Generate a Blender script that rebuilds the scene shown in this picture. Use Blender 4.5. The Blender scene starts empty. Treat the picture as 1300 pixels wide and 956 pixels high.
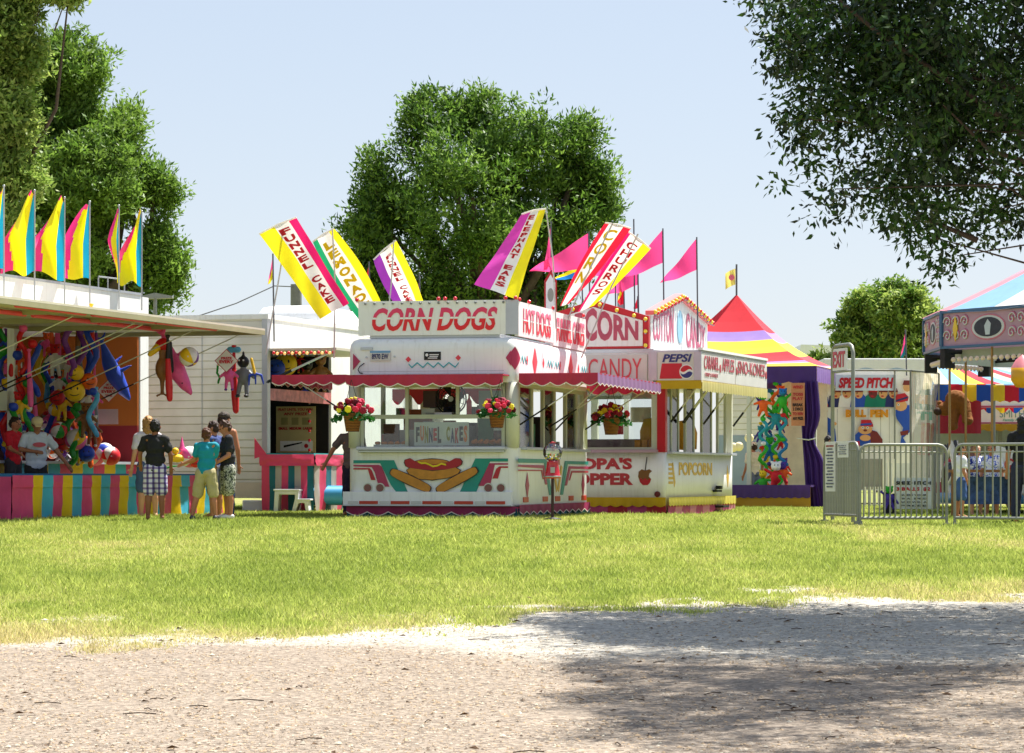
import bpy, bmesh, math, random
import numpy as np
from mathutils import Vector, Matrix, noise
R = math.radians
SC = bpy.context.scene
C = SC.collection
RNG = random.Random(7)

# ---- measurement: focal length in photo pixels, horizon row, camera height above the fair ground ----
F, HZ, CX, CZ = 3960.0, 605.0, 650.0, 0.6
def P(px, py, D):
    return Vector(((px - CX) * D / F, D, CZ + (HZ - py) * D / F))
def sm(a, b, x):
    t = min(1, max(0, (x - a) / (b - a)))
    return t * t * (3 - 2 * t)
def gz(x, y):
    z = -0.0227 * max(0.0, 44 - max(y, 0.0))
    z -= 0.085 * math.exp(-((x - 3.3) ** 2 / 3.5 + (y - 51.3) ** 2 / 7))
    return z

# ---- materials ----
_M = {}
def lin(c):
    return tuple(((v / 255) / 12.92 if v / 255 <= 0.04045 else ((v / 255 + 0.055) / 1.055) ** 2.4) for v in c)
def mat(name, rgb, rough=0.55, metal=0.0, var=0.10, scale=3.0, bump=0.0, trans=0.0, spec=0.4, coat=0.0, emit=0.0):
    if name in _M: return _M[name]
    m = bpy.data.materials.new(name); m.use_nodes = True; _M[name] = m
    nt = m.node_tree; N = nt.nodes; L = nt.links
    b = N['Principled BSDF']; out = N['Material Output']
    col = lin(rgb)
    tc = N.new('ShaderNodeTexCoord'); nz = N.new('ShaderNodeTexNoise')
    nz.inputs['Scale'].default_value = scale; nz.inputs['Detail'].default_value = 6; nz.inputs['Roughness'].default_value = 0.65
    L.new(tc.outputs['Object'], nz.inputs['Vector'])
    mr = N.new('ShaderNodeMapRange'); mr.inputs['From Min'].default_value = 0.3; mr.inputs['From Max'].default_value = 0.7
    mr.inputs['To Min'].default_value = 1 - var; mr.inputs['To Max'].default_value = 1 + var * 0.5
    L.new(nz.outputs['Fac'], mr.inputs['Value'])
    mx = N.new('ShaderNodeVectorMath'); mx.operation = 'SCALE'; mx.inputs[0].default_value = col
    L.new(mr.outputs['Result'], mx.inputs['Scale'])
    L.new(mx.outputs['Vector'], b.inputs['Base Color'])
    b.inputs['Roughness'].default_value = rough; b.inputs['Metallic'].default_value = metal
    b.inputs['Specular IOR Level'].default_value = spec; b.inputs['Coat Weight'].default_value = coat
    if bump > 0:
        bp = N.new('ShaderNodeBump'); bp.inputs['Strength'].default_value = bump; bp.inputs['Distance'].default_value = 0.02
        L.new(nz.outputs['Fac'], bp.inputs['Height']); L.new(bp.outputs['Normal'], b.inputs['Normal'])
    if trans > 0:
        t = N.new('ShaderNodeBsdfTranslucent'); L.new(mx.outputs['Vector'], t.inputs['Color'])
        ms = N.new('ShaderNodeMixShader'); ms.inputs['Fac'].default_value = trans
        L.new(b.outputs[0], ms.inputs[1]); L.new(t.outputs[0], ms.inputs[2]); L.new(ms.outputs[0], out.inputs['Surface'])
    if emit > 0:
        b.inputs['Emission Color'].default_value = (*col, 1); b.inputs['Emission Strength'].default_value = emit
    return m
def glass(name='window_glass', tint=(0.88, 0.92, 0.92), fac=0.02):
    if name in _M: return _M[name]
    m = bpy.data.materials.new(name); m.use_nodes = True; _M[name] = m
    nt = m.node_tree; N = nt.nodes; L = nt.links; N.remove(N['Principled BSDF'])
    t = N.new('ShaderNodeBsdfTransparent'); t.inputs['Color'].default_value = (*tint, 1)
    g = N.new('ShaderNodeBsdfGlossy'); g.inputs['Roughness'].default_value = 0.03
    fr = N.new('ShaderNodeFresnel'); fr.inputs['IOR'].default_value = 1.45
    ad = N.new('ShaderNodeMath'); ad.operation = 'ADD'; ad.inputs[1].default_value = fac; L.new(fr.outputs[0], ad.inputs[0])
    ms = N.new('ShaderNodeMixShader'); L.new(ad.outputs[0], ms.inputs['Fac'])
    L.new(t.outputs[0], ms.inputs[1]); L.new(g.outputs[0], ms.inputs[2]); L.new(ms.outputs[0], N['Material Output'].inputs['Surface'])
    return m
def split_mat(name, top, bot, z0, gap, mid=(235, 235, 232)):
    """lettering colour: top / thin gap / bottom, by local height"""
    m = mat(name, top); nt = m.node_tree; N = nt.nodes; L = nt.links
    tc = N.new('ShaderNodeTexCoord'); sx = N.new('ShaderNodeSeparateXYZ'); L.new(tc.outputs['Object'], sx.inputs[0])
    cr = N.new('ShaderNodeValToRGB'); cr.color_ramp.interpolation = 'CONSTANT'
    mr = N.new('ShaderNodeMapRange'); mr.inputs['From Min'].default_value = z0 - 0.5; mr.inputs['From Max'].default_value = z0 + 0.5
    L.new(sx.outputs['Z'], mr.inputs['Value']); L.new(mr.outputs['Result'], cr.inputs['Fac'])
    e = cr.color_ramp.elements; e[0].position = 0; e[0].color = (*lin(bot), 1); e[1].position = 0.5 - gap; e[1].color = (*lin(mid), 1)
    k = e.new(0.5 + gap); k.color = (*lin(top), 1)
    L.new(cr.outputs['Color'], N['Principled BSDF'].inputs['Base Color'])
    return m

WHITE = mat('white_paint', (235, 235, 233), 0.35, var=0.08, scale=1.6)
def grime(m):
    nt = m.node_tree; N = nt.nodes; L = nt.links; B = N['Principled BSDF']; src = B.inputs['Base Color'].links[0].from_socket
    tc = N.new('ShaderNodeTexCoord'); mp = N.new('ShaderNodeMapping'); mp.inputs['Scale'].default_value = (9, 9, .8); L.new(tc.outputs['Object'], mp.inputs['Vector'])
    n = N.new('ShaderNodeTexNoise'); n.inputs['Scale'].default_value = 2.2; n.inputs['Detail'].default_value = 7; L.new(mp.outputs[0], n.inputs['Vector'])
    r = N.new('ShaderNodeMapRange'); r.inputs['From Min'].default_value = .52; r.inputs['From Max'].default_value = .8; r.inputs['To Max'].default_value = .32; L.new(n.outputs['Fac'], r.inputs['Value'])
    x = N.new('ShaderNodeMix'); x.data_type = 'RGBA'; L.new(r.outputs[0], x.inputs['Factor']); L.new(src, x.inputs['A']); x.inputs['B'].default_value = (*lin((172, 164, 146)), 1); L.new(x.outputs['Result'], B.inputs['Base Color'])
grime(WHITE)
CREAM = mat('cream_paint', (205, 207, 190), 0.4, var=0.06)
ALU = mat('brushed_aluminium', (176, 180, 186), 0.35, 0.7, var=0.1)
GALV = mat('galvanised_steel', (142, 144, 134), 0.5, 0.35, var=0.14, scale=9)
BLACK = mat('black_rubber', (22, 22, 24), 0.6)
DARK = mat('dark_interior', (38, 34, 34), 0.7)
RED = mat('red_paint', (196, 30, 42), 0.4)
GLS = glass()

# ---- mesh builder ----
class MB:
    def __init__(s, M=None):
        s.v = []; s.f = []; s.mi = []; s.sm = []; s.mats = []; s.M = M or Matrix(); s.cuts = []
    def _m(s, m):
        if m not in s.mats: s.mats.append(m)
        return s.mats.index(m)
    def add(s, vs, fs, m, smooth=False):
        o = len(s.v); i = s._m(m); s.cuts.append((o, len(s.f)))
        s.v += [tuple(s.M @ Vector(p)) for p in vs]
        for f in fs:
            s.f.append(tuple(o + k for k in f)); s.mi.append(i); s.sm.append(smooth)
        return s
    def box(s, x0, x1, y0, y1, z0, z1, m):
        v = [(x, y, z) for z in (z0, z1) for y in (y0, y1) for x in (x0, x1)]
        return s.add(v, [(0, 2, 3, 1), (4, 5, 7, 6), (0, 1, 5, 4), (2, 6, 7, 3), (0, 4, 6, 2), (1, 3, 7, 5)], m)
    def prism(s, pts, y0, y1, m):          # polygon in x-z, extruded along y
        n = len(pts)
        a = sum(pts[i][0] * pts[(i + 1) % n][1] - pts[(i + 1) % n][0] * pts[i][1] for i in range(n))
        if a < 0: pts = pts[::-1]
        v = [(x, y0, z) for x, z in pts] + [(x, y1, z) for x, z in pts]
        fs = [tuple(range(n)), tuple(range(2 * n - 1, n - 1, -1))]
        fs += [(i, i + n, (i + 1) % n + n, (i + 1) % n) for i in range(n)]
        return s.add(v, fs, m)
    def disc(s, cx, cz, r, y0, y1, m, n=20, rx=None):
        return s.prism([(cx + (rx or r) * math.cos(2 * math.pi * i / n), cz + r * math.sin(2 * math.pi * i / n)) for i in range(n)], y0, y1, m)
    def tube(s, pts, r, m, n=8, caps=True):
        pts = [Vector(p) for p in pts]; rs = r if isinstance(r, (list, tuple)) else [r] * len(pts)
        v = []; fs = []; up = None
        for i, p in enumerate(pts):
            d = (pts[min(i + 1, len(pts) - 1)] - pts[max(i - 1, 0)]).normalized()
            if up is None:
                up = Vector((0, 0, 1)) if abs(d.z) < 0.9 else Vector((1, 0, 0))
            a = d.cross(up).normalized(); b = a.cross(d).normalized(); up = b
            for k in range(n):
                t = 2 * math.pi * k / n
                v.append(p + (a * math.cos(t) + b * math.sin(t)) * rs[i])
        for i in range(len(pts) - 1):
            for k in range(n):
                k2 = (k + 1) % n
                fs.append((i * n + k, i * n + k2, (i + 1) * n + k2, (i + 1) * n + k))
        s.add(v, fs, m, True)
        if caps:
            s.add(v[:n], [tuple(range(n))[::-1]], m); s.add(v[-n:], [tuple(range(n))], m)
        return s
    def lathe(s, prof, m, n=20, c=(0, 0, 0), smooth=True):   # profile [(r,z)] about z
        v = []; fs = []
        for r, z in prof:
            for k in range(n):
                t = 2 * math.pi * k / n; v.append((c[0] + r * math.cos(t), c[1] + r * math.sin(t), c[2] + z))
        for i in range(len(prof) - 1):
            for k in range(n):
                k2 = (k + 1) % n; fs.append((i * n + k, i * n + k2, (i + 1) * n + k2, (i + 1) * n + k))
        return s.add(v, fs, m, smooth)
    def ball(s, c, r, m, n=12, k=8):
        rr = r if isinstance(r, (tuple, list)) else (r, r, r)
        v = [(c[0], c[1], c[2] - rr[2])]
        for i in range(1, k):
            a = math.pi * i / k
            for j in range(n):
                t = 2 * math.pi * j / n
                v.append((c[0] + rr[0] * math.sin(a) * math.cos(t), c[1] + rr[1] * math.sin(a) * math.sin(t), c[2] - rr[2] * math.cos(a)))
        v.append((c[0], c[1], c[2] + rr[2])); T = len(v) - 1
        fs = [(0, 1 + (j + 1) % n, 1 + j) for j in range(n)]
        for i in range(k - 2):
            for j in range(n):
                a = 1 + i * n; fs.append((a + j, a + (j + 1) % n, a + n + (j + 1) % n, a + n + j))
        a = 1 + (k - 2) * n
        fs += [(a + j, a + (j + 1) % n, T) for j in range(n)]
        return s.add(v, fs, m, True)
    def sheet(s, fn, nu, nv, m, smooth=True, mfn=None):      # fn(u,v)->point, two-sided single sheet
        v = [fn(i / nu, j / nv) for j in range(nv + 1) for i in range(nu + 1)]
        for j in range(nv):
            for i in range(nu):
                pass
        o = len(s.v); s.v += [tuple(s.M @ Vector(p)) for p in v]
        for j in range(nv):
            for i in range(nu):
                mm = mfn((i + .5) / nu, (j + .5) / nv) if mfn else m
                a = o + j * (nu + 1) + i
                s.f.append((a, a + 1, a + nu + 2, a + nu + 1)); s.mi.append(s._m(mm)); s.sm.append(smooth)
        return s
    def text(s, t, x0, x1, z0, z1, y, m, bold=0.0, shear=0.0, fn=None, depth=0.006):
        vs, fs = text_geo(t, bold, shear)
        if not vs: return s
        xs = [p[0] for p in vs]; zs = [p[1] for p in vs]
        ax, bx, az, bz = min(xs), max(xs), min(zs), max(zs)
        W = (bx - ax) or 1; H = (bz - az) or 1
        v = []
        for p in vs:
            u = (p[0] - ax) / W; w = (p[1] - az) / H
            q = fn(u, w) if fn else (x0 + u * (x1 - x0), y, z0 + w * (z1 - z0))
            v.append(q if fn else (q[0], y - (depth if p[2] > 0 else 0), q[2]))
        return s.add(v, fs, m)
    def build(s, name, parent=None, bevel=0.0, solid=0.0, label=None):
        me = bpy.data.meshes.new(name); me.from_pydata(s.v, [], s.f)
        for m in s.mats: me.materials.append(m)
        me.polygons.foreach_set('material_index', s.mi); me.polygons.foreach_set('use_smooth', s.sm)
        me.update(); me.validate()
        o = bpy.data.objects.new(name, me); C.objects.link(o)
        if parent: o.parent = parent
        if bevel > 0:
            b = o.modifiers.new('bevel', 'BEVEL'); b.width = bevel; b.segments = 2; b.limit_method = 'ANGLE'; b.angle_limit = R(40)
        if solid > 0:
            b = o.modifiers.new('solid', 'SOLIDIFY'); b.thickness = solid; b.offset = 0
        if label: o['label'] = label
        return o

    def each(s, name, parent=None, bevel=0.0, solid=0.0, label=None):
        """one object per shape added"""
        E_ = s.cuts + [(len(s.v), len(s.f))]; out = []
        for (a, fa), (c, fc) in zip(E_, E_[1:]):
            q = MB(); q.v = s.v[a:c]; q.f = [tuple(i - a for i in f) for f in s.f[fa:fc]]; q.sm = s.sm[fa:fc]
            q.mats = s.mats; q.mi = s.mi[fa:fc]
            used = sorted(set(q.mi)); q.mi = [used.index(k) for k in q.mi]; q.mats = [s.mats[k] for k in used]
            out.append(q.build(name, parent, bevel, solid, label))
        return out

WS = bpy.data.scenes.new('workbench'); _JUNK = []
def ev_mesh(o):
    WS.collection.objects.link(o); vl = WS.view_layers[0]; vl.update(); dg = vl.depsgraph; dg.update()
    m = bpy.data.meshes.new_from_object(o.evaluated_get(dg)); WS.collection.objects.unlink(o); return m
_TG = {}
def text_geo(t, bold=0.0, shear=0.0):
    k = (t, bold, shear)
    if k in _TG: return _TG[k]
    cu = bpy.data.curves.new('lettering', 'FONT'); cu.body = t; cu.offset = bold; cu.shear = shear; cu.resolution_u = 3; cu.extrude = 0.002
    o = bpy.data.objects.new('lettering', cu); me = ev_mesh(o)
    vs = [tuple(v.co) for v in me.vertices]; fs = [tuple(p.vertices) for p in me.polygons]
    _JUNK.extend((o, cu, me))
    _TG[k] = (vs, fs); return _TG[k]

def thing(name, label, cat, loc=(0, 0, 0), rz=0.0, group=None):
    o = bpy.data.objects.new(name, None); C.objects.link(o); o.location = loc; o.rotation_euler = (0, 0, rz); o.empty_display_size = 0.2
    return tag(o, label, cat, group)
def tag(o, label, cat, group=None):
    o['label'] = label; o['category'] = cat
    if group: o['group'] = group
    return o
def kind(o, k):
    o['kind'] = k; return o
def copy_tree(o, parent=None):
    c = o.copy(); C.objects.link(c)
    if parent: c.parent = parent
    for ch in list(o.children): copy_tree(ch, c)
    return c
RIGHT = Matrix.Rotation(math.pi / 2, 4, 'Z')   # frame for the right-hand (local +x) face: text x -> +y
def face(x, y, rz=0.0):
    return Matrix.Translation((x, y, 0)) @ Matrix.Rotation(rz, 4, 'Z')

# ---- blobs: many rounded pieces fused into one skin ----
def _ellbm(c, r, rot=None, n=14, k=9):
    b = MB(); b.ball((0, 0, 0), r, None, n, k)
    M = Matrix.Translation(c) @ (rot or Matrix())
    return [tuple(M @ Vector(p)) for p in b.v], b.f
def _capbm(p0, p1, r0, r1, n=12):
    p0 = Vector(p0); p1 = Vector(p1); d = p1 - p0; L = d.length
    if L < 1e-6: return _ellbm(p0, (r0,) * 3)
    q = Vector((0, 0, 1)).rotation_difference(d.normalized()).to_matrix().to_4x4(); M = Matrix.Translation(p0) @ q
    v = [(0, 0, -r0)]; rings = []
    for a in (-60, -30, 0):
        rings.append((r0 * math.cos(R(a)), r0 * math.sin(R(a))))
    for a in (0, 30, 60):
        rings.append((r1 * math.cos(R(a)), L + r1 * math.sin(R(a))))
    for r, z in rings:
        v += [(r * math.cos(2 * math.pi * k / n), r * math.sin(2 * math.pi * k / n), z) for k in range(n)]
    v.append((0, 0, L + r1)); T = len(v) - 1
    fs = [(0, 1 + (j + 1) % n, 1 + j) for j in range(n)]
    for i in range(len(rings) - 1):
        for j in range(n):
            a = 1 + i * n; fs.append((a + j, a + (j + 1) % n, a + n + (j + 1) % n, a + n + j))
    a = 1 + (len(rings) - 1) * n
    fs += [(a + j, a + (j + 1) % n, T) for j in range(n)]
    return [tuple(M @ Vector(p)) for p in v], fs
def E(c, r, rot=None): return ('e', c, r if isinstance(r, (tuple, list)) else (r, r, r), rot)
def K(a, b, r0, r1=None): return ('c', a, b, r0, r0 if r1 is None else r1)
def blob(name, prims, m, parent=None, vox=0.012, smooth=4, disp=0.0, dscale=20, label=None, mfn=None):
    vs = []; fs = []
    for p in prims:
        v, f = _ellbm(p[1], p[2], p[3]) if p[0] == 'e' else _capbm(*p[1:])
        o = len(vs); vs += v; fs += [tuple(o + i for i in q) for q in f]
    me = bpy.data.meshes.new(name); me.from_pydata(vs, [], fs)
    t = bpy.data.objects.new(name + '_tmp', me)
    rm = t.modifiers.new('r', 'REMESH'); rm.mode = 'VOXEL'; rm.voxel_size = vox
    if smooth:
        s = t.modifiers.new('s', 'SMOOTH'); s.factor = 0.5; s.iterations = smooth
    out = ev_mesh(t); out.name = name
    _JUNK.extend((t, me))
    out.materials.clear()
    for mm in (m if isinstance(m, (list, tuple)) else [m]): out.materials.append(mm)
    if disp > 0:
        n_ = len(out.vertices); co = np.empty(n_ * 3, np.float32); no = np.empty(n_ * 3, np.float32)
        out.vertices.foreach_get('co', co); out.vertex_normals.foreach_get('vector', no); co = co.reshape(-1, 3)
        q = np.array([noise.noise(c) for c in (co * dscale).tolist()])
        co += no.reshape(-1, 3) * q[:, None] * disp; out.vertices.foreach_set('co', co.ravel())
    if mfn:
        for p in out.polygons: p.material_index = mfn(p.center)
    out.polygons.foreach_set('use_smooth', [True] * len(out.polygons)); out.update()
    o = bpy.data.objects.new(name, out); C.objects.link(o)
    if parent: o.parent = parent
    if label: o['label'] = label
    return o
SKY_STR, SUN_STR, EXPO = 0.14, 4.6, 1.24
# ---- camera ----
cd = bpy.data.cameras.new('camera'); cam = bpy.data.objects.new('camera', cd); C.objects.link(cam); SC.camera = cam
cam.location = (0, 0, CZ); cam.rotation_euler = (R(90), 0, 0)
cd.sensor_width = 36; cd.lens = 36 * F / 1300; cd.shift_y = (HZ - 478) / 1300; cd.clip_start = 0.1; cd.clip_end = 9000
# ---- daylight ----
SUN_AZ, SUN_EL = R(50), R(62)      # azimuth from +Y towards +X
W = bpy.data.worlds.new('World'); SC.world = W; W.use_nodes = True
nt = W.node_tree; sky = nt.nodes.new('ShaderNodeTexSky'); sky.sky_type = 'NISHITA'; sky.sun_disc = False
sky.sun_elevation = SUN_EL; sky.sun_rotation = SUN_AZ; sky.air_density = 1.0; sky.dust_density = 0.4; sky.ozone_density = 3.0; sky.altitude = 250
gm = nt.nodes.new('ShaderNodeGamma'); gm.inputs['Gamma'].default_value = .40; nt.links.new(sky.outputs[0], gm.inputs['Color'])
tn = nt.nodes.new('ShaderNodeVectorMath'); tn.operation = 'MULTIPLY'; tn.inputs[1].default_value = (1.22, 1.23, 1.31); nt.links.new(gm.outputs[0], tn.inputs[0])
nt.links.new(tn.outputs[0], nt.nodes['Background'].inputs['Color']); nt.nodes['Background'].inputs['Strength'].default_value = SKY_STR
sl = bpy.data.lights.new('sun', 'SUN'); sl.energy = SUN_STR; sl.angle = R(0.5); sl.color = (1.0, 0.96, 0.89)
so = bpy.data.objects.new('sun', sl); C.objects.link(so)
sd = Vector((math.sin(SUN_AZ) * math.cos(SUN_EL), math.cos(SUN_AZ) * math.cos(SUN_EL), math.sin(SUN_EL)))
so.rotation_euler = sd.to_track_quat('Z', 'Y').to_euler(); so.location = (10, 10, 30)
SC.view_settings.view_transform = 'Standard'; SC.view_settings.look = 'None'; SC.view_settings.exposure = EXPO; SC.view_settings.gamma = 1

# ---- ground sheet ----
_EX = [(-8, 20.9), (-3.4, 21.0), (-1.87, 21.2), (-1.1, 22.3), (-.3, 23.2), (.94, 24.6), (2.5, 25.6), (4.4, 26.5), (9, 27.5)]
def edgeD(x):
    if x <= _EX[0][0]: return _EX[0][1]
    for (a, p), (b, q) in zip(_EX, _EX[1:]):
        if x <= b: return p + (q - p) * (x - a) / (b - a)
    return _EX[-1][1]
def gmask(x, y):
    n = noise.noise((x * 0.9, y * 0.35, 3)) * 1.9 + noise.noise((x * 3.1, y * 1.2, 9)) * 1.0 + .5 * noise.noise((x * 7, y * 3, 12))
    g = sm(-0.9, 0.9, edgeD(x) + n - y)
    p = noise.noise((x * 0.8 + 5, y * 0.5, 20)) + 0.6 * noise.noise((x * 3, y * 2, 21))   # bare patches close to the edge
    g = max(g, sm(0.2, 0.55, p) * sm(4.5, 0.3, y - edgeD(x)) * 0.85)
    return g
def dryness(x, y):
    d = 0.42 + 0.9 * noise.noise((x * 0.35, y * 0.12, 40)) + 0.45 * noise.noise((x * 1.7, y * 0.6, 41))
    return min(1, max(0, d * 0.62 + 0.42 * sm(2.4, -.4, y - edgeD(x)) - .9 * max(0, noise.noise((x * 1.7, y * .8, 77)) - .22)))
def brownf(x, y):
    return sm(-0.5, 0.6, 19.7 - 0.06 * x + 0.5 * noise.noise((x * .5, y * .4, 7)) + (1.4 if x < -1 else 1.4 - 1.4 * sm(-1, .6, x)) * 0.8 - y)
def build_ground():
    xs = list(np.arange(-9, 10.01, 0.14)); ys = list(np.arange(11, 32, 0.14)) + list(np.arange(32, 70, 0.5))
    xs = [-4000, -1200, -300, -100, -40, -20, -13] + xs + [13, 20, 40, 100, 300, 1200, 4000]
    ys = [-4000, -1000, -200, -50, -10, 0, 4, 8] + ys + [75, 90, 120, 200, 400, 1000, 2500, 6000]
    vs = [(x, y, gz(x, y) + 0.012 * noise.noise((x * 1.1, y * 1.1, 0)) * (1 if abs(x) < 15 else 0)) for y in ys for x in xs]
    nx = len(xs); fs = [(j * nx + i, j * nx + i + 1, (j + 1) * nx + i + 1, (j + 1) * nx + i) for j in range(len(ys) - 1) for i in range(nx - 1)]
    me = bpy.data.meshes.new('ground'); me.from_pydata(vs, [], fs)
    a = me.attributes.new('gravel', 'FLOAT', 'POINT'); b = me.attributes.new('brown', 'FLOAT', 'POINT'); c = me.attributes.new('dry', 'FLOAT', 'POINT')
    a.data.foreach_set('value', [gmask(x, y) for x, y, z in vs])
    b.data.foreach_set('value', [brownf(x, y) for x, y, z in vs])
    c.data.foreach_set('value', [dryness(x, y) for x, y, z in vs])
    me.polygons.foreach_set('use_smooth', [True] * len(fs))
    o = bpy.data.objects.new('ground', me); C.objects.link(o); kind(o, 'structure'); o['label'] = 'lawn running down to a pale gravel drive'
    m = bpy.data.materials.new('ground_soil'); m.use_nodes = True; nt = m.node_tree; N = nt.nodes; L = nt.links; B = N['Principled BSDF']
    B.inputs['Roughness'].default_value = 0.95; B.inputs['Specular IOR Level'].default_value = 0.15
    def at(n):
        k = N.new('ShaderNodeAttribute'); k.attribute_name = n; return k.outputs['Fac']
    tc = N.new('ShaderNodeTexCoord')
    def nz(s, d=5):
        k = N.new('ShaderNodeTexNoise'); k.inputs['Scale'].default_value = s; k.inputs['Detail'].default_value = d; k.inputs['Roughness'].default_value = .7
        L.new(tc.outputs['Object'], k.inputs['Vector']); return k.outputs['Fac']
    def ramp(f, st):
        k = N.new('ShaderNodeValToRGB'); e = k.color_ramp.elements; e[0].position, e[0].color = st[0][0], (*lin(st[0][1]), 1); e[1].position, e[1].color = st[-1][0], (*lin(st[-1][1]), 1)
        for p, cc in st[1:-1]: q = e.new(p); q.color = (*lin(cc), 1)
        L.new(f, k.inputs['Fac']); return k.outputs['Color']
    def mix(f, a_, b_):
        k = N.new('ShaderNodeMix'); k.data_type = 'RGBA'; L.new(f, k.inputs['Factor']); L.new(a_, k.inputs['A']); L.new(b_, k.inputs['B']); return k.outputs['Result']
    vo = N.new('ShaderNodeTexVoronoi'); vo.inputs['Scale'].default_value = 38; L.new(tc.outputs['Object'], vo.inputs['Vector'])
    big = nz(1.3); fine = nz(26); speck = nz(90, 2)
    mixn = N.new('ShaderNodeMath'); mixn.operation = 'MULTIPLY_ADD'; L.new(nz(9, 8), mixn.inputs[0]); mixn.inputs[1].default_value = .5; mf_ = N.new('ShaderNodeMath'); mf_.operation = 'MULTIPLY'; mf_.inputs[1].default_value = .5; L.new(fine, mf_.inputs[0]); L.new(mf_.outputs[0], mixn.inputs[2]); fine2 = mixn.outputs[0]
    pale = ramp(fine2, [(.3, (140, 130, 110)), (.5, (184, 172, 148)), (.7, (212, 202, 180))])
    brn = ramp(fine, [(.28, (118, 94, 66)), (.5, (152, 126, 92)), (.72, (178, 154, 120))])
    cell = N.new('ShaderNodeMix'); cell.data_type = 'RGBA'; cell.blend_type = 'OVERLAY'; cell.inputs['Factor'].default_value = 0.45
    grav = mix(at('brown'), pale, brn); L.new(grav, cell.inputs['A']); bw = N.new('ShaderNodeRGBToBW'); L.new(vo.outputs['Color'], bw.inputs[0]); L.new(bw.outputs[0], cell.inputs['B'])
    hs = N.new('ShaderNodeHueSaturation'); hs.inputs['Saturation'].default_value = .56; hs.inputs['Value'].default_value = .95; L.new(cell.outputs['Result'], hs.inputs['Color'])
    soil = ramp(fine, [(.3, (110, 124, 48)), (.7, (150, 156, 76))]); straw = ramp(fine, [(.3, (138, 124, 84)), (.7, (170, 156, 112))])
    gr = mix(at('dry'), soil, straw)
    # break the grass/gravel border up
    ad = N.new('ShaderNodeMath'); ad.operation = 'MULTIPLY_ADD'; L.new(nz(7), ad.inputs[0]); ad.inputs[1].default_value = 1.6; ad.inputs[2].default_value = -0.8
    a2 = N.new('ShaderNodeMath'); a2.operation = 'ADD'; L.new(at('gravel'), a2.inputs[0]); L.new(ad.outputs[0], a2.inputs[1])
    mr = N.new('ShaderNodeMapRange'); mr.inputs['From Min'].default_value = .25; mr.inputs['From Max'].default_value = .75; L.new(a2.outputs[0], mr.inputs['Value'])
    L.new(mix(mr.outputs['Result'], gr, hs.outputs['Color']), B.inputs['Base Color'])
    bp = N.new('ShaderNodeBump'); bp.inputs['Strength'].default_value = .8; bp.inputs['Distance'].default_value = .03; L.new(fine, bp.inputs['Height'])
    b2 = N.new('ShaderNodeBump'); b2.inputs['Strength'].default_value = .5; b2.inputs['Distance'].default_value = .01; L.new(vo.outputs['Distance'], b2.inputs['Height'])
    L.new(bp.outputs['Normal'], b2.inputs['Normal']); L.new(b2.outputs['Normal'], B.inputs['Normal'])
    me.materials.append(m)
build_ground()

def np_mesh(name, V, faces_n, mats, midx=None, attr=None, smooth=False):
    """V: (nfaces*faces_n,3) unshared vertices"""
    nf = len(V) // faces_n
    me = bpy.data.meshes.new(name); me.vertices.add(len(V)); me.vertices.foreach_set('co', V.astype(np.float32).ravel())
    me.loops.add(len(V)); me.loops.foreach_set('vertex_index', np.arange(len(V), dtype=np.int32))
    me.polygons.add(nf); me.polygons.foreach_set('loop_start', np.arange(0, len(V), faces_n, dtype=np.int32)); me.polygons.foreach_set('loop_total', np.full(nf, faces_n, dtype=np.int32))
    for m in mats: me.materials.append(m)
    if midx is not None: me.polygons.foreach_set('material_index', midx.astype(np.int32))
    if attr is not None:
        for k, a in attr.items():
            t = me.attributes.new(k, 'FLOAT', 'POINT'); t.data.foreach_set('value', a.astype(np.float32))
    me.update(calc_edges=True); me.validate()
    return me

# ---- grass blades ----
def grass_mat():
    m = bpy.data.materials.new('grass_blade'); m.use_nodes = True; nt = m.node_tree; N = nt.nodes; L = nt.links; B = N['Principled BSDF']
    a = N.new('ShaderNodeAttribute'); a.attribute_name = 'dry'; r = N.new('ShaderNodeAttribute'); r.attribute_name = 'rnd'
    k = N.new('ShaderNodeValToRGB'); e = k.color_ramp.elements
    e[0].position = 0; e[0].color = (*lin((146, 162, 74)), 1); e[1].position = 1; e[1].color = (*lin((214, 200, 146)), 1)
    q = e.new(.45); q.color = (*lin((184, 194, 100)), 1); q = e.new(.75); q.color = (*lin((208, 202, 132)), 1)
    L.new(a.outputs['Fac'], k.inputs['Fac'])
    s = N.new('ShaderNodeVectorMath'); s.operation = 'SCALE'; L.new(k.outputs['Color'], s.inputs[0]); L.new(r.outputs['Fac'], s.inputs['Scale'])
    L.new(s.outputs[0], B.inputs['Base Color']); B.inputs['Roughness'].default_value = .6; B.inputs['Specular IOR Level'].default_value = .2
    t = N.new('ShaderNodeBsdfTranslucent'); L.new(s.outputs[0], t.inputs['Color']); ms = N.new('ShaderNodeMixShader'); ms.inputs[0].default_value = .45
    L.new(B.outputs[0], ms.inputs[1]); L.new(t.outputs[0], ms.inputs[2]); L.new(ms.outputs[0], N['Material Output'].inputs['Surface'])
    return m
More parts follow.
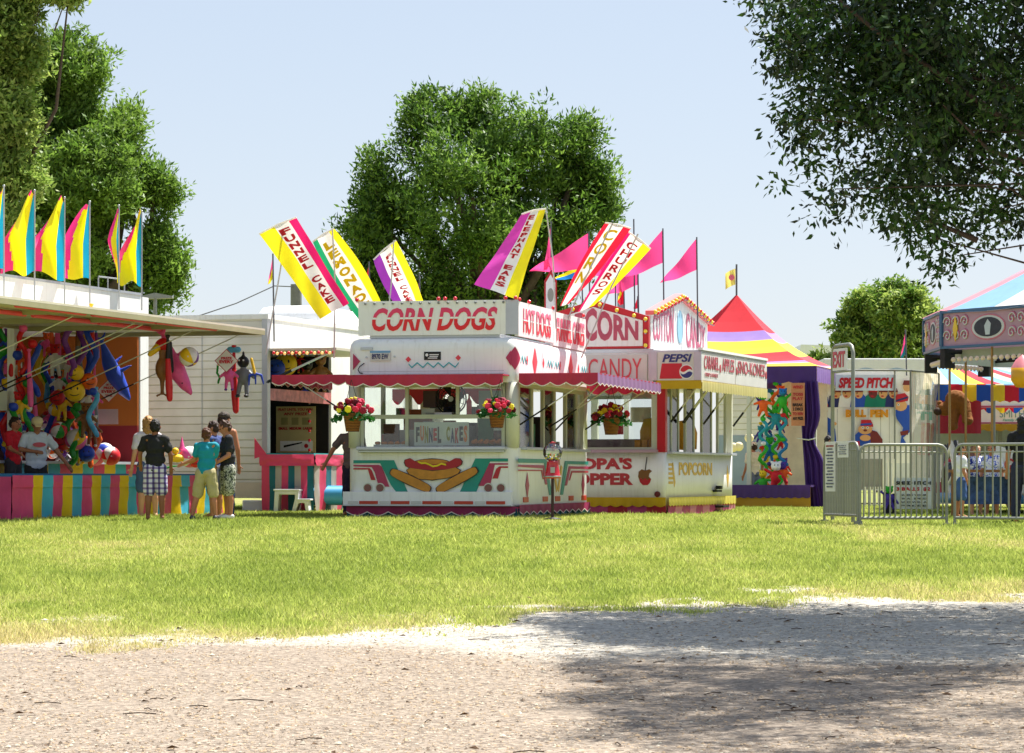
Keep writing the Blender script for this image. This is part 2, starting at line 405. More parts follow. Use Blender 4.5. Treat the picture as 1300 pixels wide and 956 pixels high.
def build_grass(n=520000):
    rg = np.random.default_rng(3)
    D = rg.uniform(20 ** 1.0, 62, int(n * 1.5)); D = D[rg.uniform(0, 1, len(D)) < (22 / D) ** 0.35]
    X = rg.uniform(-1, 1, len(D)) * (D * 0.168 + 0.4)
    keep = []; dry = []
    for x, y in zip(X, D):
        g = gmask(x, y); keep.append(g)
        dry.append(dryness(x, y))
    keep = np.array(keep); dry = np.array(dry)
    ok = rg.uniform(0.12, 1.05, len(D)) > keep * 1.05
    X, D, dry, keep = X[ok], D[ok], dry[ok], keep[ok]
    n = len(X); print('blades', n)
    Z = np.array([gz(x, y) for x, y in zip(X, D)])
    patch = np.array([noise.noise((x * 0.8, y * 0.3, 60)) for x, y in zip(X, D)])
    h = rg.gamma(5, .005, n) * (1 - 0.72 * keep) * (1 + 0.6 * patch) + .01
    w = rg.uniform(.004, .009, n) * (0.7 + D / 50)
    a = rg.uniform(0, math.pi, n); lx = rg.normal(0, .55, n) * h; ly = rg.normal(0, .55, n) * h
    V = np.zeros((n, 3, 3)); ca = np.cos(a) * w; sa = np.sin(a) * w
    V[:, 0] = np.stack([X - ca, D - sa, Z - .01], 1); V[:, 1] = np.stack([X + ca, D + sa, Z - .01], 1); V[:, 2] = np.stack([X + lx, D + ly, Z + h], 1)
    dr = np.clip(dry + rg.normal(0, .16, n), 0, 1)
    me = np_mesh('grass', V.reshape(-1, 3), 3, [grass_mat()], attr={'dry': np.repeat(dr, 3), 'rnd': np.repeat(rg.uniform(.75, 1.25, n), 3)})
    o = bpy.data.objects.new('grass', me); C.objects.link(o); kind(o, 'stuff'); o['label'] = 'short patchy yellow green lawn grass'
build_grass()

# ---- loose stones ----
def build_pebbles(n=42000):
    rg = np.random.default_rng(5)
    D = rg.uniform(13.2, 27.5, n * 2); X = rg.uniform(-1, 1, n * 2) * (D * .17 + .2)
    g = np.array([gmask(x, y) for x, y in zip(X, D)]); ok = rg.uniform(0, 1, len(D)) < g; X = X[ok][:n]; D = D[ok][:n]; n = len(X)
    oc = np.array([[1, 0, 0], [0, 1, 0], [-1, 0, 0], [0, -1, 0], [0, 0, 1], [0, 0, -1]], float)
    fs = np.array([[0, 1, 4], [1, 2, 4], [2, 3, 4], [3, 0, 4]])
    s = rg.gamma(1.5, .0022, n) + .002
    sc = np.stack([s * rg.uniform(.8, 1.5, n), s * rg.uniform(.7, 1.2, n), s * rg.uniform(.4, .8, n)], 1)
    V = oc[None] * sc[:, None] * rg.uniform(.75, 1.25, (n, 6, 1)); a = rg.uniform(0, 6.28, n); ca, sa = np.cos(a)[:, None], np.sin(a)[:, None]
    x = V[..., 0] * ca - V[..., 1] * sa; y = V[..., 0] * sa + V[..., 1] * ca
    Z = np.array([gz(p, q) for p, q in zip(X, D)])
    V = np.stack([x + X[:, None], y + D[:, None], V[..., 2] + Z[:, None] + .003], 2)
    T = V[:, fs.ravel()].reshape(-1, 3)
    ms = [mat('stone_pale', (204, 194, 172), .9), mat('stone_tan', (176, 152, 122), .9), mat('stone_dark', (110, 94, 78), .9)]
    br = np.array([brownf(x_, y_) for x_, y_ in zip(X, D)]); u_ = rg.uniform(0, 1, n); mi = np.where(u_ < .55 - .42 * br, 0, np.where(u_ < .9 - .12 * br, 1, 2)); mi = np.repeat(mi, 4)
    me = np_mesh('gravel', T, 3, ms, mi); o = bpy.data.objects.new('gravel', me); C.objects.link(o); kind(o, 'stuff'); o['label'] = 'loose pale and tan stones on the drive'
build_pebbles()
def build_litter():
    rg = random.Random(11); b = MB(); m1 = mat('dead_leaf', (96, 70, 44), .8); m2 = mat('twig_bark', (70, 56, 44), .9)
    for i in range(260):
        D = rg.uniform(14, 29); x = rg.uniform(-1, 1) * D * .17; z = gz(x, D) + .008; a = rg.uniform(0, 6.28); s = rg.uniform(.012, .035)
        if gmask(x, D) < .35 and rg.random() < .6: continue
        c, n = math.cos(a), math.sin(a)
        if rg.random() < .75:
            b.add([(x - c * s, D - n * s, z), (x + n * s * .5, D - c * s * .5, z + s * .5), (x + c * s, D + n * s, z + .004), (x - n * s * .5, D + c * s * .5, z + s * .3)], [(0, 1, 2, 3)], m1)
        else:
            b.tube([(x - c * s * 3, D - n * s * 3, z), (x, D, z + .006), (x + c * s * 3, D + n * s * 2, z)], .003, m2, 5)
    kind(b.build('leaf_litter'), 'stuff')['label'] = 'dead leaves and twigs scattered on the gravel'
build_litter()

# ---- trees ----
def leaf_mat(name, rgb, tr=.45):
    m = mat(name, rgb, .5, var=.3, scale=1.2, trans=tr, spec=.35); return m
def tree(name, label, base, lobes, nclump, nleaf, leaf, cols, trunk_r, seed, clump=.28, group=None, trunk=True, droop=0.0, lo=.45, limbs=26, keepfn=None, aspect=.42, flat=1.0, gap=-.16, lk=1.0):
    """lobes: (x,y,z,rx,ry,rz)"""
    rg = np.random.default_rng(seed); root = thing(name, label, 'tree', (base[0], base[1], base[2]), 0, group)
    B = np.array(base)
    vol = np.array([l[3] * l[4] * l[5] for l in lobes]) ** .66; pick = rg.choice(len(lobes), nclump * 2, p=vol / vol.sum())
    Lb = np.array(lobes)[pick]
    d = rg.normal(0, 1, (len(pick), 3)); d /= np.linalg.norm(d, axis=1)[:, None]
    rad = rg.uniform(lo, 1.0, len(pick)) ** .6 * np.where(rg.uniform(0, 1, len(pick)) < .16, 1.17, 1.0)
    cc = Lb[:, :3] + d * Lb[:, 3:6] * rad[:, None]
    nn = np.array([noise.noise(Vector(c) * (1.1 / max(.6, clump * 3)) + Vector((seed, 0, 0))) for c in cc])
    cc = cc[nn > gap][:nclump]
    if keepfn is not None: cc = np.array([c for c in cc if keepfn(c)])
    n = len(cc)
    cs = clump * rg.uniform(.55, 1.5, n)
    ctr = np.repeat(cc, nleaf, 0); s = np.repeat(cs, nleaf)
    off = rg.normal(0, 1, (n * nleaf, 3)); off *= (rg.uniform(0, 1, (n * nleaf, 1)) ** .45) / np.linalg.norm(off, axis=1)[:, None]
    off *= s[:, None]; off[:, 2] *= .75 * flat
    c = ctr + off; N_ = len(c)
    ax = off / (np.linalg.norm(off, axis=1)[:, None] + 1e-6) + rg.normal(0, .7, (N_, 3)); ax[:, 2] -= droop; ax /= np.linalg.norm(ax, axis=1)[:, None]
    sd_ = np.cross(ax, rg.normal(0, 1, (N_, 3)) + np.array([0, 0, 1.2])); sd_ /= np.linalg.norm(sd_, axis=1)[:, None]
    L_ = leaf * rg.uniform(.6, 1.25, (N_, 1)); Wd = L_ * aspect
    nr = np.cross(ax, sd_)
    V = np.stack([c - ax * L_ * .5, c + sd_ * Wd * .5 - ax * L_ * .08 + nr * Wd * .12, c + ax * L_ * .5, c - sd_ * Wd * .5 - ax * L_ * .08 + nr * Wd * .12], 1) - B
    mi = np.repeat(rg.choice(len(cols), n), nleaf); sw = rg.uniform(0, 1, N_) < .3; mi[sw] = rg.choice(len(cols), sw.sum())
    me = np_mesh(name + '_crown', V.reshape(-1, 3), 4, cols, mi)
    o = bpy.data.objects.new('crown', me); C.objects.link(o); o.parent = root
    # limbs
    bark = mat('bark', (84, 70, 56), .9, var=.35, scale=6, bump=.6)
    b = MB(); zc = min(l[2] - l[5] for l in lobes) - base[2]; top = np.mean([l[:3] for l in lobes], axis=0) - B
    fork = Vector((top[0] * .35, top[1] * .35, max(1.2, (zc + top[2]) * .5 * .75))); r0 = trunk_r
    b.tube([(0, 0, -.1), (fork.x * .2, fork.y * .2, fork.z * .35), (fork.x * .6, fork.y * .6, fork.z * .75), fork], [r0 * 1.35, r0, r0 * .85, r0 * .75], bark, 12)
    tips = [cc[i] - B for i in rg.choice(n, min(limbs, n), replace=False)]
    mains = [Vector(np.array(l[:3]) - B) for l in lobes]
    for q in mains:
        mid = fork.lerp(q, .5) + Vector(rg.normal(0, .06, 3)) * q.length; b.tube([fork - Vector((0, 0, .3)), mid, q], [r0 * .5 * lk, r0 * .32 * lk, r0 * .12 * lk], bark, 8)
    for t in tips:
        t = Vector(t); q = min(mains, key=lambda k: (k - t).length); st = fork.lerp(q, float(rg.uniform(.3, .9)))
        mid = st.lerp(t, .5) + Vector(rg.normal(0, .08, 3)) * (t - st).length; b.tube([st, mid, t], [r0 * .16, r0 * .09, r0 * .03], bark, 6)
    b.build('trunk', root)
    return root
def lobe(px, py, rpx, D, dy=0, k=1.0, kz=None):
    p = P(px, py, D + dy); r = rpx * D / F; return (p.x, p.y, p.z, r * k, r * 1.0, r * (kz or k))
G_mid = [leaf_mat('leaf_mid_a', (96, 130, 48)), leaf_mat('leaf_mid_b', (128, 160, 68)), leaf_mat('leaf_mid_c', (62, 94, 30))]
G_lt = [leaf_mat('leaf_light_a', (140, 166, 74)), leaf_mat('leaf_light_b', (166, 184, 92)), leaf_mat('leaf_light_c', (112, 140, 56))]
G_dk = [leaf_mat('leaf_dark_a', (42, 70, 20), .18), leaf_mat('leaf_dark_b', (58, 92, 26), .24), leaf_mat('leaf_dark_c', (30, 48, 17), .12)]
D0 = 92
tree('shade_tree', 'broad rounded green tree rising behind the corn dog stand', P(622, 631, D0),
     [lobe(560, 185, 62, D0), lobe(640, 180, 62, D0, -1), lobe(715, 200, 52, D0), lobe(500, 225, 48, D0), lobe(600, 250, 90, D0, -2), lobe(700, 265, 78, D0), lobe(500, 300, 65, D0),
      lobe(745, 235, 42, D0), lobe(752, 262, 36, D0), lobe(470, 275, 38, D0), lobe(560, 330, 80, D0), lobe(680, 325, 62, D0), lobe(540, 385, 48, D0), lobe(655, 380, 55, D0, 1), lobe(755, 150, 24, D0), lobe(480, 360, 45, D0), lobe(600, 420, 60, D0), lobe(500, 420, 40, D0), lobe(700, 400, 50, D0), lobe(545, 150, 40, D0), lobe(610, 130, 22, D0)],
     3300, 36, .19, G_mid, .38, 21, clump=.44, lo=.3, aspect=.36, droop=-.5, gap=-.02)
D1 = 78
tree('shade_tree', 'big dark green tree behind the flag-topped game trailer', P(90, 633, D1),
     [lobe(90, 105, 60, D1), lobe(40, 150, 75, D1), lobe(130, 165, 55, D1), lobe(165, 225, 45, D1), lobe(100, 235, 80, D1, -1), lobe(30, 255, 75, D1), lobe(195, 250, 32, D1), lobe(185, 320, 42, D1), lobe(110, 320, 75, D1), lobe(40, 340, 60, D1), lobe(205, 345, 28, D1), lobe(190, 380, 36, D1), lobe(60, 75, 40, D1)],
     3300, 40, .17, G_mid[:2] + G_lt[2:], .35, 22, clump=.38, lo=.25, aspect=.36, droop=-.4, gap=-.04)
D2 = 50
tree('shade_tree', 'pale yellow green tree at the left edge of the picture', P(-60, 642, D2),
     [lobe(-10, 60, 62, D2), lobe(-25, 160, 70, D2), lobe(5, 235, 42, D2), lobe(28, 238, 26, D2), lobe(25, 70, 28, D2), lobe(-30, 260, 60, D2), lobe(40, 22, 26, D2), lobe(20, 130, 26, D2), lobe(88, -12, 20, D2), lobe(45, -30, 40, D2), lobe(-20, -30, 60, D2)],
     2300, 34, .12, G_lt, .09, 23, clump=.24, lo=.3)
D3 = 120
tree('shade_tree', 'small round light green tree beyond the bull pen booth', P(1125, 628, D3),
     [lobe(1120, 405, 46, D3), lobe(1090, 430, 34, D3), lobe(1150, 400, 40, D3), lobe(1135, 445, 50, D3), lobe(1180, 410, 30, D3), lobe(1100, 395, 26, D3), lobe(1085, 455, 28, D3), lobe(1170, 450, 40, D3), lobe(1135, 380, 26, D3)],
     1400, 36, .22, G_lt[:2] + G_mid[:1], .3, 24, clump=.36, lo=.3)
tree('low_shrub', 'low bush in front of the far white roof', P(1042, 625, D3 + 10), [lobe(1042, 452, 13, D3), lobe(1035, 470, 18, D3), lobe(1046, 500, 40, D3)], 110, 24, .26, G_lt, .12, 25, clump=.3)['category'] = 'bush'
# near tree on the right: its limbs hang into the picture and shade the gravel
POLY = [(940, -30), (948, 12), (985, 60), (972, 92), (995, 110), (1000, 165), (1000, 190), (972, 214), (985, 240), (1010, 250), (1018, 285), (1050, 290), (1085, 262), (1112, 250), (1120, 285), (1150, 300), (1172, 325), (1178, 362), (1212, 374), (1228, 330), (1262, 318), (1300, 285), (1500, 330), (1700, 300), (1700, -900), (930, -900), (938, -200)]
def inpoly(x, y):
    r = False; j = len(POLY) - 1
    for i in range(len(POLY)):
        a, b = POLY[i], POLY[j]
        if (a[1] > y) != (b[1] > y) and x < (b[0] - a[0]) * (y - a[1]) / (b[1] - a[1]) + a[0]: r = not r
        j = i
    return r
def keep_near(c):
    px = CX + c[0] * F / c[1]; py = HZ - (c[2] - CZ) * F / c[1]
    sx_ = c[0] - .425 * (c[2] + .7)
    return (inpoly(px, py) or c[2] > 7.6) and sx_ > -.25 + .5 * noise.noise(Vector(c) * .9) + (.5 if c[2] > 5 else 0)
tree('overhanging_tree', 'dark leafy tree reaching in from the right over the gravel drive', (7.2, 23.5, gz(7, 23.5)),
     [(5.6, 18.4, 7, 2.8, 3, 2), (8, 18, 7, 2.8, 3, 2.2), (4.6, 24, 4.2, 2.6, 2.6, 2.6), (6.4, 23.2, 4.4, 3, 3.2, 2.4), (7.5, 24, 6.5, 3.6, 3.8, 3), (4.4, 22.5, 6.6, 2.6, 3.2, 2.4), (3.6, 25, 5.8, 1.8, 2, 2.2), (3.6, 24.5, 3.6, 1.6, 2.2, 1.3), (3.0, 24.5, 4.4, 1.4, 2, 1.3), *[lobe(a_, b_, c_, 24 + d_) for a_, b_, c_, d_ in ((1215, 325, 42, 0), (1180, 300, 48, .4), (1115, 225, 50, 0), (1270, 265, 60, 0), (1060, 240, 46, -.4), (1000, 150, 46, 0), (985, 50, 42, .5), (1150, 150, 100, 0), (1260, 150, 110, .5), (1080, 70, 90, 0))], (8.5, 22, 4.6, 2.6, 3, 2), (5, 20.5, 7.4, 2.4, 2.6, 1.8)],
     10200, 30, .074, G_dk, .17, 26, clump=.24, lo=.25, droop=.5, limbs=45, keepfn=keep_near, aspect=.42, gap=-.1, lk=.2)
# ================= helpers for concession stands =================
PINK = mat('awning_rose', (186, 44, 74), .55, var=.12, trans=.15); PTRIM = mat('awning_trim', (226, 214, 200), .6)
TEAL = mat('teal_vinyl', (0, 138, 122), .35); MAG = mat('magenta_vinyl', (170, 40, 84), .35); CRIM = mat('crimson_vinyl', (176, 24, 40), .35)
TEALC = mat('teal_cloth', (16, 98, 112), .6, trans=.1); MAGC = mat('magenta_cloth', (150, 34, 82), .6, var=.2, trans=.1)
YEL = mat('yellow_cloth', (206, 168, 14), .55, var=.12, trans=.2); GOLD = mat('gold_vinyl', (214, 172, 60), .4)
LAV = mat('lavender_cloth', (160, 120, 170), .5, trans=.3); SILL = mat('sill_metal', (182, 186, 200), .35, .3)
FRAME = mat('window_frame_paint', (176, 180, 160), .45); PINKL = mat('pink_lettering', (236, 120, 146), .4)
MAROON = mat('tail_light_lens', (96, 22, 26), .2, coat=.6); REFW = mat('reflector_white', (206, 204, 198), .4); REFR = mat('reflector_red', (190, 52, 30), .35)
LAMPY = mat('yellow_bulb', (250, 224, 70), .25, coat=.4); LAMPR = mat('red_bulb', (226, 28, 48), .25, coat=.4)
STEEL = mat('steel_equipment', (168, 168, 165), .3, .6); STRUT = mat('strut_metal', (196, 196, 190), .4, .4)
NAVY = mat('navy_print', (36, 44, 104), .4)

def scallop(mb, x0, x1, y, z0, z1, m, n, amp, trim=None, seg=8, side=False, t=.012):
    """cloth valance hanging from z1 to z0 with n scallops; runs along x (or along y at x=y-arg when side)"""
    N = n * seg
    def fn(u, v):
        s = abs(math.sin(math.pi * u * n)); zb = z0 + amp * (1 - s)
        z = z1 + (zb - z1) * v; w = .012 * math.sin(u * n * 6.28) * v
        return (y + w, x0 + (x1 - x0) * u, z) if side else (x0 + (x1 - x0) * u, y + w, z)
    mb.sheet(fn, N, 3, m)
    if trim:
        def f2(u, v):
            s = abs(math.sin(math.pi * u * n)); zb = z0 + amp * (1 - s) - .014 * v + .004; w = .012 * math.sin(u * n * 6.28) 
            return (y + w - (0 if side else .003) + (.003 if side else 0), x0 + (x1 - x0) * u, zb) if side else (x0 + (x1 - x0) * u, y + w - .003, zb)
        mb.sheet(f2, N, 1, trim)
def stripes_box(mb, x0, x1, y, z0, z1, cols, widths, side=False, ripple=.02, seg=4, seed=0):
    """vertical cloth stripes on a slightly rippled sheet"""
    tot = sum(widths); acc = [0]
    for w in widths: acc.append(acc[-1] + w / tot)
    def mfn(u, v):
        for i in range(len(widths)):
            if u <= acc[i + 1]: return cols[i % len(cols)]
        return cols[-1]
    N = len(widths) * seg
    us = []
    for i in range(len(widths)):
        for k in range(seg): us.append(acc[i] + (acc[i + 1] - acc[i]) * k / seg)
    us.append(1)
    o = len(mb.v); NV = 8
    for j in range(NV + 1):
        for u in us:
            v = j / NV; a = x0 + (x1 - x0) * u; z = z1 + (z0 - z1) * v
            w = ripple * (.3 + .7 * v) * (noise.noise((a * 4 + seed, v * 1.5, seed)) + .5 * noise.noise((a * 11, v * 4, seed)))
            p = (y + w, a, z) if side else (a, y + w, z)
            mb.v.append(tuple(mb.M @ Vector(p)))
    for j in range(NV):
        for i in range(len(us) - 1):
            a = o + j * len(us) + i; mb.f.append((a, a + 1, a + len(us) + 1, a + len(us))); mb.mi.append(mb._m(mfn((us[i] + us[i + 1]) / 2, 0))); mb.sm.append(True)
def rrect(mb, x0, x1, y0, y1, r, levels, m, n=5):
    """rounded-corner box skin; levels=[(inset,z)]"""
    def ring(ins, z):
        rr = max(.01, r - ins * .4); out = []
        X0, X1, Y0, Y1 = x0 + ins, x1 - ins, y0 + ins, y1 - ins
        for cx, cy, a0 in ((X1 - rr, Y0 + rr, -90), (X1 - rr, Y1 - rr, 0), (X0 + rr, Y1 - rr, 90), (X0 + rr, Y0 + rr, 180)):
            for k in range(n + 1):
                a = R(a0 + 90 * k / n); out.append((cx + rr * math.cos(a), cy + rr * math.sin(a), z))
        return out
    L = [ring(*l) for l in levels]; k = len(L[0]); v = [p for q in L for p in q]; fs = []
    for i in range(len(L) - 1):
        for j in range(k): fs.append((i * k + j, i * k + (j + 1) % k, (i + 1) * k + (j + 1) % k, (i + 1) * k + j))
    mb.add(v, fs, m, True); i_ = mb._m(m); o_ = len(mb.v) - len(v)
    mb.f += [tuple(o_ + j for j in range(k))[::-1], tuple(o_ + len(v) - k + j for j in range(k))]; mb.mi += [i_, i_]; mb.sm += [False, False]
def bulbs(root, pts, m, r=.03, name='bulb', n=8, k=6):
    proto = None
    for p in pts:
        if proto is None:
            b = MB(); b.ball((0, 0, 0), (r, r, r), m, n, k); b.tube([(0, 0, -r * 1.3), (0, 0, -r * .5)], r * .5, ALU, 6); o = b.build(name, root); proto = o
        else:
            o = proto.copy(); C.objects.link(o); o.parent = root
        o.location = p
def strut(root, a, b, r=.01):
    m = MB(); A = Vector(a); B = Vector(b); q = A.lerp(B, .62)
    m.tube([A, q], r, STRUT, 6); m.tube([q, B], r * 1.3, BLACK, 6); m.build('strut', root)
def bend(x, ins=.0): return x

# ================= corn dog stand =================
T1 = thing('corn_dog_stand', 'white food trailer lettered CORN DOGS with a big hot dog painted below its window', 'food stand', (.08, 45, 0), math.atan2(-.222, .975))
W1, L1 = 2.55, 5.16
b = MB(); rrect(b, -W1, 0, 0, L1, .17, [(0.02, .16), (0, .2), (0, 1.0), (0, 1.02)], WHITE)
b.build('lower_wall', T1)
b = MB(); rrect(b, -W1, 0, 0, L1, .17, [(0, 1.96), (0, 1.97), (0, 2.44), (.002, 2.46), (.015, 2.53), (.05, 2.585), (.12, 2.615), (.5, 2.63)], WHITE)
for z in (2.09, 2.13): b.box(-W1 + .2, -.2, -.004, .01, z, z + .006, ALU)
b.build('upper_wall', T1)
b = MB()
for x, y in ((-W1 + .1, .1), (-.1, .1), (-W1 + .1, L1 - .1), (-.1, L1 - .1)):
    rrect(b, x - .1, x + .1, y - .1, y + .1, .09, [(0, 1.02), (0, 1.96)], CREAM)
b.each('corner_post', T1)
for nm, (a0, a1, c0, c1) in {'window_mullion': (0, 0, 0, 0)}.items():
    b = MB()
    for x in (-W1 + .22, -1.66, -.9, -.22): b.box(x - .025, x + .025, .03, .08, 1.503 if x == -.9 else 1.02, 1.96, FRAME)
    b.box(-W1 + .2, -.2, .032, .078, 1.44, 1.5, FRAME); b.box(-W1 + .2, -.2, .03, .08, 1.9, 1.958, FRAME)
    b.each(nm, T1)
b = MB()
for y in (.25, 1.15, 1.95, 2.75, 3.6, 4.4, L1 - .22): b.box(-.08, -.03, y - .05, y + .05, 1.02, 1.96, FRAME)
b.box(-.078, -.032, .2, L1 - .2, 1.9, 1.958, FRAME); b.each('side_window_frame', T1)
b = MB()
for y in (.25, 1.8, 3.4, L1 - .22): b.box(-W1 + .03, -W1 + .08, y - .05, y + .05, 1.02, 1.96, FRAME)
b.each('side_window_frame', T1)
b = MB(); b.box(-W1 + .2, -1.69, .05, .056, 1.5, 1.9, GLS); b.box(-.88, -.24, .05, .056, 1.5, 1.9, GLS); b.box(-W1 + .2, -.2, .05, .056, 1.03, 1.44, GLS)
b.each('window_pane', T1)
b = MB(); b.box(-.058, -.052, .3, 1.1, 1.03, 1.9, GLS); b.box(-.058, -.052, 2.0, 2.7, 1.03, 1.9, GLS); b.box(-.058, -.052, 3.65, 4.35, 1.03, 1.9, GLS); b.each('window_pane', T1)
b = MB(); b.box(-W1 + .17, -.16, -.13, .02, .985, 1.035, SILL); b.box(-W1 + .19, -.18, -.1, -.02, .95, .985, ALU); b.build('counter_sill', T1, .008)
b = MB(); b.M = RIGHT; b.box(.2, 1.9, -.1, .02, .985, 1.03, SILL); b.box(2.1, L1 - .3, -.1, .02, .985, 1.03, SILL); b.build('counter_sill', T1, .008)
# vinyl stripes and the hot dog painting on the end wall
S_ = W1 / 216.0
def fx(px): return (px - 657) * .01158 - .0
def fz(py): return .6 + (605 - py) * .01136
def poly(mb, pts, m, y=-.006, t=.004): mb.prism([(fx(x), fz(z)) for x, z in pts], y - t, y, m)
b = MB()
poly(b, [(445, 584), (498, 584), (516, 625), (501, 625), (494, 616), (480, 588), (445, 588)], TEAL)
poly(b, [(445, 590), (478, 590), (482, 592), (492, 618), (478, 618), (473, 600), (469, 593), (445, 592)], MAG)
poly(b, [(445, 594), (466, 594), (469, 597), (474, 609.5), (468, 609.5), (464, 596), (445, 596)], CRIM)
poly(b, [(603, 582), (645, 582), (645, 586), (622, 586), (604, 625), (583, 625)], TEAL)
poly(b, [(621, 588), (645, 588), (645, 590), (628, 590), (622, 617), (606, 617)], MAG)
poly(b, [(634, 592), (645, 592), (645, 594), (636, 594), (632, 607.5), (625, 607.5), (630, 595)], CRIM)
b.each('stripe_decal', T1)
b = MB(); OL = mat('painted_outline', (48, 22, 30), .5); BUN = mat('painted_bun', (196, 132, 40), .5, var=.2, scale=12); SAUS = mat('painted_sausage', (168, 26, 40), .5)
MUS = mat('painted_mustard', (222, 200, 20), .5)
def ellp(cx, cz, rx, rz, a=0, n=24, p=2.6):
    o = []
    for i in range(n):
        t = 2 * math.pi * i / n; c, s = math.cos(t), math.sin(t)
        x = rx * math.copysign(abs(c) ** (2 / p), c); z = rz * math.copysign(abs(s) ** (2 / p), s); A = R(a)
        o.append((cx + x * math.cos(A) - z * math.sin(A), cz + x * math.sin(A) + z * math.cos(A)))
    return o
def outl(shape, m, y, grow=1.4):
    cx = sum(p[0] for p in shape) / len(shape); cz = sum(p[1] for p in shape) / len(shape)
    g = []
    for x, z in shape:
        d = math.hypot(x - cx, z - cz) or 1; g.append((x + (x - cx) / d * grow, z + (z - cz) / d * grow))
    poly(b, g, OL, y, .003); poly(b, shape, m, y - .004, .003)
outl(ellp(547, 588, 22, 5), BUN, -.006)
bn = [(513, 582), (515, 583.5), (530, 591), (547, 593), (565, 591.5), (580, 585), (586, 581.5), (584, 583)]
saus = [(513, 584), (512, 587.5), (514, 592), (522, 596), (535, 599), (550, 600), (565, 598), (578, 594), (585, 590), (586, 586), (583, 582.5), (577, 582), (570, 586), (560, 589), (548, 590), (535, 589), (526, 586), (520, 582)]
outl([(x, z - .3) for x, z in saus], SAUS, -.014, 1.2)
outl([(515, 597), (519, 594), (530, 595.5), (548, 598), (566, 596), (578, 593.5), (584, 597), (580, 603), (566, 607), (548, 609), (530, 608), (519, 603)], BUN, -.022, 1.2)
wig = [(530, 586), (534, 588), (539, 587.5), (544, 589.5), (549, 592), (555, 591), (560, 588.5), (566, 590)]
poly(b, [(x, z - 1.1) for x, z in wig] + [(x, z + 1.1) for x, z in wig[::-1]], MUS, -.032)
outl(ellp(520, 610, 28, 5.6, 25, p=4), BUN, -.036); outl(ellp(580, 609.5, 29, 5.6, -28, p=4), BUN, -.036)
b.build('hot_dog_painting', T1)
# side stripes + corn dog picture + diamonds
b = MB(); b.M = RIGHT
def sp(pts, m, y=-.006): b.prism([(p[0], p[1]) for p in pts], y - .004, y, m)
sp([(.02, .86), (1.95, .86), (2.35, .32), (2.15, .32), (1.78, .8), (.02, .8)], TEAL); sp([(.02, .77), (1.75, .77), (2.02, .48), (1.85, .48), (1.7, .72), (.02, .74)], MAG); sp([(.02, .7), (1.66, .7), (1.76, .56), (1.68, .56), (1.58, .68), (.02, .68)], CRIM)
sp([(3.3, .84), (5.1, .84), (5.1, .79), (3.5, .79), (3.15, .32), (2.95, .32)], TEAL); sp([(3.6, .76), (5.1, .76), (5.1, .72), (3.72, .72), (3.45, .46), (3.3, .46)], MAG); sp([(3.8, .69), (5.1, .69), (5.1, .66), (3.85, .66), (3.68, .54), (3.6, .54)], CRIM)
for y in (.62, 4.7): sp([(y - .12, .47), (y, .66), (y + .12, .47), (y, .28)], MAG)
sp([(2.4, .75), (2.5, .8), (2.75, .4), (2.66, .36)], GOLD); sp([(3.0, .78), (3.1, .74), (2.85, .36), (2.75, .4)], GOLD); sp([(2.62, .78), (2.9, .78), (2.9, .86), (2.62, .86)], CRIM)
b.each('stripe_decal', T1)
for y in (.35, 1.7, 2.6, 3.6, 4.6):
    b = MB(); b.M = RIGHT; b.box(y, y + .34, -.012, 0, .225, .3, REFR); b.each('reflector', T1)
# bumper with reflector tape, tail lights, skirts
b = MB(); b.box(-W1 - .04, -.07, -.1, .02, .17, .38, WHITE); b.box(-W1 - .04, -.07, -.11, -.1, .17, .19, ALU); b.build('bumper', T1, .015)
for i in range(5):
    b = MB(); x = fx(455 + i * 41); b.box(x, x + .28, -.112, -.1, .2, .245, REFR); b.each('reflector', T1)
    b = MB(); b.box(x - .17, x - .02, -.109, -.1, .2, .245, REFW); b.each('reflector', T1)
for px in (464, 480, 620, 636):
    b = MB(); b.disc(fx(px), fz(619.5), .072, -.016, -.002, CREAM); b.disc(fx(px), fz(619.5), .056, -.03, -.016, MAROON); b.build('tail_light', T1)
b = MB(); scallop(b, -W1, -.02, -.05, .035, .17, MAGC, 8, .055, PTRIM); b.build('skirt', T1)
b = MB(); scallop(b, 0.0, L1, .03, .045, .19, MAGC, 11, .05, PTRIM, side=True); b.build('skirt', T1)
b = MB(); b.sheet(lambda u, v: (-W1 + W1 * u, -.02 + .015 * math.sin(u * 60), .15 * (1 - v) - .01), 60, 2, TEALC); b.build('under_skirt', T1)
b = MB(); b.sheet(lambda u, v: (.005 + .02 * math.sin(u * 90), L1 * u, .15 * (1 - v) - .01), 90, 2, TEALC); b.build('under_skirt', T1)
# awnings
b = MB(); z = 2.07
b.box(-W1 + .1, -.12, -.42, 0, z - .02, z, PINK); scallop(b, -W1 + .1, -.12, -.42, z - .17, z, PINK, 9, .045, PTRIM); b.build('awning', T1)
b = MB(); b.box(.02, 1.18, .0, L1, z, z + .02, PINK); scallop(b, .02, 1.18, -.004, z - .16, z + .02, PINK, 5, .05, PTRIM); scallop(b, 0, L1, 1.18, z - .16, z + .02, LAV, 16, .04, PTRIM, side=True)
scallop(b, .02, 1.18, L1, z - .16, z + .02, PINK, 5, .05, PTRIM); b.build('awning', T1)
b = MB(); b.box(-W1 - 1.15, -W1 - .02, 0, 3.2, z, z + .02, PINK); scallop(b, -W1 - 1.15, -W1 - .02, -.004, z - .13, z + .02, PINK, 5, .045, PTRIM); scallop(b, 0, 3.2, -W1 - 1.15, z - .13, z + .02, PINK, 10, .04, PTRIM, side=True); b.build('awning', T1)
for y in (.15, 2.2, 4.9): strut(T1, (1.1, y, z - .02), (.0, y, 1.35))
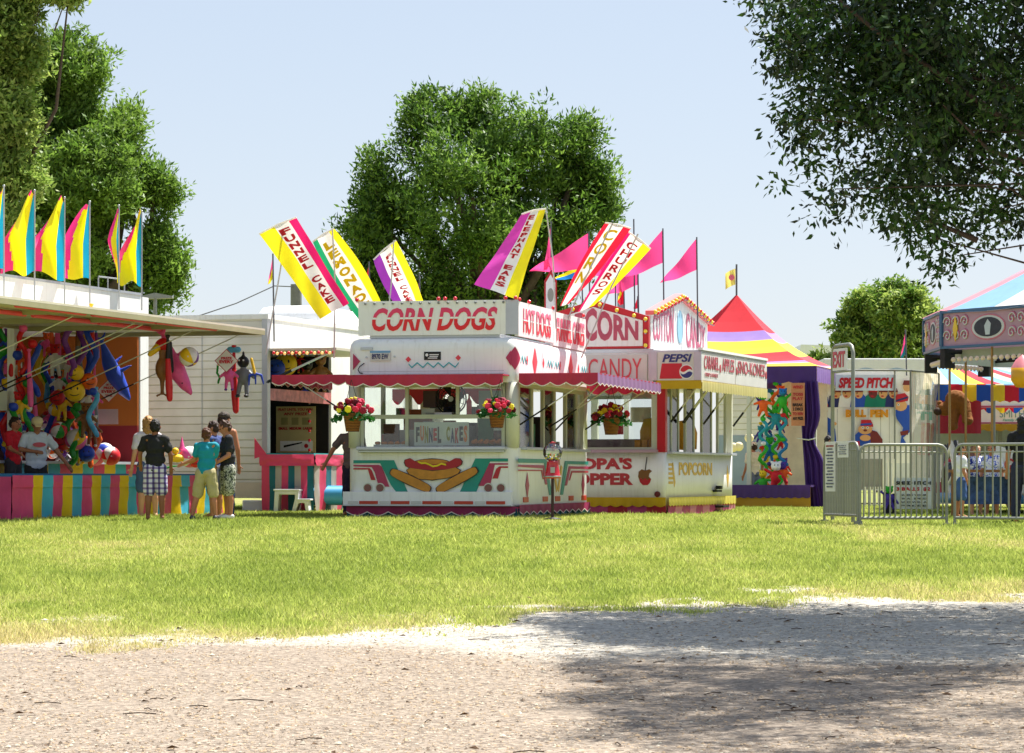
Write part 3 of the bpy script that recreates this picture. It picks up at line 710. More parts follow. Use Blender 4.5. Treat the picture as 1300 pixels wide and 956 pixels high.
strut(T1, (.75, 2.6, z), (.0, 2.6, 1.3)); strut(T1, (-W1 - .9, .1, z), (-W1, .1, 1.5)); strut(T1, (-.35, -.38, z), (-.35, .05, 1.55))
# rooftop sign
CD = split_mat('corn_dog_lettering', (222, 62, 104), (222, 40, 48), 2.905, .012)
b = MB(); b.box(-W1 + .14, -.2, .1, .16, 2.66, 3.16, WHITE); b.box(-W1 + .14, -W1 + .2, .16, L1 - .1, 2.66, 3.16, WHITE)
b.add([(-.2, .1, 2.66), (-.03, .2, 2.66), (-.03, .2, 3.16), (-.2, .1, 3.16), (-.2, .16, 2.66), (-.09, .24, 2.66), (-.09, .24, 3.16), (-.2, .16, 3.16)], [(0, 1, 2, 3), (4, 7, 6, 5), (3, 2, 6, 7)], ALU)
b.each('sign_board', T1)
b = MB(); b.box(-.09, -.03, .2, 2.6, 2.64, 3.14, WHITE); b.box(-.088, -.032, 2.63, L1 - .05, 2.6, 3.12, WHITE); b.each('sign_board', T1)
b = MB()
b.box(-W1 + .3, -.3, .15, L1 - .3, 2.62, 2.67, ALU); b.build('roof_hatch', T1)
b = MB(); b.text('CORN DOGS', -W1 + .35, -.32, 2.72, 3.06, .098, CD, .03, .28); b.each('lettering', T1)
HDM = split_mat('hot_dog_lettering', (232, 110, 140), (226, 60, 76), 2.88, .01)
b = MB(); b.M = Matrix.Translation((-.03, 0, 0)) @ RIGHT; b.text('HOT DOGS', .5, 2.4, 2.7, 3.06, -.004, HDM, .012); b.text('FUNNEL CAKES', 2.85, 4.95, 2.68, 3.04, -.004, HDM, .012); b.each('lettering', T1)
bulbs(T1, [(-W1 + .25 + i * .138, .08, 3.125) for i in range(16)], mat('grey_bulb', (120, 122, 122), .3), .018)
bulbs(T1, [(x, .09, 3.185) for x in (-W1 + .12, -1.66, -1.2, -1.1, -.95, -.2, -.05)] + [(-.03, y, 3.17) for y in (.25, .9, 2.6, 4.9)], LAMPR, .03)
# decals on the upper wall
b = MB(); RD = mat('red_decal', (226, 60, 76), .4)
for px, py in ((516.5, 455), (581, 453.5)): b.prism([(fx(px - 3.6), fz(py)), (fx(px), fz(py - 3.8)), (fx(px + 3.6), fz(py)), (fx(px), fz(py + 3.8))], -.01, -.004, RD)
zz = [(517, 461), (521, 465.5), (528, 459.5), (535.5, 465.5), (541.5, 459.5), (549, 465.5), (555, 459.5), (562, 465.5), (569, 459.5), (577, 465.5), (581.5, 460)]
b.prism([(fx(x), fz(y - .9)) for x, y in zz] + [(fx(x), fz(y + .9)) for x, y in zz[::-1]], -.01, -.004, mat('turquoise_decal', (60, 176, 178), .4)); b.each('zigzag_decal', T1)
b = MB(); b.prism([(fx(444.5), fz(447)), (fx(454), fz(457)), (fx(444.5), fz(468))], -.012, -.004, MAG); b.each('diamond_decal', T1)
b = MB(); b.prism([(-.17, 2.32), (-.1, 2.42), (-.1, 2.2)][:3] + [], -.012, -.003, MAG)
b.sheet(lambda u, v: (-.17 + .17 * math.sin(u * math.pi / 2) * 1.02, .17 - .178 * math.cos(u * math.pi / 2), 2.31 + (v - .5) * .34 * (1 - abs(2 * u - 1) * .98)), 12, 4, MAG); b.each('diamond_decal', T1)
b = MB(); b.M = RIGHT
for y in (1.15, 3.75): b.prism([(y - .16, 2.3), (y, 2.52), (y + .16, 2.3), (y, 2.08)], -.008, -.002, RD)
for y in (.62, 1.75, 2.95, 4.35): b.prism([(y - .05, 2.3), (y, 2.37), (y + .05, 2.3), (y, 2.23)], -.008, -.002, RD)
for y0 in (.2, 2.0, 2.55, 4.55):
    q = [(y0 + i * .09, 2.3 + (.05 if i % 2 else -.05)) for i in range(6)]; b.prism([(x, z + .012) for x, z in q] + [(x, z - .012) for x, z in q[::-1]], -.008, -.002, mat('turquoise_decal', (60, 176, 178)))
b.each('zigzag_decal', T1)
b = MB(); b.box(fx(467), fx(493.5), -.022, -.004, fz(456.5), fz(444), REFW); b.box(fx(467), fx(493.5), -.0225, -.0221, fz(446.5), fz(443.8), mat('plate_blue', (110, 160, 200)))
b.text('8970 EW', fx(469.5), fx(491), fz(454.5), fz(447.5), -.0235, NAVY, .02); b.build('licence_plate', T1)
b = MB(); b.box(fx(537), fx(558.5), -.01, -.003, fz(456), fz(445.5), BLACK); b.disc(fx(540.6), fz(449.6), .022, -.013, -.01, WHITE)
for k, (a, c) in enumerate(((544, 556), (544, 555), (542, 554))): b.box(fx(a), fx(c), -.012, -.01, fz(449.8 + k * 2.2), fz(448.7 + k * 2.2), WHITE)
b.build('maker_plate', T1)
b = MB(); b.box(fx(454.5), fx(470), -.02, -.003, fz(442.5), fz(439), ALU); b.disc(fx(462), fz(452), .015, -.015, 0, ALU, 8); b.disc(fx(498.5), fz(451.5), .015, -.015, 0, ALU, 8); b.each('marker_lamp', T1)
b = MB(); b.tube([(fx(459.5), -.02, fz(459.5)), (fx(454), -.05, fz(464)), (fx(452), -.05, fz(468)), (fx(454), -.03, fz(472)), (fx(457), -.01, fz(472.5))], .008, BLACK, 6); b.build('power_cable', T1)
# kitchen inside
b = MB(); b.box(-W1 + .3, -1.75, 1.3, 2.0, 1.02, 1.3, STEEL); b.box(-W1 + .35, -1.8, 1.9, 2.1, 1.3, 1.62, mat('amber_panel', (150, 84, 40))); b.box(-1.5, -.95, 2.2, 2.6, 1.02, 1.24, STEEL)
b.box(-W1 + .3, -.3, 3.6, 3.7, 1.02, 1.2, CREAM); b.box(-1.5, -1.1, .5, .8, 1.5, 1.54, STEEL); b.box(-1.65, -1.35, .45, .75, 1.02, 1.1, CREAM); b.each('kitchen_bench', T1)
b = MB(); b.box(-1.55, -1.36, .55, .8, 1.62, 1.86, mat('menu_box', (70, 40, 36))); b.box(-1.56, -1.36, .5, .8, 1.51, 1.6, CREAM); b.box(-.72, -.36, .6, .8, 1.54, 1.86, mat('napkin_grey', (150, 160, 160))); b.each('kitchen_shelf', T1)
BRK = mat('dark_brown_equipment', (74, 52, 44), .5); b = MB(); rk = random.Random(2)
for i in range(26):
    x = -W1 + .25 + rk.random() * 2.0; y = .7 + rk.random() * 1.6; w_ = rk.uniform(.06, .22); b.box(x, x + w_, y, y + .1, 1.02, 1.02 + rk.uniform(.1, .42), [BRK, STEEL, mat('grey_pan', (110, 108, 104), .4, .4), mat('amber_panel', (150, 84, 40)), DARK, mat('packet_red', (170, 60, 50))][i % 6])
for i in range(12):
    x = -W1 + .25 + rk.random() * 2.0; b.box(x, x + rk.uniform(.08, .2), 1.2, 1.25, 1.5, 1.5 + rk.uniform(.12, .3), [mat('grey_pan', (110, 108, 104)), mat('packet_blue', (50, 70, 130)), BRK, mat('packet_white', (200, 200, 196)), mat('packet_red', (170, 60, 50))][i % 5])
b.box(-W1 + .2, -.3, 1.2, 1.4, 1.47, 1.5, STEEL); b.each('kitchen_item', T1)
b = MB()
for i in range(14):
    y = .6 + i * .3; b.box(-.5 - .3 * (i % 3), -.3 - .3 * (i % 3), y, y + .15, 1.02, 1.15 + .25 * ((i * 7) % 4) / 2, [BRK, mat('packet_green', (60, 130, 80)), STEEL, mat('grey_pan', (110, 108, 104)), DARK][i % 5])
b.each('kitchen_item', T1)
b = MB(); b.sheet(lambda u, v: (-W1 + .25 + 2.0 * u, 1.6 + .1 * math.sin(u * 9), 1.92 - .16 * v * (1 + .5 * math.sin(u * 40))), 60, 2, mat('red_bunting', (230, 70, 80), trans=.4)); b.build('bunting', T1)
b = MB(); SIG = mat('menu_card', (210, 200, 170)); b.box(-2.2, -1.75, 2.9, 2.92, 1.5, 1.8, SIG); b.box(-1.2, -.8, 3.0, 3.02, 1.55, 1.9, mat('orange_card', (220, 110, 70))); b.box(-.62, -.36, 2.6, 2.62, 1.3, 1.75, RED); b.each('menu_card', T1)

# ================= popcorn stand =================
T2 = thing('popcorn_stand', 'white gabled food trailer lettered CORN and CANDY with yellow and pink skirts', 'food stand', (2.51, 51, 0), math.atan2(-.29, .957))
W2, L2 = 2.6, 4.95; S2 = 51 / F
def gx(px): return (px - 845) * S2 * 1.02
def hz(py): return .6 + (605 - py) * S2
DIP = -.07
b = MB(); rrect(b, -W2, 0, 0, L2, .06, [(0, DIP + .1), (0, 1.0)], WHITE); b.build('lower_wall', T2)
b = MB(); b.box(-W2, -.24, .0, L2, 2.1, 2.66, WHITE); b.box(-.24, 0, .06, L2, 2.1, 2.66, WHITE); b.box(-W2, -.2, -.02, .0, 2.63, 2.69, ALU); b.box(-.28, -.2, -.02, 0, 2.1, 2.63, ALU); b.build('upper_wall', T2)
b = MB(); b.box(-.14, 0, -.01, .12, 1.0, 2.1, CRIM); b.each('corner_post', T2)
b = MB(); b.box(-W2, -W2 + .12, .0, .1, 1.0, 2.1, CREAM); b.box(-.12, 0, L2 - .1, L2, 1.0, 2.1, CREAM); b.box(-W2, -W2 + .12, L2 - .1, L2, 1.0, 2.1, CREAM); b.each('corner_post', T2)
b = MB(); b.box(-W2 + .12, -.14, .01, .06, 1.03, 1.08, FRAME); b.box(-.24, -.14, .01, .06, 1.08, 2.1, FRAME); b.box(-1.62, -1.54, .01, .06, 1.08, 2.1, FRAME); b.each('window_frame', T2)
b = MB(); b.M = RIGHT
for y in (.5, 1.0, 1.5, 2.1, 2.7, 3.4, 3.9, 4.5): b.box(y - .03, y + .03, .02, .06, 1.0, 2.1, FRAME)
b.each('window_frame', T2)
b = MB(); b.box(-1.54, -.24, .03, .036, 1.08, 2.1, GLS); b.each('window_pane', T2)
b = MB(); b.M = RIGHT; b.box(.15, 1.0, .035, .04, 1.0, 2.1, GLS); b.box(1.5, 2.1, .035, .04, 1.0, 2.1, GLS); b.box(2.7, 3.4, .035, .04, 1.0, 2.1, GLS); b.each('window_pane', T2)
b = MB(); b.box(-W2 + .12, -.12, -.1, .0, .99, 1.04, mat('mauve_sill', (170, 140, 158))); b.build('counter_sill', T2, .006)
b = MB(); b.M = RIGHT; b.box(.1, L2 - .1, -.1, .0, .97, 1.01, SILL); b.build('counter_sill', T2, .006)
b = MB(); b.text("GRANDPA'S", -2.33, gx(802), hz(596), hz(581), -.002, CRIM, .05); b.text('POPPER', -1.72, gx(803.5), hz(616), hz(600.5), -.002, CRIM, .05); b.each('lettering', T2)
b = MB(); AP = mat('caramel_apple_paint', (120, 78, 36), .5); cx, cz = gx(819), hz(605)
ap = [(-.11, .08), (-.06, .12), (0, .1), (.07, .12), (.115, .09), (.07, .05), (.06, .0), (.1, -.04), (.08, -.1), (.04, -.14), (-.04, -.14), (-.09, -.08), (-.12, 0)]
b.prism([(cx + x, cz + z) for x, z in ap], -.006, -.001, AP)
b.prism([(cx + x, cz + z) for x, z in [(-.1, -.05), (-.07, -.02), (-.04, -.06), (0, -.02), (.04, -.06), (.07, -.03), (.1, -.05), (.08, -.1), (.04, -.14), (-.04, -.14), (-.09, -.09)]], -.01, -.006, CRIM)
b.tube([(cx, -.008, cz + .1), (cx + .03, -.008, cz + .32)], .008, OL, 5); b.build('apple_painting', T2)
b = MB(); b.disc(gx(835), hz(627.5), .05, -.03, 0, MAROON); b.build('tail_light', T2)
b = MB(); b.M = RIGHT; b.text('POPCORN', .9, 3.3, .62, .84, -.004, GOLD, .03)
for k in range(5): b.box(.2, .5, -.006, -.001, .48 + k * .075, .52 + k * .075, GOLD)
b.prism([(.5, .84), (.66, .5), (.58, .42), (.42, .8)], -.006, -.001, GOLD); b.prism([(4.5, .8), (4.62, .6), (4.55, .4), (4.44, .6)], -.006, -.001, GOLD); b.each('lettering', T2)
PK2 = mat('pink_cloth_b', (176, 58, 112), .6, trans=.15); RD2 = mat('red_cloth_b', (160, 26, 48), .6, trans=.1)
b = MB(); scallop(b, -W2, 0.02, -.06, DIP + .17, DIP + .33, YEL, 14, .03, None); b.build('skirt', T2)
b = MB(); stripes_box(b, -W2, .02, -.045, DIP - .01, DIP + .2, [PK2, RD2], [1] * 8, ripple=.03); b.build('under_skirt', T2)
b = MB(); scallop(b, 0, L2, .06, DIP + .17, DIP + .33, mat('cream_yellow_cloth', (222, 206, 90), trans=.2), 24, .03, None, side=True); b.build('skirt', T2)
b = MB(); stripes_box(b, 0, L2, .045, DIP - .01, DIP + .2, [PK2, mat('pale_pink_cloth', (214, 130, 150), trans=.2)], [1] * 10, True, .03); b.build('under_skirt', T2)
b = MB(); b.M = RIGHT; b.box(3.3, 3.7, -.09, -.02, .33, .37, BLACK); b.box(3.55, 3.7, -.1, -.02, .38, .44, BLACK); b.box(3.35, 3.8, -.2, -.05, .06, .1, BLACK); b.each('door_step', T2)
# front valance + CANDY board + gable CORN
b = MB(); z = 2.12; b.box(-W2, -.3, -.5, 0, z, z + .02, RED); scallop(b, -W2, -.1, -.5, z - .1, z + .02, mat('red_fringe', (214, 44, 52), trans=.3), 12, .03, None); scallop(b, -W2, -.1, -.47, z - .15, z - .02, YEL, 9, .05, None); b.build('awning', T2)
CN = mat('thin_red_lettering', (214, 74, 84), .5)
b = MB(); b.box(-W2 + .02, gx(822), -.035, -.0, 2.12, 2.6, REFW); b.each('sign_board', T2); b = MB(); b.text('COTTON CANDY', -2.5, gx(815), 2.2, 2.54, -.039, CN, .0); b.each('lettering', T2)
pk, sh = gx(752), gx(823)
gz0, gz1, gzp = 2.7, hz(401), hz(379); xl = 2 * pk - sh
b = MB(); b.prism([(xl, gz0), (sh, gz0), (sh, gz1), (pk, gzp), (xl, gz1)], .02, .1, RED); b.build('gable_board', T2)
b = MB(); i_ = .1; b.prism([(xl + i_, gz0 + .04), (sh - i_, gz0 + .04), (sh - i_, gz1 - .07), (pk, gzp - .12), (xl + i_, gz1 - .07)], .005, .02, WHITE); b.build('gable_panel', T2)
b = MB()
w = sh - i_ - (xl + i_)
def gl(u, v, x0=xl + .18, x1=sh - .17): 
    x = x0 + (x1 - x0) * u; top = gz1 - .13 + (gzp - gz1) * (1 - abs(x - pk) / (sh - pk)); return (x, .001, gz0 + .13 + (top - gz0 - .13) * v)
b.text('POPCORN', 0, 1, 0, 1, 0, PINKL, .04, fn=gl); b.each('lettering', T2)
rim = [(xl + .05, gz0 + .1), (xl + .05, (gz0 + gz1) / 2), (xl + .05, gz1 - .05)] + [(xl + .05 + (pk - xl - .05) * t, gz1 - .04 + (gzp - gz1) * t) for t in (.3, .6, .9)] + [(pk + (sh - .05 - pk) * t, gzp - .05 + (gz1 - gzp) * t) for t in (.12, .45, .78)] + [(sh - .05, z) for z in (gz0 + .05, gz0 + .28, gz0 + .48)]
bulbs(T2, [(x, .0, z) for x, z in rim], LAMPY, .035)
# side gable COTTON CANDY
GX = gx(823); Y0, Y1, YP = .15, 4.2, 2.15
b = MB(); b.M = Matrix.Translation((GX, 0, 0)) @ RIGHT; b.prism([(Y0, gz0), (Y1, gz0), (Y1, gz1 + .06), (YP, 3.62), (Y0, gz1 + .03)], 0, .07, WHITE); b.build('gable_board', T2)
b = MB(); b.M = Matrix.Translation((GX, 0, 0)) @ RIGHT
PPK = mat('pale_pink_lettering', (240, 150, 180))
b.text('COTTON', 0, 1, 0, 1, 0, PPK, .02, fn=lambda u, v: (.3 + 1.4 * u, -.008, gz0 + .15 + (.42 + .22 * u) * v)); b.text('CANDY', 0, 1, 0, 1, 0, PPK, .02, fn=lambda u, v: (2.6 + 1.4 * u, -.008, gz0 + .12 + (.62 - .22 * u) * v)); b.each('lettering', T2)
b = MB(); b.M = Matrix.Translation((GX, 0, 0)) @ RIGHT; b.disc(YP, gz0 + .45, .28, -.012, -.001, mat('candy_floss_blue', (150, 196, 220)), 18, .2); b.each('candy_floss_emblem', T2)
b = MB(); b.M = Matrix.Translation((GX, 0, 0)) @ RIGHT
ln = [(Y0, gz1 + .03), (YP, 3.62), (Y1, gz1 + .06)]
b.prism([(Y0, gz1 + .03), (YP, 3.62), (Y1, gz1 + .06), (Y1, gz1 + .13), (YP, 3.71), (Y0, gz1 + .1)], -.05, .09, mat('pink_trim_board', (240, 130, 130))); b.build('gable_trim', T2)
pts = [(GX + .07, Y0 + (YP - Y0) * t, gz1 + .07 + (3.67 - gz1 - .07) * t) for t in np.linspace(.02, .98, 9)] + [(GX + .07, YP + (Y1 - YP) * t, 3.67 + (gz1 + .1 - 3.67) * t) for t in np.linspace(.04, 1, 9)]
bulbs(T2, pts[::1], LAMPY, .04); bulbs(T2, [(p[0] + .01, p[1] + .12, p[2] - .015) for p in pts], LAMPR, .036)
b = MB(); b.box(xl + .1, GX - .02, .1, Y1, 2.66, 2.72, ALU); b.build('roof_hatch', T2)
# raised side flap: drink sign on its end, painted boards along its outer edge
fx0, fx1 = -.22, .62
b = MB(); b.box(fx0, fx1, -.06, L2, 2.62, 2.66, ALU); b.box(fx0, fx0 + .1, -.1, -.06, 2.17, 2.63, ALU); b.box(fx1 - .12, fx1, -.1, -.06, 2.17, 2.63, ALU); b.box(fx0 + .1, fx1 - .12, -.085, -.06, 2.17, 2.63, REFW); b.build('side_flap', T2)
b = MB(); bx = lambda px: fx0 + (px - 828) * (fx1 - fx0) / 65.0; bz = lambda py: 2.17 + (483 - py) * .46 / 35
NB = mat('cola_navy', (40, 52, 120), .35); CR = mat('cola_red', (196, 30, 44), .35)
b.text('PEPSI', bx(842.5), bx(881), bz(460.5), bz(450.5), -.088, NB, .03, .25); b.prism([(bx(839), bz(481)), (bx(842), bz(462)), (bx(868), bz(462)), (bx(868), bz(481))], -.09, -.086, CR)
ccx, ccz, cr = bx(874), bz(472.5), .118
b.disc(ccx, ccz, cr, -.094, -.09, WHITE, 28)
def arc(a0, a1, r, n=14): return [(ccx + r * math.cos(R(a0 + (a1 - a0) * i / n)), ccz + r * math.sin(R(a0 + (a1 - a0) * i / n))) for i in range(n + 1)]
wv = lambda s, o: [(ccx + cr * .88 * t, ccz + o + cr * .2 * math.sin(t * 3.14) * s) for t in np.linspace(-.95, .95, 11)]
b.prism(arc(10, 170, cr * .88) + wv(1, cr * .16), -.098, -.094, CR); b.prism(arc(-170, -10, cr * .88) + wv(1, -cr * .16)[::-1], -.098, -.094, NB); b.build('cola_sign', T2)
b = MB(); b.M = Matrix.Translation((fx1, 0, 0)) @ RIGHT; b.box(-.06, 2.4, 0, .05, 2.14, 2.66, REFW); b.box(2.44, L2, 0, .05, 2.14, 2.66, REFW); b.box(-.07, L2, -.02, .06, 2.66, 2.7, WHITE); b.each('sign_board', T2)
DR = mat('dull_red_lettering', (180, 84, 96)); b = MB(); b.M = Matrix.Translation((fx1, 0, 0)) @ RIGHT
b.text('CARAMEL', .1, 1.15, 2.36, 2.58, -.004, DR, .01); b.text('APPLES', 1.4, 2.3, 2.36, 2.58, -.004, DR, .01); b.text('SNO-KONES', 2.6, 4.75, 2.36, 2.58, -.004, DR, .01)
for y in (1.27, 2.52, 4.86): b.disc(y, 2.4, .07, -.01, 0, CRIM, 10, .05)
b.text('CRISP & SWEET', .15, 1.1, 2.24, 2.3, -.004, DR, .0); b.each('lettering', T2)
b = MB(); b.box(fx0 + .08, fx1, -.075, -.07, 2.03, 2.18, YEL); b.build('valance', T2)
b = MB(); scallop(b, -.06, L2, fx1 + .012, 1.98, 2.16, mat('cream_cloth', (232, 222, 150), trans=.4), 26, .02, None, side=True); b.box(0, fx1, 0, L2, 2.14, 2.17, YEL); b.build('valance', T2)
for y in (.1, .9, 1.0, 2.4, 4.7): strut(T2, (fx1 - .06, y, 2.14), (.02, y + .2, 1.5), .014)
b = MB()
for i, (x, y, r) in enumerate(((-.35, .5, .2), (-.45, 1.4, .24), (-.3, 2.6, .2))): b.lathe([(0, 0), (r, .02), (r * 1.05, .3), (r * .7, .5), (0, .52)], mat('popcorn_amber', (220, 160, 40), .4, trans=.2), 14, (x, y, 1.05))
b.box(-1.5, -.3, .5, .8, 1.0, 1.22, mat('candy_rack', (120, 96, 104))); b.box(-1.2, -.9, .7, .72, 1.3, 1.6, RED); b.box(-.75, -.4, .6, .62, 1.5, 1.75, SIG); b.each('popcorn_kettle', T2)
b = MB()
for i, (px, c) in enumerate(((806, 'a'), (815, 'a'), (824, 'a'))): b.box(gx(px) - .05, gx(px) + .05, .15, .3, 1.08, 1.2, mat('caramel_orange', (216, 140, 40)))
b.sheet(lambda u, v: (-1.5 + 1.25 * u, .4, 2.08 - .2 * v), 10, 1, mat('back_curtain', (170, 180, 160), trans=.4)); b.each('display_tray', T2)
# ================= game trailer on the left =================
UG = Vector((.287, .958, 0)); AG = math.atan2(-.287, .958)
GT = thing('game_trailer', 'white prize game trailer with an open side and a long raised awning', 'game booth', (-7.9, 46.35, 0), AG)
# local: +y away along the facade, -x into the trailer; facade at x=0
def loc(o, wx, wy):
    d = Vector((wx, wy, 0)) - Vector((o.location.x, o.location.y, 0)); a = o.rotation_euler.z
    return (d.x * math.cos(a) + d.y * math.sin(a), -d.x * math.sin(a) + d.y * math.cos(a))
gy0, gy1 = -5.0, 5.95
OLIVE = mat('olive_frame', (150, 146, 112), .5, var=.12); AWR = mat('awning_red_tube', (224, 66, 84), .45)
b = MB(); b.box(-2.3, 0, gy0, gy1, 2.95, 3.62, WHITE); b.build('fascia', GT)
b = MB(); b.box(-2.3, .02, gy0, gy1, 3.62, 3.66, ALU); b.build('roof_edge', GT)
b = MB(); b.box(-2.3, 0, gy0, gy1, .25, .78, WHITE); b.build('lower_wall', GT)
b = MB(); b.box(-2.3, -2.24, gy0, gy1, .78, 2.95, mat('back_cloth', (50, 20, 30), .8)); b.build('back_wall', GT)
b = MB(); b.box(-2.24, -.02, gy1 - .1, gy1 - .04, 1.45, 2.95, mat('orange_wall', (150, 78, 10), .6)); b.box(-2.24, -.02, gy1 - .1, gy1 - .04, .78, 1.45, mat('dark_red_wall', (118, 14, 26), .6)); b.each('end_wall', GT)
b = MB(); b.box(-.28, 0, gy1 - .02, gy1 + .32, .3, 3.6, WHITE); b.build('corner_post', GT)
b = MB(); b.box(-.12, .0, 1.15, 1.42, .78, 2.95, WHITE); b.build('centre_post', GT)
BLU = mat('blue_stripe', (70, 178, 214), .5, trans=.2); PKS = mat('pink_stripe', (222, 74, 128), .5, var=.15, trans=.2); YLS = mat('yellow_stripe', (234, 196, 20), .5, trans=.2)
b = MB(); stripes_box(b, gy0, gy1 + .1, .06, .58, .8, [PKS, YLS, BLU], [1] * 26, True, .02, 3); b.build('counter_bunting', GT)
b = MB(); b.M = RIGHT; b.box(gy0, gy1, -.2, .0, .8, .84, SILL); b.build('counter_top', GT)
b = MB(); b.box(-2.2, -.05, 1.0, 1.06, 1.6, 1.9, CREAM); b.build('shelf', GT)
# awning flap
ax1, ay1 = loc(GT, -4.06 * .96, 51.1 * .96); ax0, ay0 = loc(GT, -6.05 * .96, 44.4 * .96)
AZ_ = -.095
b = MB(); b.box(0, ax0, ay0 - 3, ay1, 2.895, 2.925, mat('awning_sheet', (196, 190, 170), .6)); b.build('awning', GT)
b = MB(); b.box(ax0 - .06, ax0, ay0 - 3, ay1, 2.825, 2.893, OLIVE); b.each('awning_frame', GT)
b = MB()
for y in (ay0, (ay0 + ay1) / 2 - 1.1, (ay0 + ay1) / 2 + 1.1, ay1 - .06): b.box(.02, ax0 - .06, y, y + .07, 2.825, 2.893, OLIVE)
b.box(.0, .02, ay0 - 3, ay1, 2.85, 2.895, OLIVE); b.each('awning_frame', GT)
for a, c in ((ay0 - 2, ay0 + .15), (ay0 + .4, ay0 + 2.5), (ay0 + 2.6, ay0 + 4.9)):
    b = MB(); b.tube([(ax0 - .1, a, 2.84), (ax0 - .1, c, 2.84)], .035, AWR, 8); b.build('rolled_banner', GT)
    b = MB(); b.tube([(ax0 - 1.0, a, 2.84), (ax0 - 1.0, c, 2.84)], .035, AWR, 8); b.build('rolled_banner', GT)
for y in (ay0 + .2, ay0 + 2.3, ay0 + 2.6, ay1 - 2.2, ay1 - .4): strut(GT, (ax0 - .3, y, 2.805), (.02, y - .2, 1.6), .009)
# flags on the roof
FB = mat('flag_blue', (20, 160, 200), .5, trans=.4); FY = mat('flag_yellow', (250, 236, 20), .5, trans=.45); FP = mat('flag_pink', (250, 50, 140), .5, trans=.45)
POLE = mat('flag_pole', (178, 180, 180), .3, .6)
def swoop(px, pyb, pyt, wpx, D, label, k):
    base = P(px, pyb, D); t = thing('roof_flag', label, 'flag', base, 0, 'blue yellow and pink flags along the game trailer roof')
    H = (pyb - pyt) * D / F; w = wpx * D / F
    m = MB(); m.tube([(0, 0, -.4), (.0, 0, H)], .012, POLE, 6); m.ball((0, 0, H), .02, POLE, 6, 5); m.build('pole', t)
    def fn(u, v):
        lim = min(1, (v * 1.7 + .05)) ** .75 if k != 4 else (.45 + .3 * math.sin(v * 5)) * min(1, v * 2 + .1)
        x = -1.1 * w * u * lim * (1 - .1 * max(0, v - .75)); sag = .06 * u * u * H
        y = (.2 + .07 * (k % 3)) * math.sin(u * (3.6 + k % 2 * 2) + v * (2.2 + k % 3) + k * 1.7) * u * w * 1.8
        return (x, y, H * (1 - .97 * v) - sag * (1 - v) + (.05 + .05 * (k % 3)) * w * math.sin(u * (5 + k % 2 * 3) + k * 2.1))
    def mf(u, v):
        if u < .24: return FB
        if u > .80 + .14 * math.sin(v * 3 + k) or (v < .05 and u > .5): return FP
        return FY
    m = MB(); m.sheet(fn, 20, 16, FY, True, mf); m.build('cloth', t)
D_ = 49
for i, (px, pb, pt, w, lb) in enumerate(((5, 345, 236, 26, 'leftmost roof flag, mostly cut off by the picture edge'), (44, 350, 242, 38, 'roof flag second from the left with a short pink tip'), (82, 354, 251, 40, 'broad roof flag with a full pink hem above the game trailer post'),
     (114, 357, 256, 33, 'roof flag with a narrow pink edge between the broad flag and the crumpled one'), (151, 361, 261, 18, 'crumpled narrow roof flag folded around its pole'), (180, 363, 268, 26, 'rightmost roof flag at the end of the game trailer'))):
    swoop(px, pb, pt, w, 45.5 + i * 1.15, lb, i)
b = MB()
for px, D in ((125, 51), (137, 51), (158, 52)): q = P(px, 352, D); b.tube([q, q - Vector((0, 0, .25))], .012, POLE, 6)
b.tube([P(125, 351, 51), P(168, 356, 52)], .014, POLE, 6)
tag(b.build('roof_rail'), 'low grey rail on the roof end of the left game trailer', 'rail')
# ---- striped counter in front of the game trailer ----
ca = math.atan2(-.4, 1) 
GC = thing('striped_counter', 'long low game counter draped in pink yellow and blue stripes beside the boys', 'counter', (-6.93, 43.2, gz(-7, 43)), ca)
Lc = 6.6
b = MB(); b.box(-.9, 0, 0, Lc, .62, .665, mat('blue_top', (16, 96, 150), .4)); b.build('top', GC)
b = MB(); stripes_box(b, 0, Lc, .012, .0, .62, [PKS, YLS, BLU], [2.0] + [1] * 22, True, .05, 5, 3); b.build('striped_cloth', GC)
b = MB(); stripes_box(b, -.02, Lc, .03, .47, .64, [PKS, YLS, BLU], [2.0] + [1] * 22, True, .02, 5, 3); b.build('cloth_pelmet', GC)
b = MB(); stripes_box(b, -.9, 0, -.012, .0, .62, [PKS, YLS, BLU], [1] * 4, False, .03, 5, 8); b.build('end_cloth', GC)
b = MB(); b.box(-.86, -.82, .05, Lc, 0, .62, DARK); b.build('inner_panel', GC)
GC2 = thing('striped_counter', 'second striped counter with slanting brace, cut by the left picture edge', 'counter', (-7.35, 43.9, gz(-7, 43.5)), ca)
b = MB(); b.box(-2.4, -.05, 0, .06, .45, .7, PKS); b.box(-2.4, -.05, .0, .07, .0, .18, mat('blue_top', (16, 96, 150))); b.box(-2.4, -.05, .07, .1, .18, .45, mat('dark_red_wall', (150, 18, 30))); b.each('panel', GC2)
b = MB(); b.tube([(-.6, -.02, .15), (-.05, -.02, .5)], .04, BLU, 6); b.build('brace', GC2)

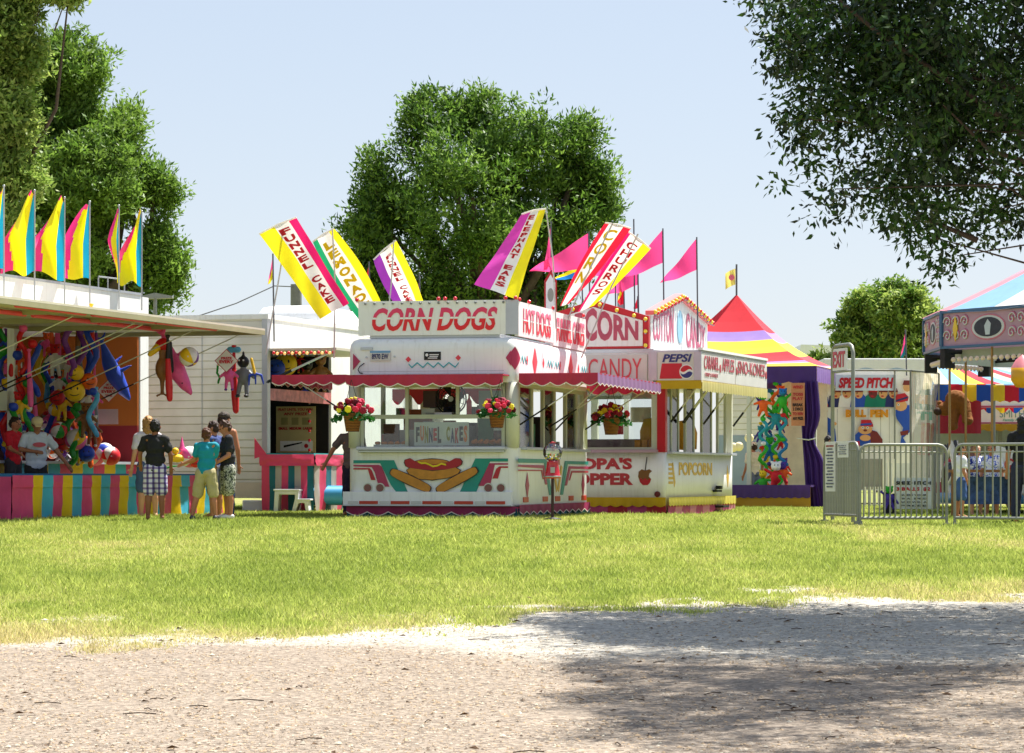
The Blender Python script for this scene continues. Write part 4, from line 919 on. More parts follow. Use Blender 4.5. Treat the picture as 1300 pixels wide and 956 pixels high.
# ================= white box trailer with second game booth =================
BT = thing('box_trailer', 'white ribbed box trailer with an open game booth hung with lights', 'trailer', (-4.15, 53, 0), AG)
SID = bpy.data.materials.new('ribbed_siding'); SID.use_nodes = True
def siding_mat():
    nt = SID.node_tree; N = nt.nodes; L = nt.links; B = N['Principled BSDF']; tc = N.new('ShaderNodeTexCoord'); sx = N.new('ShaderNodeSeparateXYZ'); L.new(tc.outputs['Object'], sx.inputs[0])
    a = N.new('ShaderNodeMath'); a.operation = 'MULTIPLY'; a.inputs[1].default_value = 1 / .135; L.new(sx.outputs['Z'], a.inputs[0])
    f = N.new('ShaderNodeMath'); f.operation = 'FRACT'; L.new(a.outputs[0], f.inputs[0])
    cr = N.new('ShaderNodeValToRGB'); e = cr.color_ramp.elements; e[0].position = 0; e[0].color = (0, 0, 0, 1); e[1].position = .16; e[1].color = (1, 1, 1, 1); L.new(f.outputs[0], cr.inputs['Fac'])
    bp = N.new('ShaderNodeBump'); bp.inputs['Distance'].default_value = .012; bp.inputs['Strength'].default_value = 1; L.new(cr.outputs['Color'], bp.inputs['Height']); L.new(bp.outputs['Normal'], B.inputs['Normal'])
    nz = N.new('ShaderNodeTexNoise'); nz.inputs['Scale'].default_value = 1.4; nz.inputs['Detail'].default_value = 8; L.new(tc.outputs['Object'], nz.inputs['Vector'])
    c2 = N.new('ShaderNodeValToRGB'); e = c2.color_ramp.elements; e[0].position = .3; e[0].color = (*lin((196, 192, 184)), 1); e[1].position = .65; e[1].color = (*lin((222, 220, 214)), 1); L.new(nz.outputs['Fac'], c2.inputs['Fac'])
    mx = N.new('ShaderNodeMix'); mx.data_type = 'RGBA'; mx.blend_type = 'MULTIPLY'; mx.inputs['Factor'].default_value = .22; L.new(c2.outputs['Color'], mx.inputs['A']); L.new(cr.outputs['Color'], mx.inputs['B'])
    L.new(mx.outputs['Result'], B.inputs['Base Color']); B.inputs['Roughness'].default_value = .45
siding_mat()
b = MB(); b.box(-2.55, -.1, 0, .08, .5, 3.3, SID); b.build('end_wall', BT)
b = MB(); b.box(-2.55, -.1, -.01, .07, .24, .498, mat('beige_skirt', (204, 192, 172), .5)); b.build('lower_panel', BT)
b = MB(); b.box(-.1, .0, -.02, .12, .24, 3.28, ALU); b.build('corner_post', BT)
b = MB(); b.box(-2.6, .02, -.03, 7.2, 3.28, 3.36, WHITE); b.build('roof_edge', BT)
b = MB(); b.box(-2.55, 0, 3.15, 7.2, .3, 3.28, WHITE); b.build('rear_body', BT)
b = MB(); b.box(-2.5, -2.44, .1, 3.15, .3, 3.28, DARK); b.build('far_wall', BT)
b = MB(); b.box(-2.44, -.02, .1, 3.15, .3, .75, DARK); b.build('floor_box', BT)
b = MB(); b.box(-.06, 0, .12, 3.15, 2.78, 3.28, WHITE); b.build('fascia', BT)
b = MB(); b.box(-.05, .0, .12, 3.15, 1.9, 2.1, mat('picture_band', (190, 110, 110), .6, var=.5, scale=8)); b.build('middle_band', BT)
for px in ((-.24, 3.08), ): 
    b = MB(); b.box(-.3, -.14, -.03, 0, 3.02, 3.09, mat('amber_lens', (200, 100, 40))); b.build('marker_lamp', BT)
b = MB(); b.tube([(-1.2, -.01, 3.1), (-1.2, -.01, .9), (-1.1, -.02, .8)], .006, ALU, 5); b.build('seam_wire', BT)
b = MB(); b.box(.0, 1.22, .05, 3.1, 2.74, 2.78, mat('awning_sheet', (196, 190, 170))); b.build('raised_flap', BT)
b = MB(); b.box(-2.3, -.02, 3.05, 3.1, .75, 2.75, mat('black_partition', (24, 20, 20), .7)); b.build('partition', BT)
bulbs(BT, [(.1 + i * .135, .02, 2.70) for i in range(9)], LAMPR, .03); bulbs(BT, [(.165 + i * .135, .02, 2.69) for i in range(8)], mat('amber_bulb', (250, 180, 110), .3, emit=.4), .028)
bulbs(BT, [(-.1, 2.3, .9 + i * .17) for i in range(7)], LAMPR, .03)
strut(BT, (1.15, .06, 2.72), (-.02, .0, 2.2), .02)
# booth menu board + banner letters inside
yy = 3.0; BM_ = Matrix.Translation((.0, 0, .18)); b = MB(BM_)
b.box(-1.0, -.25, yy, yy + .03, .85, 1.68, mat('cream_board', (196, 180, 128), .6)); b.build('price_board', BT)
b = MB(BM_); b.text('PLAY UNTIL YOU WIN', -.95, -.3, 1.6, 1.65, yy - .004, CRIM, .02); b.text('ANY PRIZE', -.85, -.4, 1.52, 1.57, yy - .004, CRIM, .02); b.text('SMALL  MEDIUM  LARGE', -.95, -.3, 1.26, 1.31, yy - .004, CRIM, .03)
b.each('lettering', BT)
b = MB(BM_)
for x in (-.9, -.7, -.5): b.box(x, x + .13, yy - .006, yy - .001, 1.35, 1.48, mat('olive_card', (150, 140, 90)))
b.box(-.92, -.3, yy - .006, yy - .001, .88, 1.06, WHITE); b.prism([(-.85, .98), (-.5, 1.04), (-.5, 1.02), (-.85, .94)], yy - .01, yy - .006, BLACK); b.disc(-.42, .97, .04, yy - .01, yy - .006, CRIM, 12); b.each('price_card', BT)
# pink and teal striped counter
TC = thing('booth_counter', 'waist-high booth counter draped in pink teal and silver stripes behind a white step stool', 'counter', (-4.2, 52.35, 0), AG)
PK3 = mat('pink_cloth', (220, 70, 110), .5, trans=.2); TL3 = mat('teal_cloth', (30, 150, 136), .5, trans=.2); SV3 = mat('silver_cloth', (176, 168, 160), .4, trans=.2)
b = MB(); stripes_box(b, 0, .93, -.01, .0, .8, [PK3, TL3, SV3], [1.2, 1, 1, 1, 1, 1, 1, 1], ripple=.05, seg=5); b.build('striped_cloth', TC)
b = MB(); stripes_box(b, 0, 2.2, .94, .0, .8, [SV3, PK3, TL3], [1] * 8, True, .05, 5); b.build('side_cloth', TC)
b = MB(); stripes_box(b, -.03, .95, -.04, .78, .97, [PK3], [1], ripple=.05, seg=20); b.build('pelmet', TC)
b = MB(); stripes_box(b, 0, 2.2, .96, .78, .97, [PK3], [1], True, ripple=.04, seg=20); b.build('side_pelmet', TC)
b = MB(); b.box(0, .93, 0, 2.2, .955, .99, mat('teal_top', (60, 170, 170))); b.build('top', TC)
b = MB(); b.prism([(-.12, 1.25), (.1, .97), (-.12, .9)], -.03, -.02, PK3); b.build('corner_drape', TC)
# step stool
st = thing('step_stool', 'white plastic two-step stool on the grass before the striped booth counter', 'stool', (-3.95, 52.0, 0), AG + .2)
PL = mat('white_plastic', (214, 216, 220), .4)
b = MB()
b.prism([(0, 0), (.07, 0), (.09, .3), (.36, .3), (.36, .24), (.3, .0), (.36, 0), (.42, .16), (.52, .16), (.54, 0), (.6, 0), (.57, .22), (.42, .22), (.42, .36), (.02, .36)], -.16, .16, PL); b.build('frame', st, .01)
b = MB(); b.box(.0, .44, -.17, .17, .36, .39, PL); b.box(.4, .62, -.17, .17, .2, .23, PL); b.each('step', st, .008)
# white block under the trailer corner
o = MB().box(-.25, .25, -.1, .1, 0, .2, mat('white_plastic', (214, 216, 220))).build('wheel_chock', bevel=.02); o.location = P(327, 650, 52.8); o.location.z = 0; tag(o, 'small white block on the grass under the ribbed trailer corner', 'block')
# ---- white truck further back between trailers ----
WT = thing('camper_trailer', 'plain white camper in the gap left of the corn dog stand', 'trailer', P(425, 605, 61) * Vector((1, 1, 0)) if False else (-4.3, 61, 0), AG)
b = MB(); b.box(0, 2.6, 0, 4, 1.05, 3.0, WHITE); b.build('upper_body', WT)
b = MB(); b.box(0, 2.6, .0, 4, .3, 1.045, mat('cream_panel', (214, 208, 188), .45)); b.build('lower_body', WT)
o = MB().tube([(-3.6, 52.6, .28), (-2.4, 52.9, .28)], .17, mat('blue_barrel', (60, 150, 200), .4), 14).build('blue_roll'); tag(o, 'blue roll with a yellow end lying on the grass beside the corn dog stand', 'roll')
b = MB(); b.tube([(-2.42, 52.9, .28), (-2.3, 52.93, .28)], .172, mat('yellow_end', (230, 170, 20)), 14); e = b.build('end_cap', o)
# distant utility pole, grey post, wires
def upole(px, pyt, D, r, label, arm=0, m=None):
    q = P(px, HZ, D); q.z = 0; t = thing('utility_pole', label, 'pole', q); h = P(px, pyt, D).z
    b = MB(); b.tube([(0, 0, 0), (0, 0, h)], [r, r * .8], m or GALV, 10); b.build('post', t)
    if arm: 
        b = MB(); b.prism([(-arm, h - .08), (0, h), (arm, h - .06), (arm, h - .1), (-arm, h - .12)], -.1, .1, m or GALV); b.build('crossarm', t)
    return t
upole(197, 372, 58, .045, 'slim grey post with a short crossarm beside the big left tree', .33)
upole(376, 361, 70, .16, 'thick weathered grey pole behind the fluttering FUNNEL CAKE banner', m=mat('weathered_wood', (128, 128, 124), .9, var=.3, bump=.5))
upole(404, 372, 66, .05, 'thin steel pole just left of the corn dog sign')
upole(395, 395, 66, .03, 'thinnest pole between the weathered pole and the corn dog stand')
o = MB().tube([P(240, 405, 58), P(300, 385, 62), P(348, 363, 66), P(372, 364, 70)], .012, BLACK, 5).build('power_line'); tag(o, 'thin cable rising from the ribbed trailer roof to the grey pole', 'cable')
# white truck cab roof behind fascia
b = MB(); rrect(b, -1.4, 0, 0, 2.2, .15, [(0, 0), (0, .45), (.12, .62), (.3, .66)], WHITE)
o = b.build('roof_air_unit'); o.location = P(412, 432, 57); o.rotation_euler.z = AG; tag(o, 'rounded white roof unit with dark vents on the booth trailer', 'roof unit')
b = MB(); b.box(-1.2, -.3, -.03, -.005, .15, .38, mat('vent_green', (120, 130, 110), .3)); b.build('vent', o)
# ================= banners and pennants above the stands =================
PKF = mat('pennant_pink', (255, 80, 150), .5, var=.06, trans=.5); WF = mat('banner_white', (236, 234, 226), .5, trans=.45); YF = mat('banner_yellow', (250, 236, 30), .5, trans=.45)
PUF = mat('banner_purple', (140, 50, 160), .5, trans=.35); MGF = mat('banner_magenta', (224, 70, 180), .5, trans=.4); GRF = mat('banner_green', (30, 170, 110), .5, trans=.35); RDF = mat('banner_red', (236, 30, 60), .5, trans=.4)
HPF = mat('banner_hot_pink', (240, 24, 110), .5, trans=.35); BLF = mat('pennant_blue', (30, 130, 210), .5, trans=.4); RT = mat('banner_red_text', (214, 50, 60), .6); YT = mat('banner_yellow_text', (236, 214, 20), .6)
def banner(label, pole, c, D, cols, splits, txt, tm, tbox, twist=0.0, bold=.03, rot=0, tstretch=.62, flip=False):
    """c: four picture points (top-left, top-right, bottom-right, bottom-left) of the cloth; built in its own leaning plane"""
    base = P(pole[0][0], pole[0][1], D); t = thing('feather_banner', label, 'banner', base, 0, 'long feather banners flying above the food stands')
    Q = [P(x, y, D + dy) - base for x, y, dy in c]
    A, B_, C_, E_ = Q
    top = P(pole[1][0], pole[1][1], D) - base; mid = top * .5 + Vector((.03, .05, 0))
    m = MB(); m.tube([(0, 0, -.3), mid, top], .013, STRUT, 6); m.build('pole', t)
    m = MB(); m.tube([A, A.lerp(B_, .5) + Vector((0, 0, .02)), B_], .014, WF, 6); m.build('spreader', t)
    nrm = (B_ - A).cross(E_ - A).normalized()
    W_ = (B_ - A).length
    def fn(u, v):
        p = A.lerp(B_, u).lerp(E_.lerp(C_, u), v)
        p = p + nrm * (.07 * W_ * math.sin(v * 5 + u * 1.5) * min(1, v * 3) + .03 * W_ * math.sin(u * 9 + v * 13))
        side = (C_ - E_).normalized()
        return p + side * (twist * math.sin(v * math.pi) * (.5 - u))
    def mf(u, v):
        for s_, cc in zip(splits, cols):
            if u < s_: return cc
        return cols[-1]
    m = MB(); m.sheet(fn, 24, 30, cols[0], True, mf); m.build('cloth', t)
    if txt:
        u0, u1, v0, v1 = tbox; m = MB(); n = len(txt)
        for i, ch in enumerate(txt):
            if ch == ' ': continue
            va = v0 + (v1 - v0) * i / n; vb = va + (v1 - v0) / n * .8
            if rot: f_ = lambda a, w, va=va, vb=vb: fn(u1 - (u1 - u0) * (1 - w) if flip else u0 + (u1 - u0) * (1 - w), va + (vb - va) * a) - nrm * (.012 if nrm.y > 0 else -.012)
            else: f_ = lambda a, w, va=va, vb=vb: fn(u0 + (u1 - u0) * a, vb + (va - vb) * w) - nrm * (.012 if nrm.y > 0 else -.012)
            m.text(ch, 0, 1, 0, 1, 0, tm, bold, fn=f_)
        m.build('lettering', t)
banner('FUNNEL CAKE banner with yellow and hot pink edges, leftmost of the leaning banners', ((337, 425), (366, 279)), ((329, 297, 0), (376, 276, -.1), (443, 385, -.2), (407, 405, -.2)), 47.5, [YF, WF, HPF], [.4, .8, 1], 'FUNNEL CAKE', RT, (.45, .72, .05, .93), bold=.05)
banner('LEMONADE banner with green and yellow edges beside the hot pink one', ((424, 430), (422, 292)), ((397, 307, 0), (424, 290, 0), (484, 384, .3), (455, 405, .4)), 48.5, [GRF, WF, YF], [.2, .76, 1], 'LEMONADE', YT, (.3, .66, .08, 1.0), twist=-.12, bold=.06)
banner('small lettered banner with purple and yellow edges behind the corn dog sign', ((488, 420), (500, 305)), ((474, 330, 0), (503, 305, 0), (538, 384, .4), (500, 386, .5)), 49.5, [PUF, WF, YF], [.3, .74, 1], 'FUNNEL CAKE', RT, (.42, .66, .1, .98), twist=-.05, bold=.04)
banner('ELEPHANT EARS banner with magenta and yellow edges in the middle of the row', ((706, 392), (693, 266)), ((662, 272, 0), (693, 265, 0), (657, 380, -.4), (602, 362, -.4)), 46.8, [MGF, WF, YF], [.36, .72, 1], 'ELEPHANT EARS', RT, (.42, .64, .05, .95), bold=.05)
banner('narrow red edged banner with faint yellow letters leaning over the corn dog roof corner', ((700, 430), (778, 283)), ((768, 283, 0), (801, 290, 0), (722, 386, .5), (711, 388, .5)), 48.6, [RDF, WF, RDF], [.18, .7, 1], 'CORN', YT, (.22, .64, .05, .75), twist=-.1, bold=.03)
banner('hot pink and yellow banner with dark red letters twisting above the CORN gable', ((738, 430), (810, 297)), ((797, 294, 0), (826, 316, 0), (754, 388, .6), (734, 396, .6)), 49.0, [HPF, WF, YF], [.14, .66, 1], 'CHURROS', RT, (.22, .6, .06, .8), twist=-.08, bold=.03)
def pennant(label, px, pyb, pyt, D, tip, hpx, cols=None, grp='pink pennants flying on poles above the popcorn stand', curl=1.0, pr=.014, pm=None):
    base = P(px, pyb, D); t = thing('pennant', label, 'pennant', base, 0, grp)
    H = (pyb - pyt) * D / F; m = MB(); m.tube([(0, 0, -.3), (-.02, 0, H)], pr, pm or mat('dark_pole', (96, 98, 104), .4, .4), 6); m.build('pole', t)
    h = hpx * D / F; T = P(tip[0], tip[1], D) - base; top = Vector((-.02, 0, H - .02))
    def fn(u, v):
        s = top + Vector((0, 0, -h * v)); hh = (1 - u) ** .9
        p = top.lerp(T, u) + Vector((0, 0, -h * v * hh)) if True else s
        return p + Vector((0, .10 * h * math.sin(u * 7 + v * 2) * curl * min(1, u * 2), .05 * h * math.sin(u * 8 + 1) * u))
    cc = cols or [PKF]
    m = MB(); m.sheet(fn, 18, 12, cc[0], True, lambda u, v: cc[min(len(cc) - 1, int(v * len(cc)))]); m.build('cloth', t)
pennant('large pink pennant behind the ELEPHANT EARS banner, blowing left', 749, 392, 294, 52, (672, 345), 45)
pennant('pink pennant half hidden behind the red edged banner', 782, 394, 308, 52.5, (745, 348), 40)
pennant('pink pennant on the bent pole next to the gable peak', 843, 386, 290, 53, (786, 355), 42)
pennant('rightmost pink pennant on the tallest pole with a frayed tip', 886, 412, 301, 53.5, (838, 360), 40)
pennant('furled pink pennant standing upright behind the ELEPHANT EARS banner', 701, 392, 281, 52, (690, 345), 50, curl=.3)
pennant('furled pink pennant just visible above the hot pink banner', 806, 392, 278, 54, (802, 330), 60, curl=.3)
pennant('pink pennant blowing left behind the hot pink and yellow banner', 811, 396, 318, 54, (770, 375), 42)
pennant('yellow and blue streamer flag under the big pink pennant', 740, 392, 332, 53, (700, 356), 18, [YF, BLF])
pennant('red yellow and blue hanging pennant behind the CORN gable', 793, 394, 345, 54, (784, 384), 40, [YF, RDF])
pennant('little pink and yellow pennant on the pole left of the FUNNEL CAKE banner', 348, 410, 322, 50, (340, 362), 30, [PKF, YF], grp='small pennants behind the leaning banners', curl=.5)
pennant('small red and yellow pennant between the LEMONADE and purple banners', 470, 400, 332, 51, (462, 372), 36, [RDF, YF], grp='small pennants behind the leaning banners', curl=.4)
pennant('small pink tipped yellow pennant right of the purple banner', 534, 400, 348, 51, (530, 378), 28, [PKF, YF], grp='small pennants behind the leaning banners', curl=.4)
pennant('tiny red pennant on the popcorn stand roof between the gables', 811, 396, 376, 54, (804, 392), 14, [RDF], grp='small pennants behind the leaning banners', curl=.3)
# grey board post behind banner
b = MB(); q = P(788, 405, 55); b.box(-.06, .06, -.03, .03, 0, P(788, 300, 55).z - q.z, mat('grey_board', (150, 150, 150))); o = b.build('grey_post'); o.location = q; tag(o, 'grey upright board half hidden by the pennants above the CORN gable', 'post')
# arrow shaped sign behind the corner of the corn dog stand
q = P(699, 392, 50); t = thing('arrow_sign', 'tall white arrow shaped sign with a red rim behind the corn dog roof', 'sign', q)
b = MB(); b.prism([(-.1, -.3), (-.1, .45), (0, .62), (.1, .45), (.1, -.3)], 0, .05, RED); b.build('rim', t); b = MB(); b.prism([(-.075, -.3), (-.075, .42), (0, .55), (.075, .42), (.075, -.3)], -.01, 0, WHITE); b.build('panel', t)
b = MB(); b.disc(0, .22, .11, -.016, -.01, mat('grey_lens', (150, 150, 140)), 18, .05); b.build('emblem', t)
# ================= striped peak tent =================
TNT = thing('peak_tent', 'striped peaked tent in red yellow and lavender with purple valance and tied drape', 'tent', (5.83, 59.7, 0), -math.atan2(.25, .97))
S_T = 3.8
TR = mat('tent_red', (224, 46, 58), .5, trans=.2); TY = mat('tent_yellow', (246, 220, 60), .5, trans=.2); TL = mat('tent_lavender', (170, 140, 214), .5, trans=.2); TP = mat('tent_purple', (66, 36, 110), .6, var=.15, trans=.1); TPL = mat('tent_purple_light', (92, 52, 140), .6, trans=.1)
ez = 2.72; pz = 4.2
def prof(t):      # t 0 eave .. 1 peak : concave sweep
    return ez + (pz - ez) * (.80 * t + .20 * t ** 2.6 - .10 * math.sin(t * math.pi))
def roofcol(t):
    for a, m in ((.10, TY), (.16, TL), (.36, TR), (.55, TY), (.66, TL), (1.1, TR)):
        if t < a: return m
rings = [0, .05, .10, .13, .16, .22, .29, .36, .45, .55, .6, .66, .76, .86, .95, 1.0]
for sd_i in range(4):
    b = MB(); b.M = Matrix.Translation((-S_T / 2, S_T / 2, 0)) @ Matrix.Rotation(math.pi / 2 * sd_i, 4, 'Z')
    for i in range(len(rings) - 1):
        for k in range(12):
            def pt(t, u):
                h = S_T / 2 * (1 - t) + .02; x = -h + 2 * h * u; s = math.sin(u * math.pi); return (x, -h + .0, prof(t) - .10 * s * math.sin(t * math.pi) * (1 - t))
            b.add([pt(rings[i], k / 12), pt(rings[i], (k + 1) / 12), pt(rings[i + 1], (k + 1) / 12), pt(rings[i + 1], k / 12)], [(0, 1, 2, 3)], roofcol((rings[i] + rings[i + 1]) / 2), True)
    b.build('roof_panel', TNT)
b = MB(); scallop(b, -S_T, 0, -.01, ez - .33, ez, TP, 14, .03, None); b.build('valance', TNT)
b = MB(); scallop(b, 0, S_T, .01, ez - .33, ez, mat('valance_purple_sunlit', (150, 120, 200), .5, trans=.35), 14, .03, None, side=True); b.build('valance', TNT)  # same purple valance, sunlight on this side put into a paler colour
b = MB(); b.box(-S_T, 0, S_T, S_T + .02, ez - .33, ez, TP); b.build('valance', TNT)
for x, y in ((-.05, .06), (-S_T + .06, .06), (-.05, S_T - .06), (-S_T + .06, S_T - .06), (-1.32, .06)):
    b = MB(); b.box(x - .04, x + .04, y - .04, y + .04, 0, ez - .02, CREAM); b.build('tent_pole', TNT)
b = MB()
def drp(u, v):
    w = .34 * (1 - .45 * math.exp(-((v - .46) / .12) ** 2) + .15 * v - .1 * math.exp(-((v - .8) / .1) ** 2)); return (-.34 + w * u * 1.1 + .10 * v * 1.6, -.06 - .05 * math.sin(u * 22), (ez - .3) * (1 - v))
b.sheet(drp, 30, 26, TP); b.build('corner_drape', TNT)
b = MB(); b.tube([(-.36, -.12, 1.33), (-.14, -.14, 1.3), (-.0, -.1, 1.33)], .014, CREAM, 6); b.build('tie_cord', TNT)
b = MB(); b.tube([(-1.9, S_T / 2, pz - .05), (-1.9, S_T / 2, pz + .62)], .02, mat('dark_pole', (96, 98, 104)), 6); b.build('flag_pole', TNT)
# flag on the tent: top level
q = P(935, 378, 62); t = thing('tent_flag', 'small pale yellow flag with a pink design on top of the striped tent', 'flag', q)
b = MB(); b.sheet(lambda u, v: (-.02 - .2 * u, .03 * math.sin(u * 8 + v * 2), .58 - .32 * v - .05 * u * u - .05 * u), 12, 8, YF if False else mat('flag_pale_yellow', (236, 222, 120), trans=.4), True, None); b.build('cloth', t)
b = MB(); b.disc(-.1, .4, .06, -.05, -.045, mat('flag_rose', (224, 110, 130)), 12); b.build('emblem', t)
TC2 = thing('purple_counter', 'low counter with purple skirt over yellow cloth under the striped tent', 'counter', (4.35, 59.4, 0), -math.atan2(.25, .97))
b = MB(); b.box(-.45, 1.35, 0, .6, .4, .44, TP); b.build('top', TC2)
b = MB(); stripes_box(b, -.45, 1.35, -.01, .02, .42, [mat('mustard_cloth', (170, 128, 20), .6)], [1] * 1, ripple=.03, seg=40); b.build('lower_cloth', TC2)
b = MB(); scallop(b, -.45, 1.35, -.04, .19, .44, TP, 12, .02, None); b.build('skirt', TC2)
b = MB(); b.box(-.45, 1.35, -.03, -.0, 0, .03, mat('dark_red_wall', (150, 18, 30))); b.build('base_board', TC2)
# back structures seen through the tent
b = MB(); b.box(0, 2.2, 0, .1, .3, 2.55, SID); o = b.build('siding_wall'); o.location = (4.5, 68.2, 0); tag(o, 'pale ribbed siding wall seen through the tent behind the hanging prizes', 'wall')
b = MB(); b.box(0, 2.2, -.02, -.002, .3, 1.5, mat('pale_blue_panel', (146, 162, 178), .6)); b.build('blue_panel', o)
b = MB(); b.box(0, .9, 0, .06, .3, 2.5, mat('cream_wall', (214, 208, 190), .6, var=.2)); o = b.build('privacy_screen'); o.location = (5.35, 61.8, 0); tag(o, 'sunlit cream panel at the back of the tent right of the prizes', 'panel')
for i, (px, py, lb) in enumerate(((931, 568, 'lowest pale round paper lantern at the left of the tent back wall'), (938, 567, 'pale round paper lantern second from the left on the tent back wall'), (951, 556, 'highest pale round paper lantern on the tent back wall'), (954, 568, 'pale round paper lantern just beside the head of the person in white'))):
    q = P(px, py, 67); b = MB(); b.ball((0, 0, 0), (.1, .06, .1), mat('lantern_paper', (240, 226, 180), .6), 14, 10); o = b.build('paper_lantern'); o.location = q; tag(o, lb, 'lantern', 'paper lanterns on the tent back wall')
q = P(1013, 514, 59.6); t = thing('cloth_sign', 'tall brown paper sign lettered in red and black inside the tent', 'sign', q, -.25)
b = MB(); b.box(-.13, .13, 0, .01, -.4, .42, mat('brown_paper', (196, 132, 92), .8, var=.2)); b.build('sheet', t)
for txt, z, m_ in (('WIND', .34, RED), ('TOSS', .2, CRIM), ('PLAY', .12, CRIM), ('BREAK', .0, BLACK), ('2 DISCS', -.08, BLACK), ('TO WIN', -.17, CRIM), ('ANY PRIZE', -.26, BLACK)):
    b = MB(); b.text(txt, -.1, .1, z - .03, z + .03, -.003, m_, .03); b.build('lettering', t)
# hanging plush prizes in the tent: strings of coloured creatures
PC = {'orange': (236, 96, 24), 'green': (50, 170, 40), 'blue': (20, 110, 170), 'yellow': (230, 200, 30), 'purple': (70, 50, 150), 'red': (210, 30, 40), 'turquoise': (40, 150, 170), 'white': (230, 230, 230)}
def pm(n): return mat('plush_' + n, PC[n], .7, var=.2)
def plush(name, label, loc, c1, c2, s, kindp, seed, group, rz=0):
    rg = random.Random(seed); t = thing(name, label, 'plush toy', loc, rz, group)
    a = rg.uniform(-.5, .5)
    if kindp == 'snake':
        pts = [Vector((s * .16 * math.sin(i * 1.1 + a), s * .05 * math.cos(i), -s * (i * .13))) for i in range(8)]
        blob('body', [K(pts[i], pts[i + 1], s * .07, s * .065) for i in range(7)], pm(c1), t, s * .03, 2)
        blob('head', [E((0, -s * .02, s * .06), (s * .12, s * .1, s * .09)), E((-s * .06, -s * .08, s * .1), s * .035), E((s * .06, -s * .08, s * .1), s * .035)], pm(c2), t, s * .03, 2)
    else:
        blob('body', [E((0, 0, -s * .35), (s * .17, s * .13, s * .22)), K((s * .12, 0, -s * .22), (s * .34, -s * .04, -s * .3 + a * .3), s * .06, s * .05), K((-s * .12, 0, -s * .22), (-s * .34, -s * .04, -s * .3 - a * .3), s * .06, s * .05),
                      K((s * .08, 0, -s * .5), (s * .16, -s * .1, -s * .74), s * .075, s * .06), K((-s * .08, 0, -s * .5), (-s * .16, -s * .1, -s * .74), s * .075, s * .06)], pm(c1), t, s * .03, 2)
        blob('head', [E((0, -s * .02, 0), (s * .16, s * .14, s * .15)), E((s * .13, 0, s * .13), s * .05), E((-s * .13, 0, s * .13), s * .05), E((0, -s * .14, -s * .03), s * .06)], pm(c2), t, s * .03, 2)
        m = MB()
        for x in (-.05, .05): m.ball((x * s, -s * .15, s * .04), s * .02, BLACK, 6, 5)
        m.each('eye', t)
    return t
words = [('orange', 'green'), ('green', 'yellow'), ('orange', 'yellow'), ('blue', 'green'), ('red', 'orange'), ('turquoise', 'green'), ('purple', 'yellow'), ('green', 'blue'), ('orange', 'purple'), ('yellow', 'red'), ('green', 'white'), ('red', 'blue'), ('turquoise', 'red'), ('blue', 'yellow')]
strand = [('left', 969, 59.9), ('second', 977, 60.2), ('third', 985, 60.0), ('right', 994, 59.8)]
k = 0
for si, (sn, px, D) in enumerate(strand):
    for j, on in enumerate(('top', 'upper middle', 'lower middle', 'bottom')):
        py = 489 + j * 31 + (si % 2) * 9 + (14 if si in (0,) else 0)
        if si == 0 and j == 3: py += 6
        c1, c2 = words[(k * 5 + si) % len(words)]
        plush('plush_prize', f'{c1} and {c2} plush hanging {on} on the {sn} tent string', P(px, py, D), c1, c2, .5, 'snake' if (k % 3) else 'bear', 50 + k, 'plush prizes hanging under the striped tent', RNG.uniform(-.6, .6)); k += 1
plush('plush_prize', 'big red and white striped plush with green feet lying at the tent counter', P(985, 592, 59.7), 'red', 'white', .62, 'bear', 91, 'plush prizes hanging under the striped tent')
plush('plush_prize', 'bright green plush lying on the purple counter top', P(990, 606, 59.5), 'green', 'green', .32, 'snake', 92, 'plush prizes hanging under the striped tent')

# ================= speed pitch booth =================
SPB = thing('speed_pitch_booth', 'pitching game booth with painted ballplayers and the words BULL PEN behind the fence', 'game booth', (P(1035, 0, 62).x, 62, 0), .0)
DB = 62
def bxp(px): return (px - 1035) * DB / F
def bzp(py): return .6 + (605 - py) * DB / F
def npx(px): return (px - CX) * 54 / F - P(1035, 0, 62).x
def npz(py): return .6 + (605 - py) * 54 / F
CANV = mat('canvas_white', (238, 234, 222), .7, var=.06)
b = MB(); b.box(0, bxp(1156), 0, .03, bzp(588), bzp(471), CANV); b.build('backdrop', SPB)
GRN = mat('paint_green', (0, 120, 90), .6); PBL = mat('paint_blue', (30, 76, 170), .6); PNV = mat('paint_navy', (34, 40, 96), .6); PRD = mat('paint_red', (190, 20, 36), .6); SKN = mat('paint_skin', (224, 164, 104), .6); PBR = mat('paint_brown', (120, 40, 34), .6); PWH = mat('paint_white', (236, 232, 222), .6); PYL = mat('paint_yellow', (216, 140, 8), .6)
_lay = [0.0]
def pp(b, pts, m, y=None):
    _lay[0] += .0012; y = -.002 - _lay[0]
    b.prism([(bxp(x), bzp(z)) for x, z in pts], y, y + .001, m)
def pe(b, cx, cz, rx, rz, m): pp(b, ellp(cx, cz, rx, rz, 0, 16, 2), m)
crowd = [(1042, 505, PBL, SKN), (1062, 505, PNV, SKN), (1075, 508, PWH, SKN), (1090, 508, PBL, SKN), (1108, 506, GRN, PBR), (1121, 507, GRN, SKN), (1134, 503, PNV, SKN)]
for x, y, cl, sk in crowd:
    b = MB(); pp(b, [(x - 11, 517), (x - 9, 503), (x - 3, 499), (x + 4, 499), (x + 9, 504), (x + 11, 517)], cl); pe(b, x, 500, 5.5, 6, sk); pp(b, [(x - 6, 498), (x - 4, 493), (x + 4, 493), (x + 6, 498)], PBR if sk != PBR else PRD); pe(b, x - 1, 503, 2, 1, PRD); pe(b, x - 2, 499, .8, .8, BLACK); b.build('painted_spectator', SPB)
def player(shapes):
    b = MB()
    for s in shapes:
        if s[0] == 'e': pe(b, *s[1:])
        else: pp(b, *s)
    b.build('painted_ballplayer', SPB)
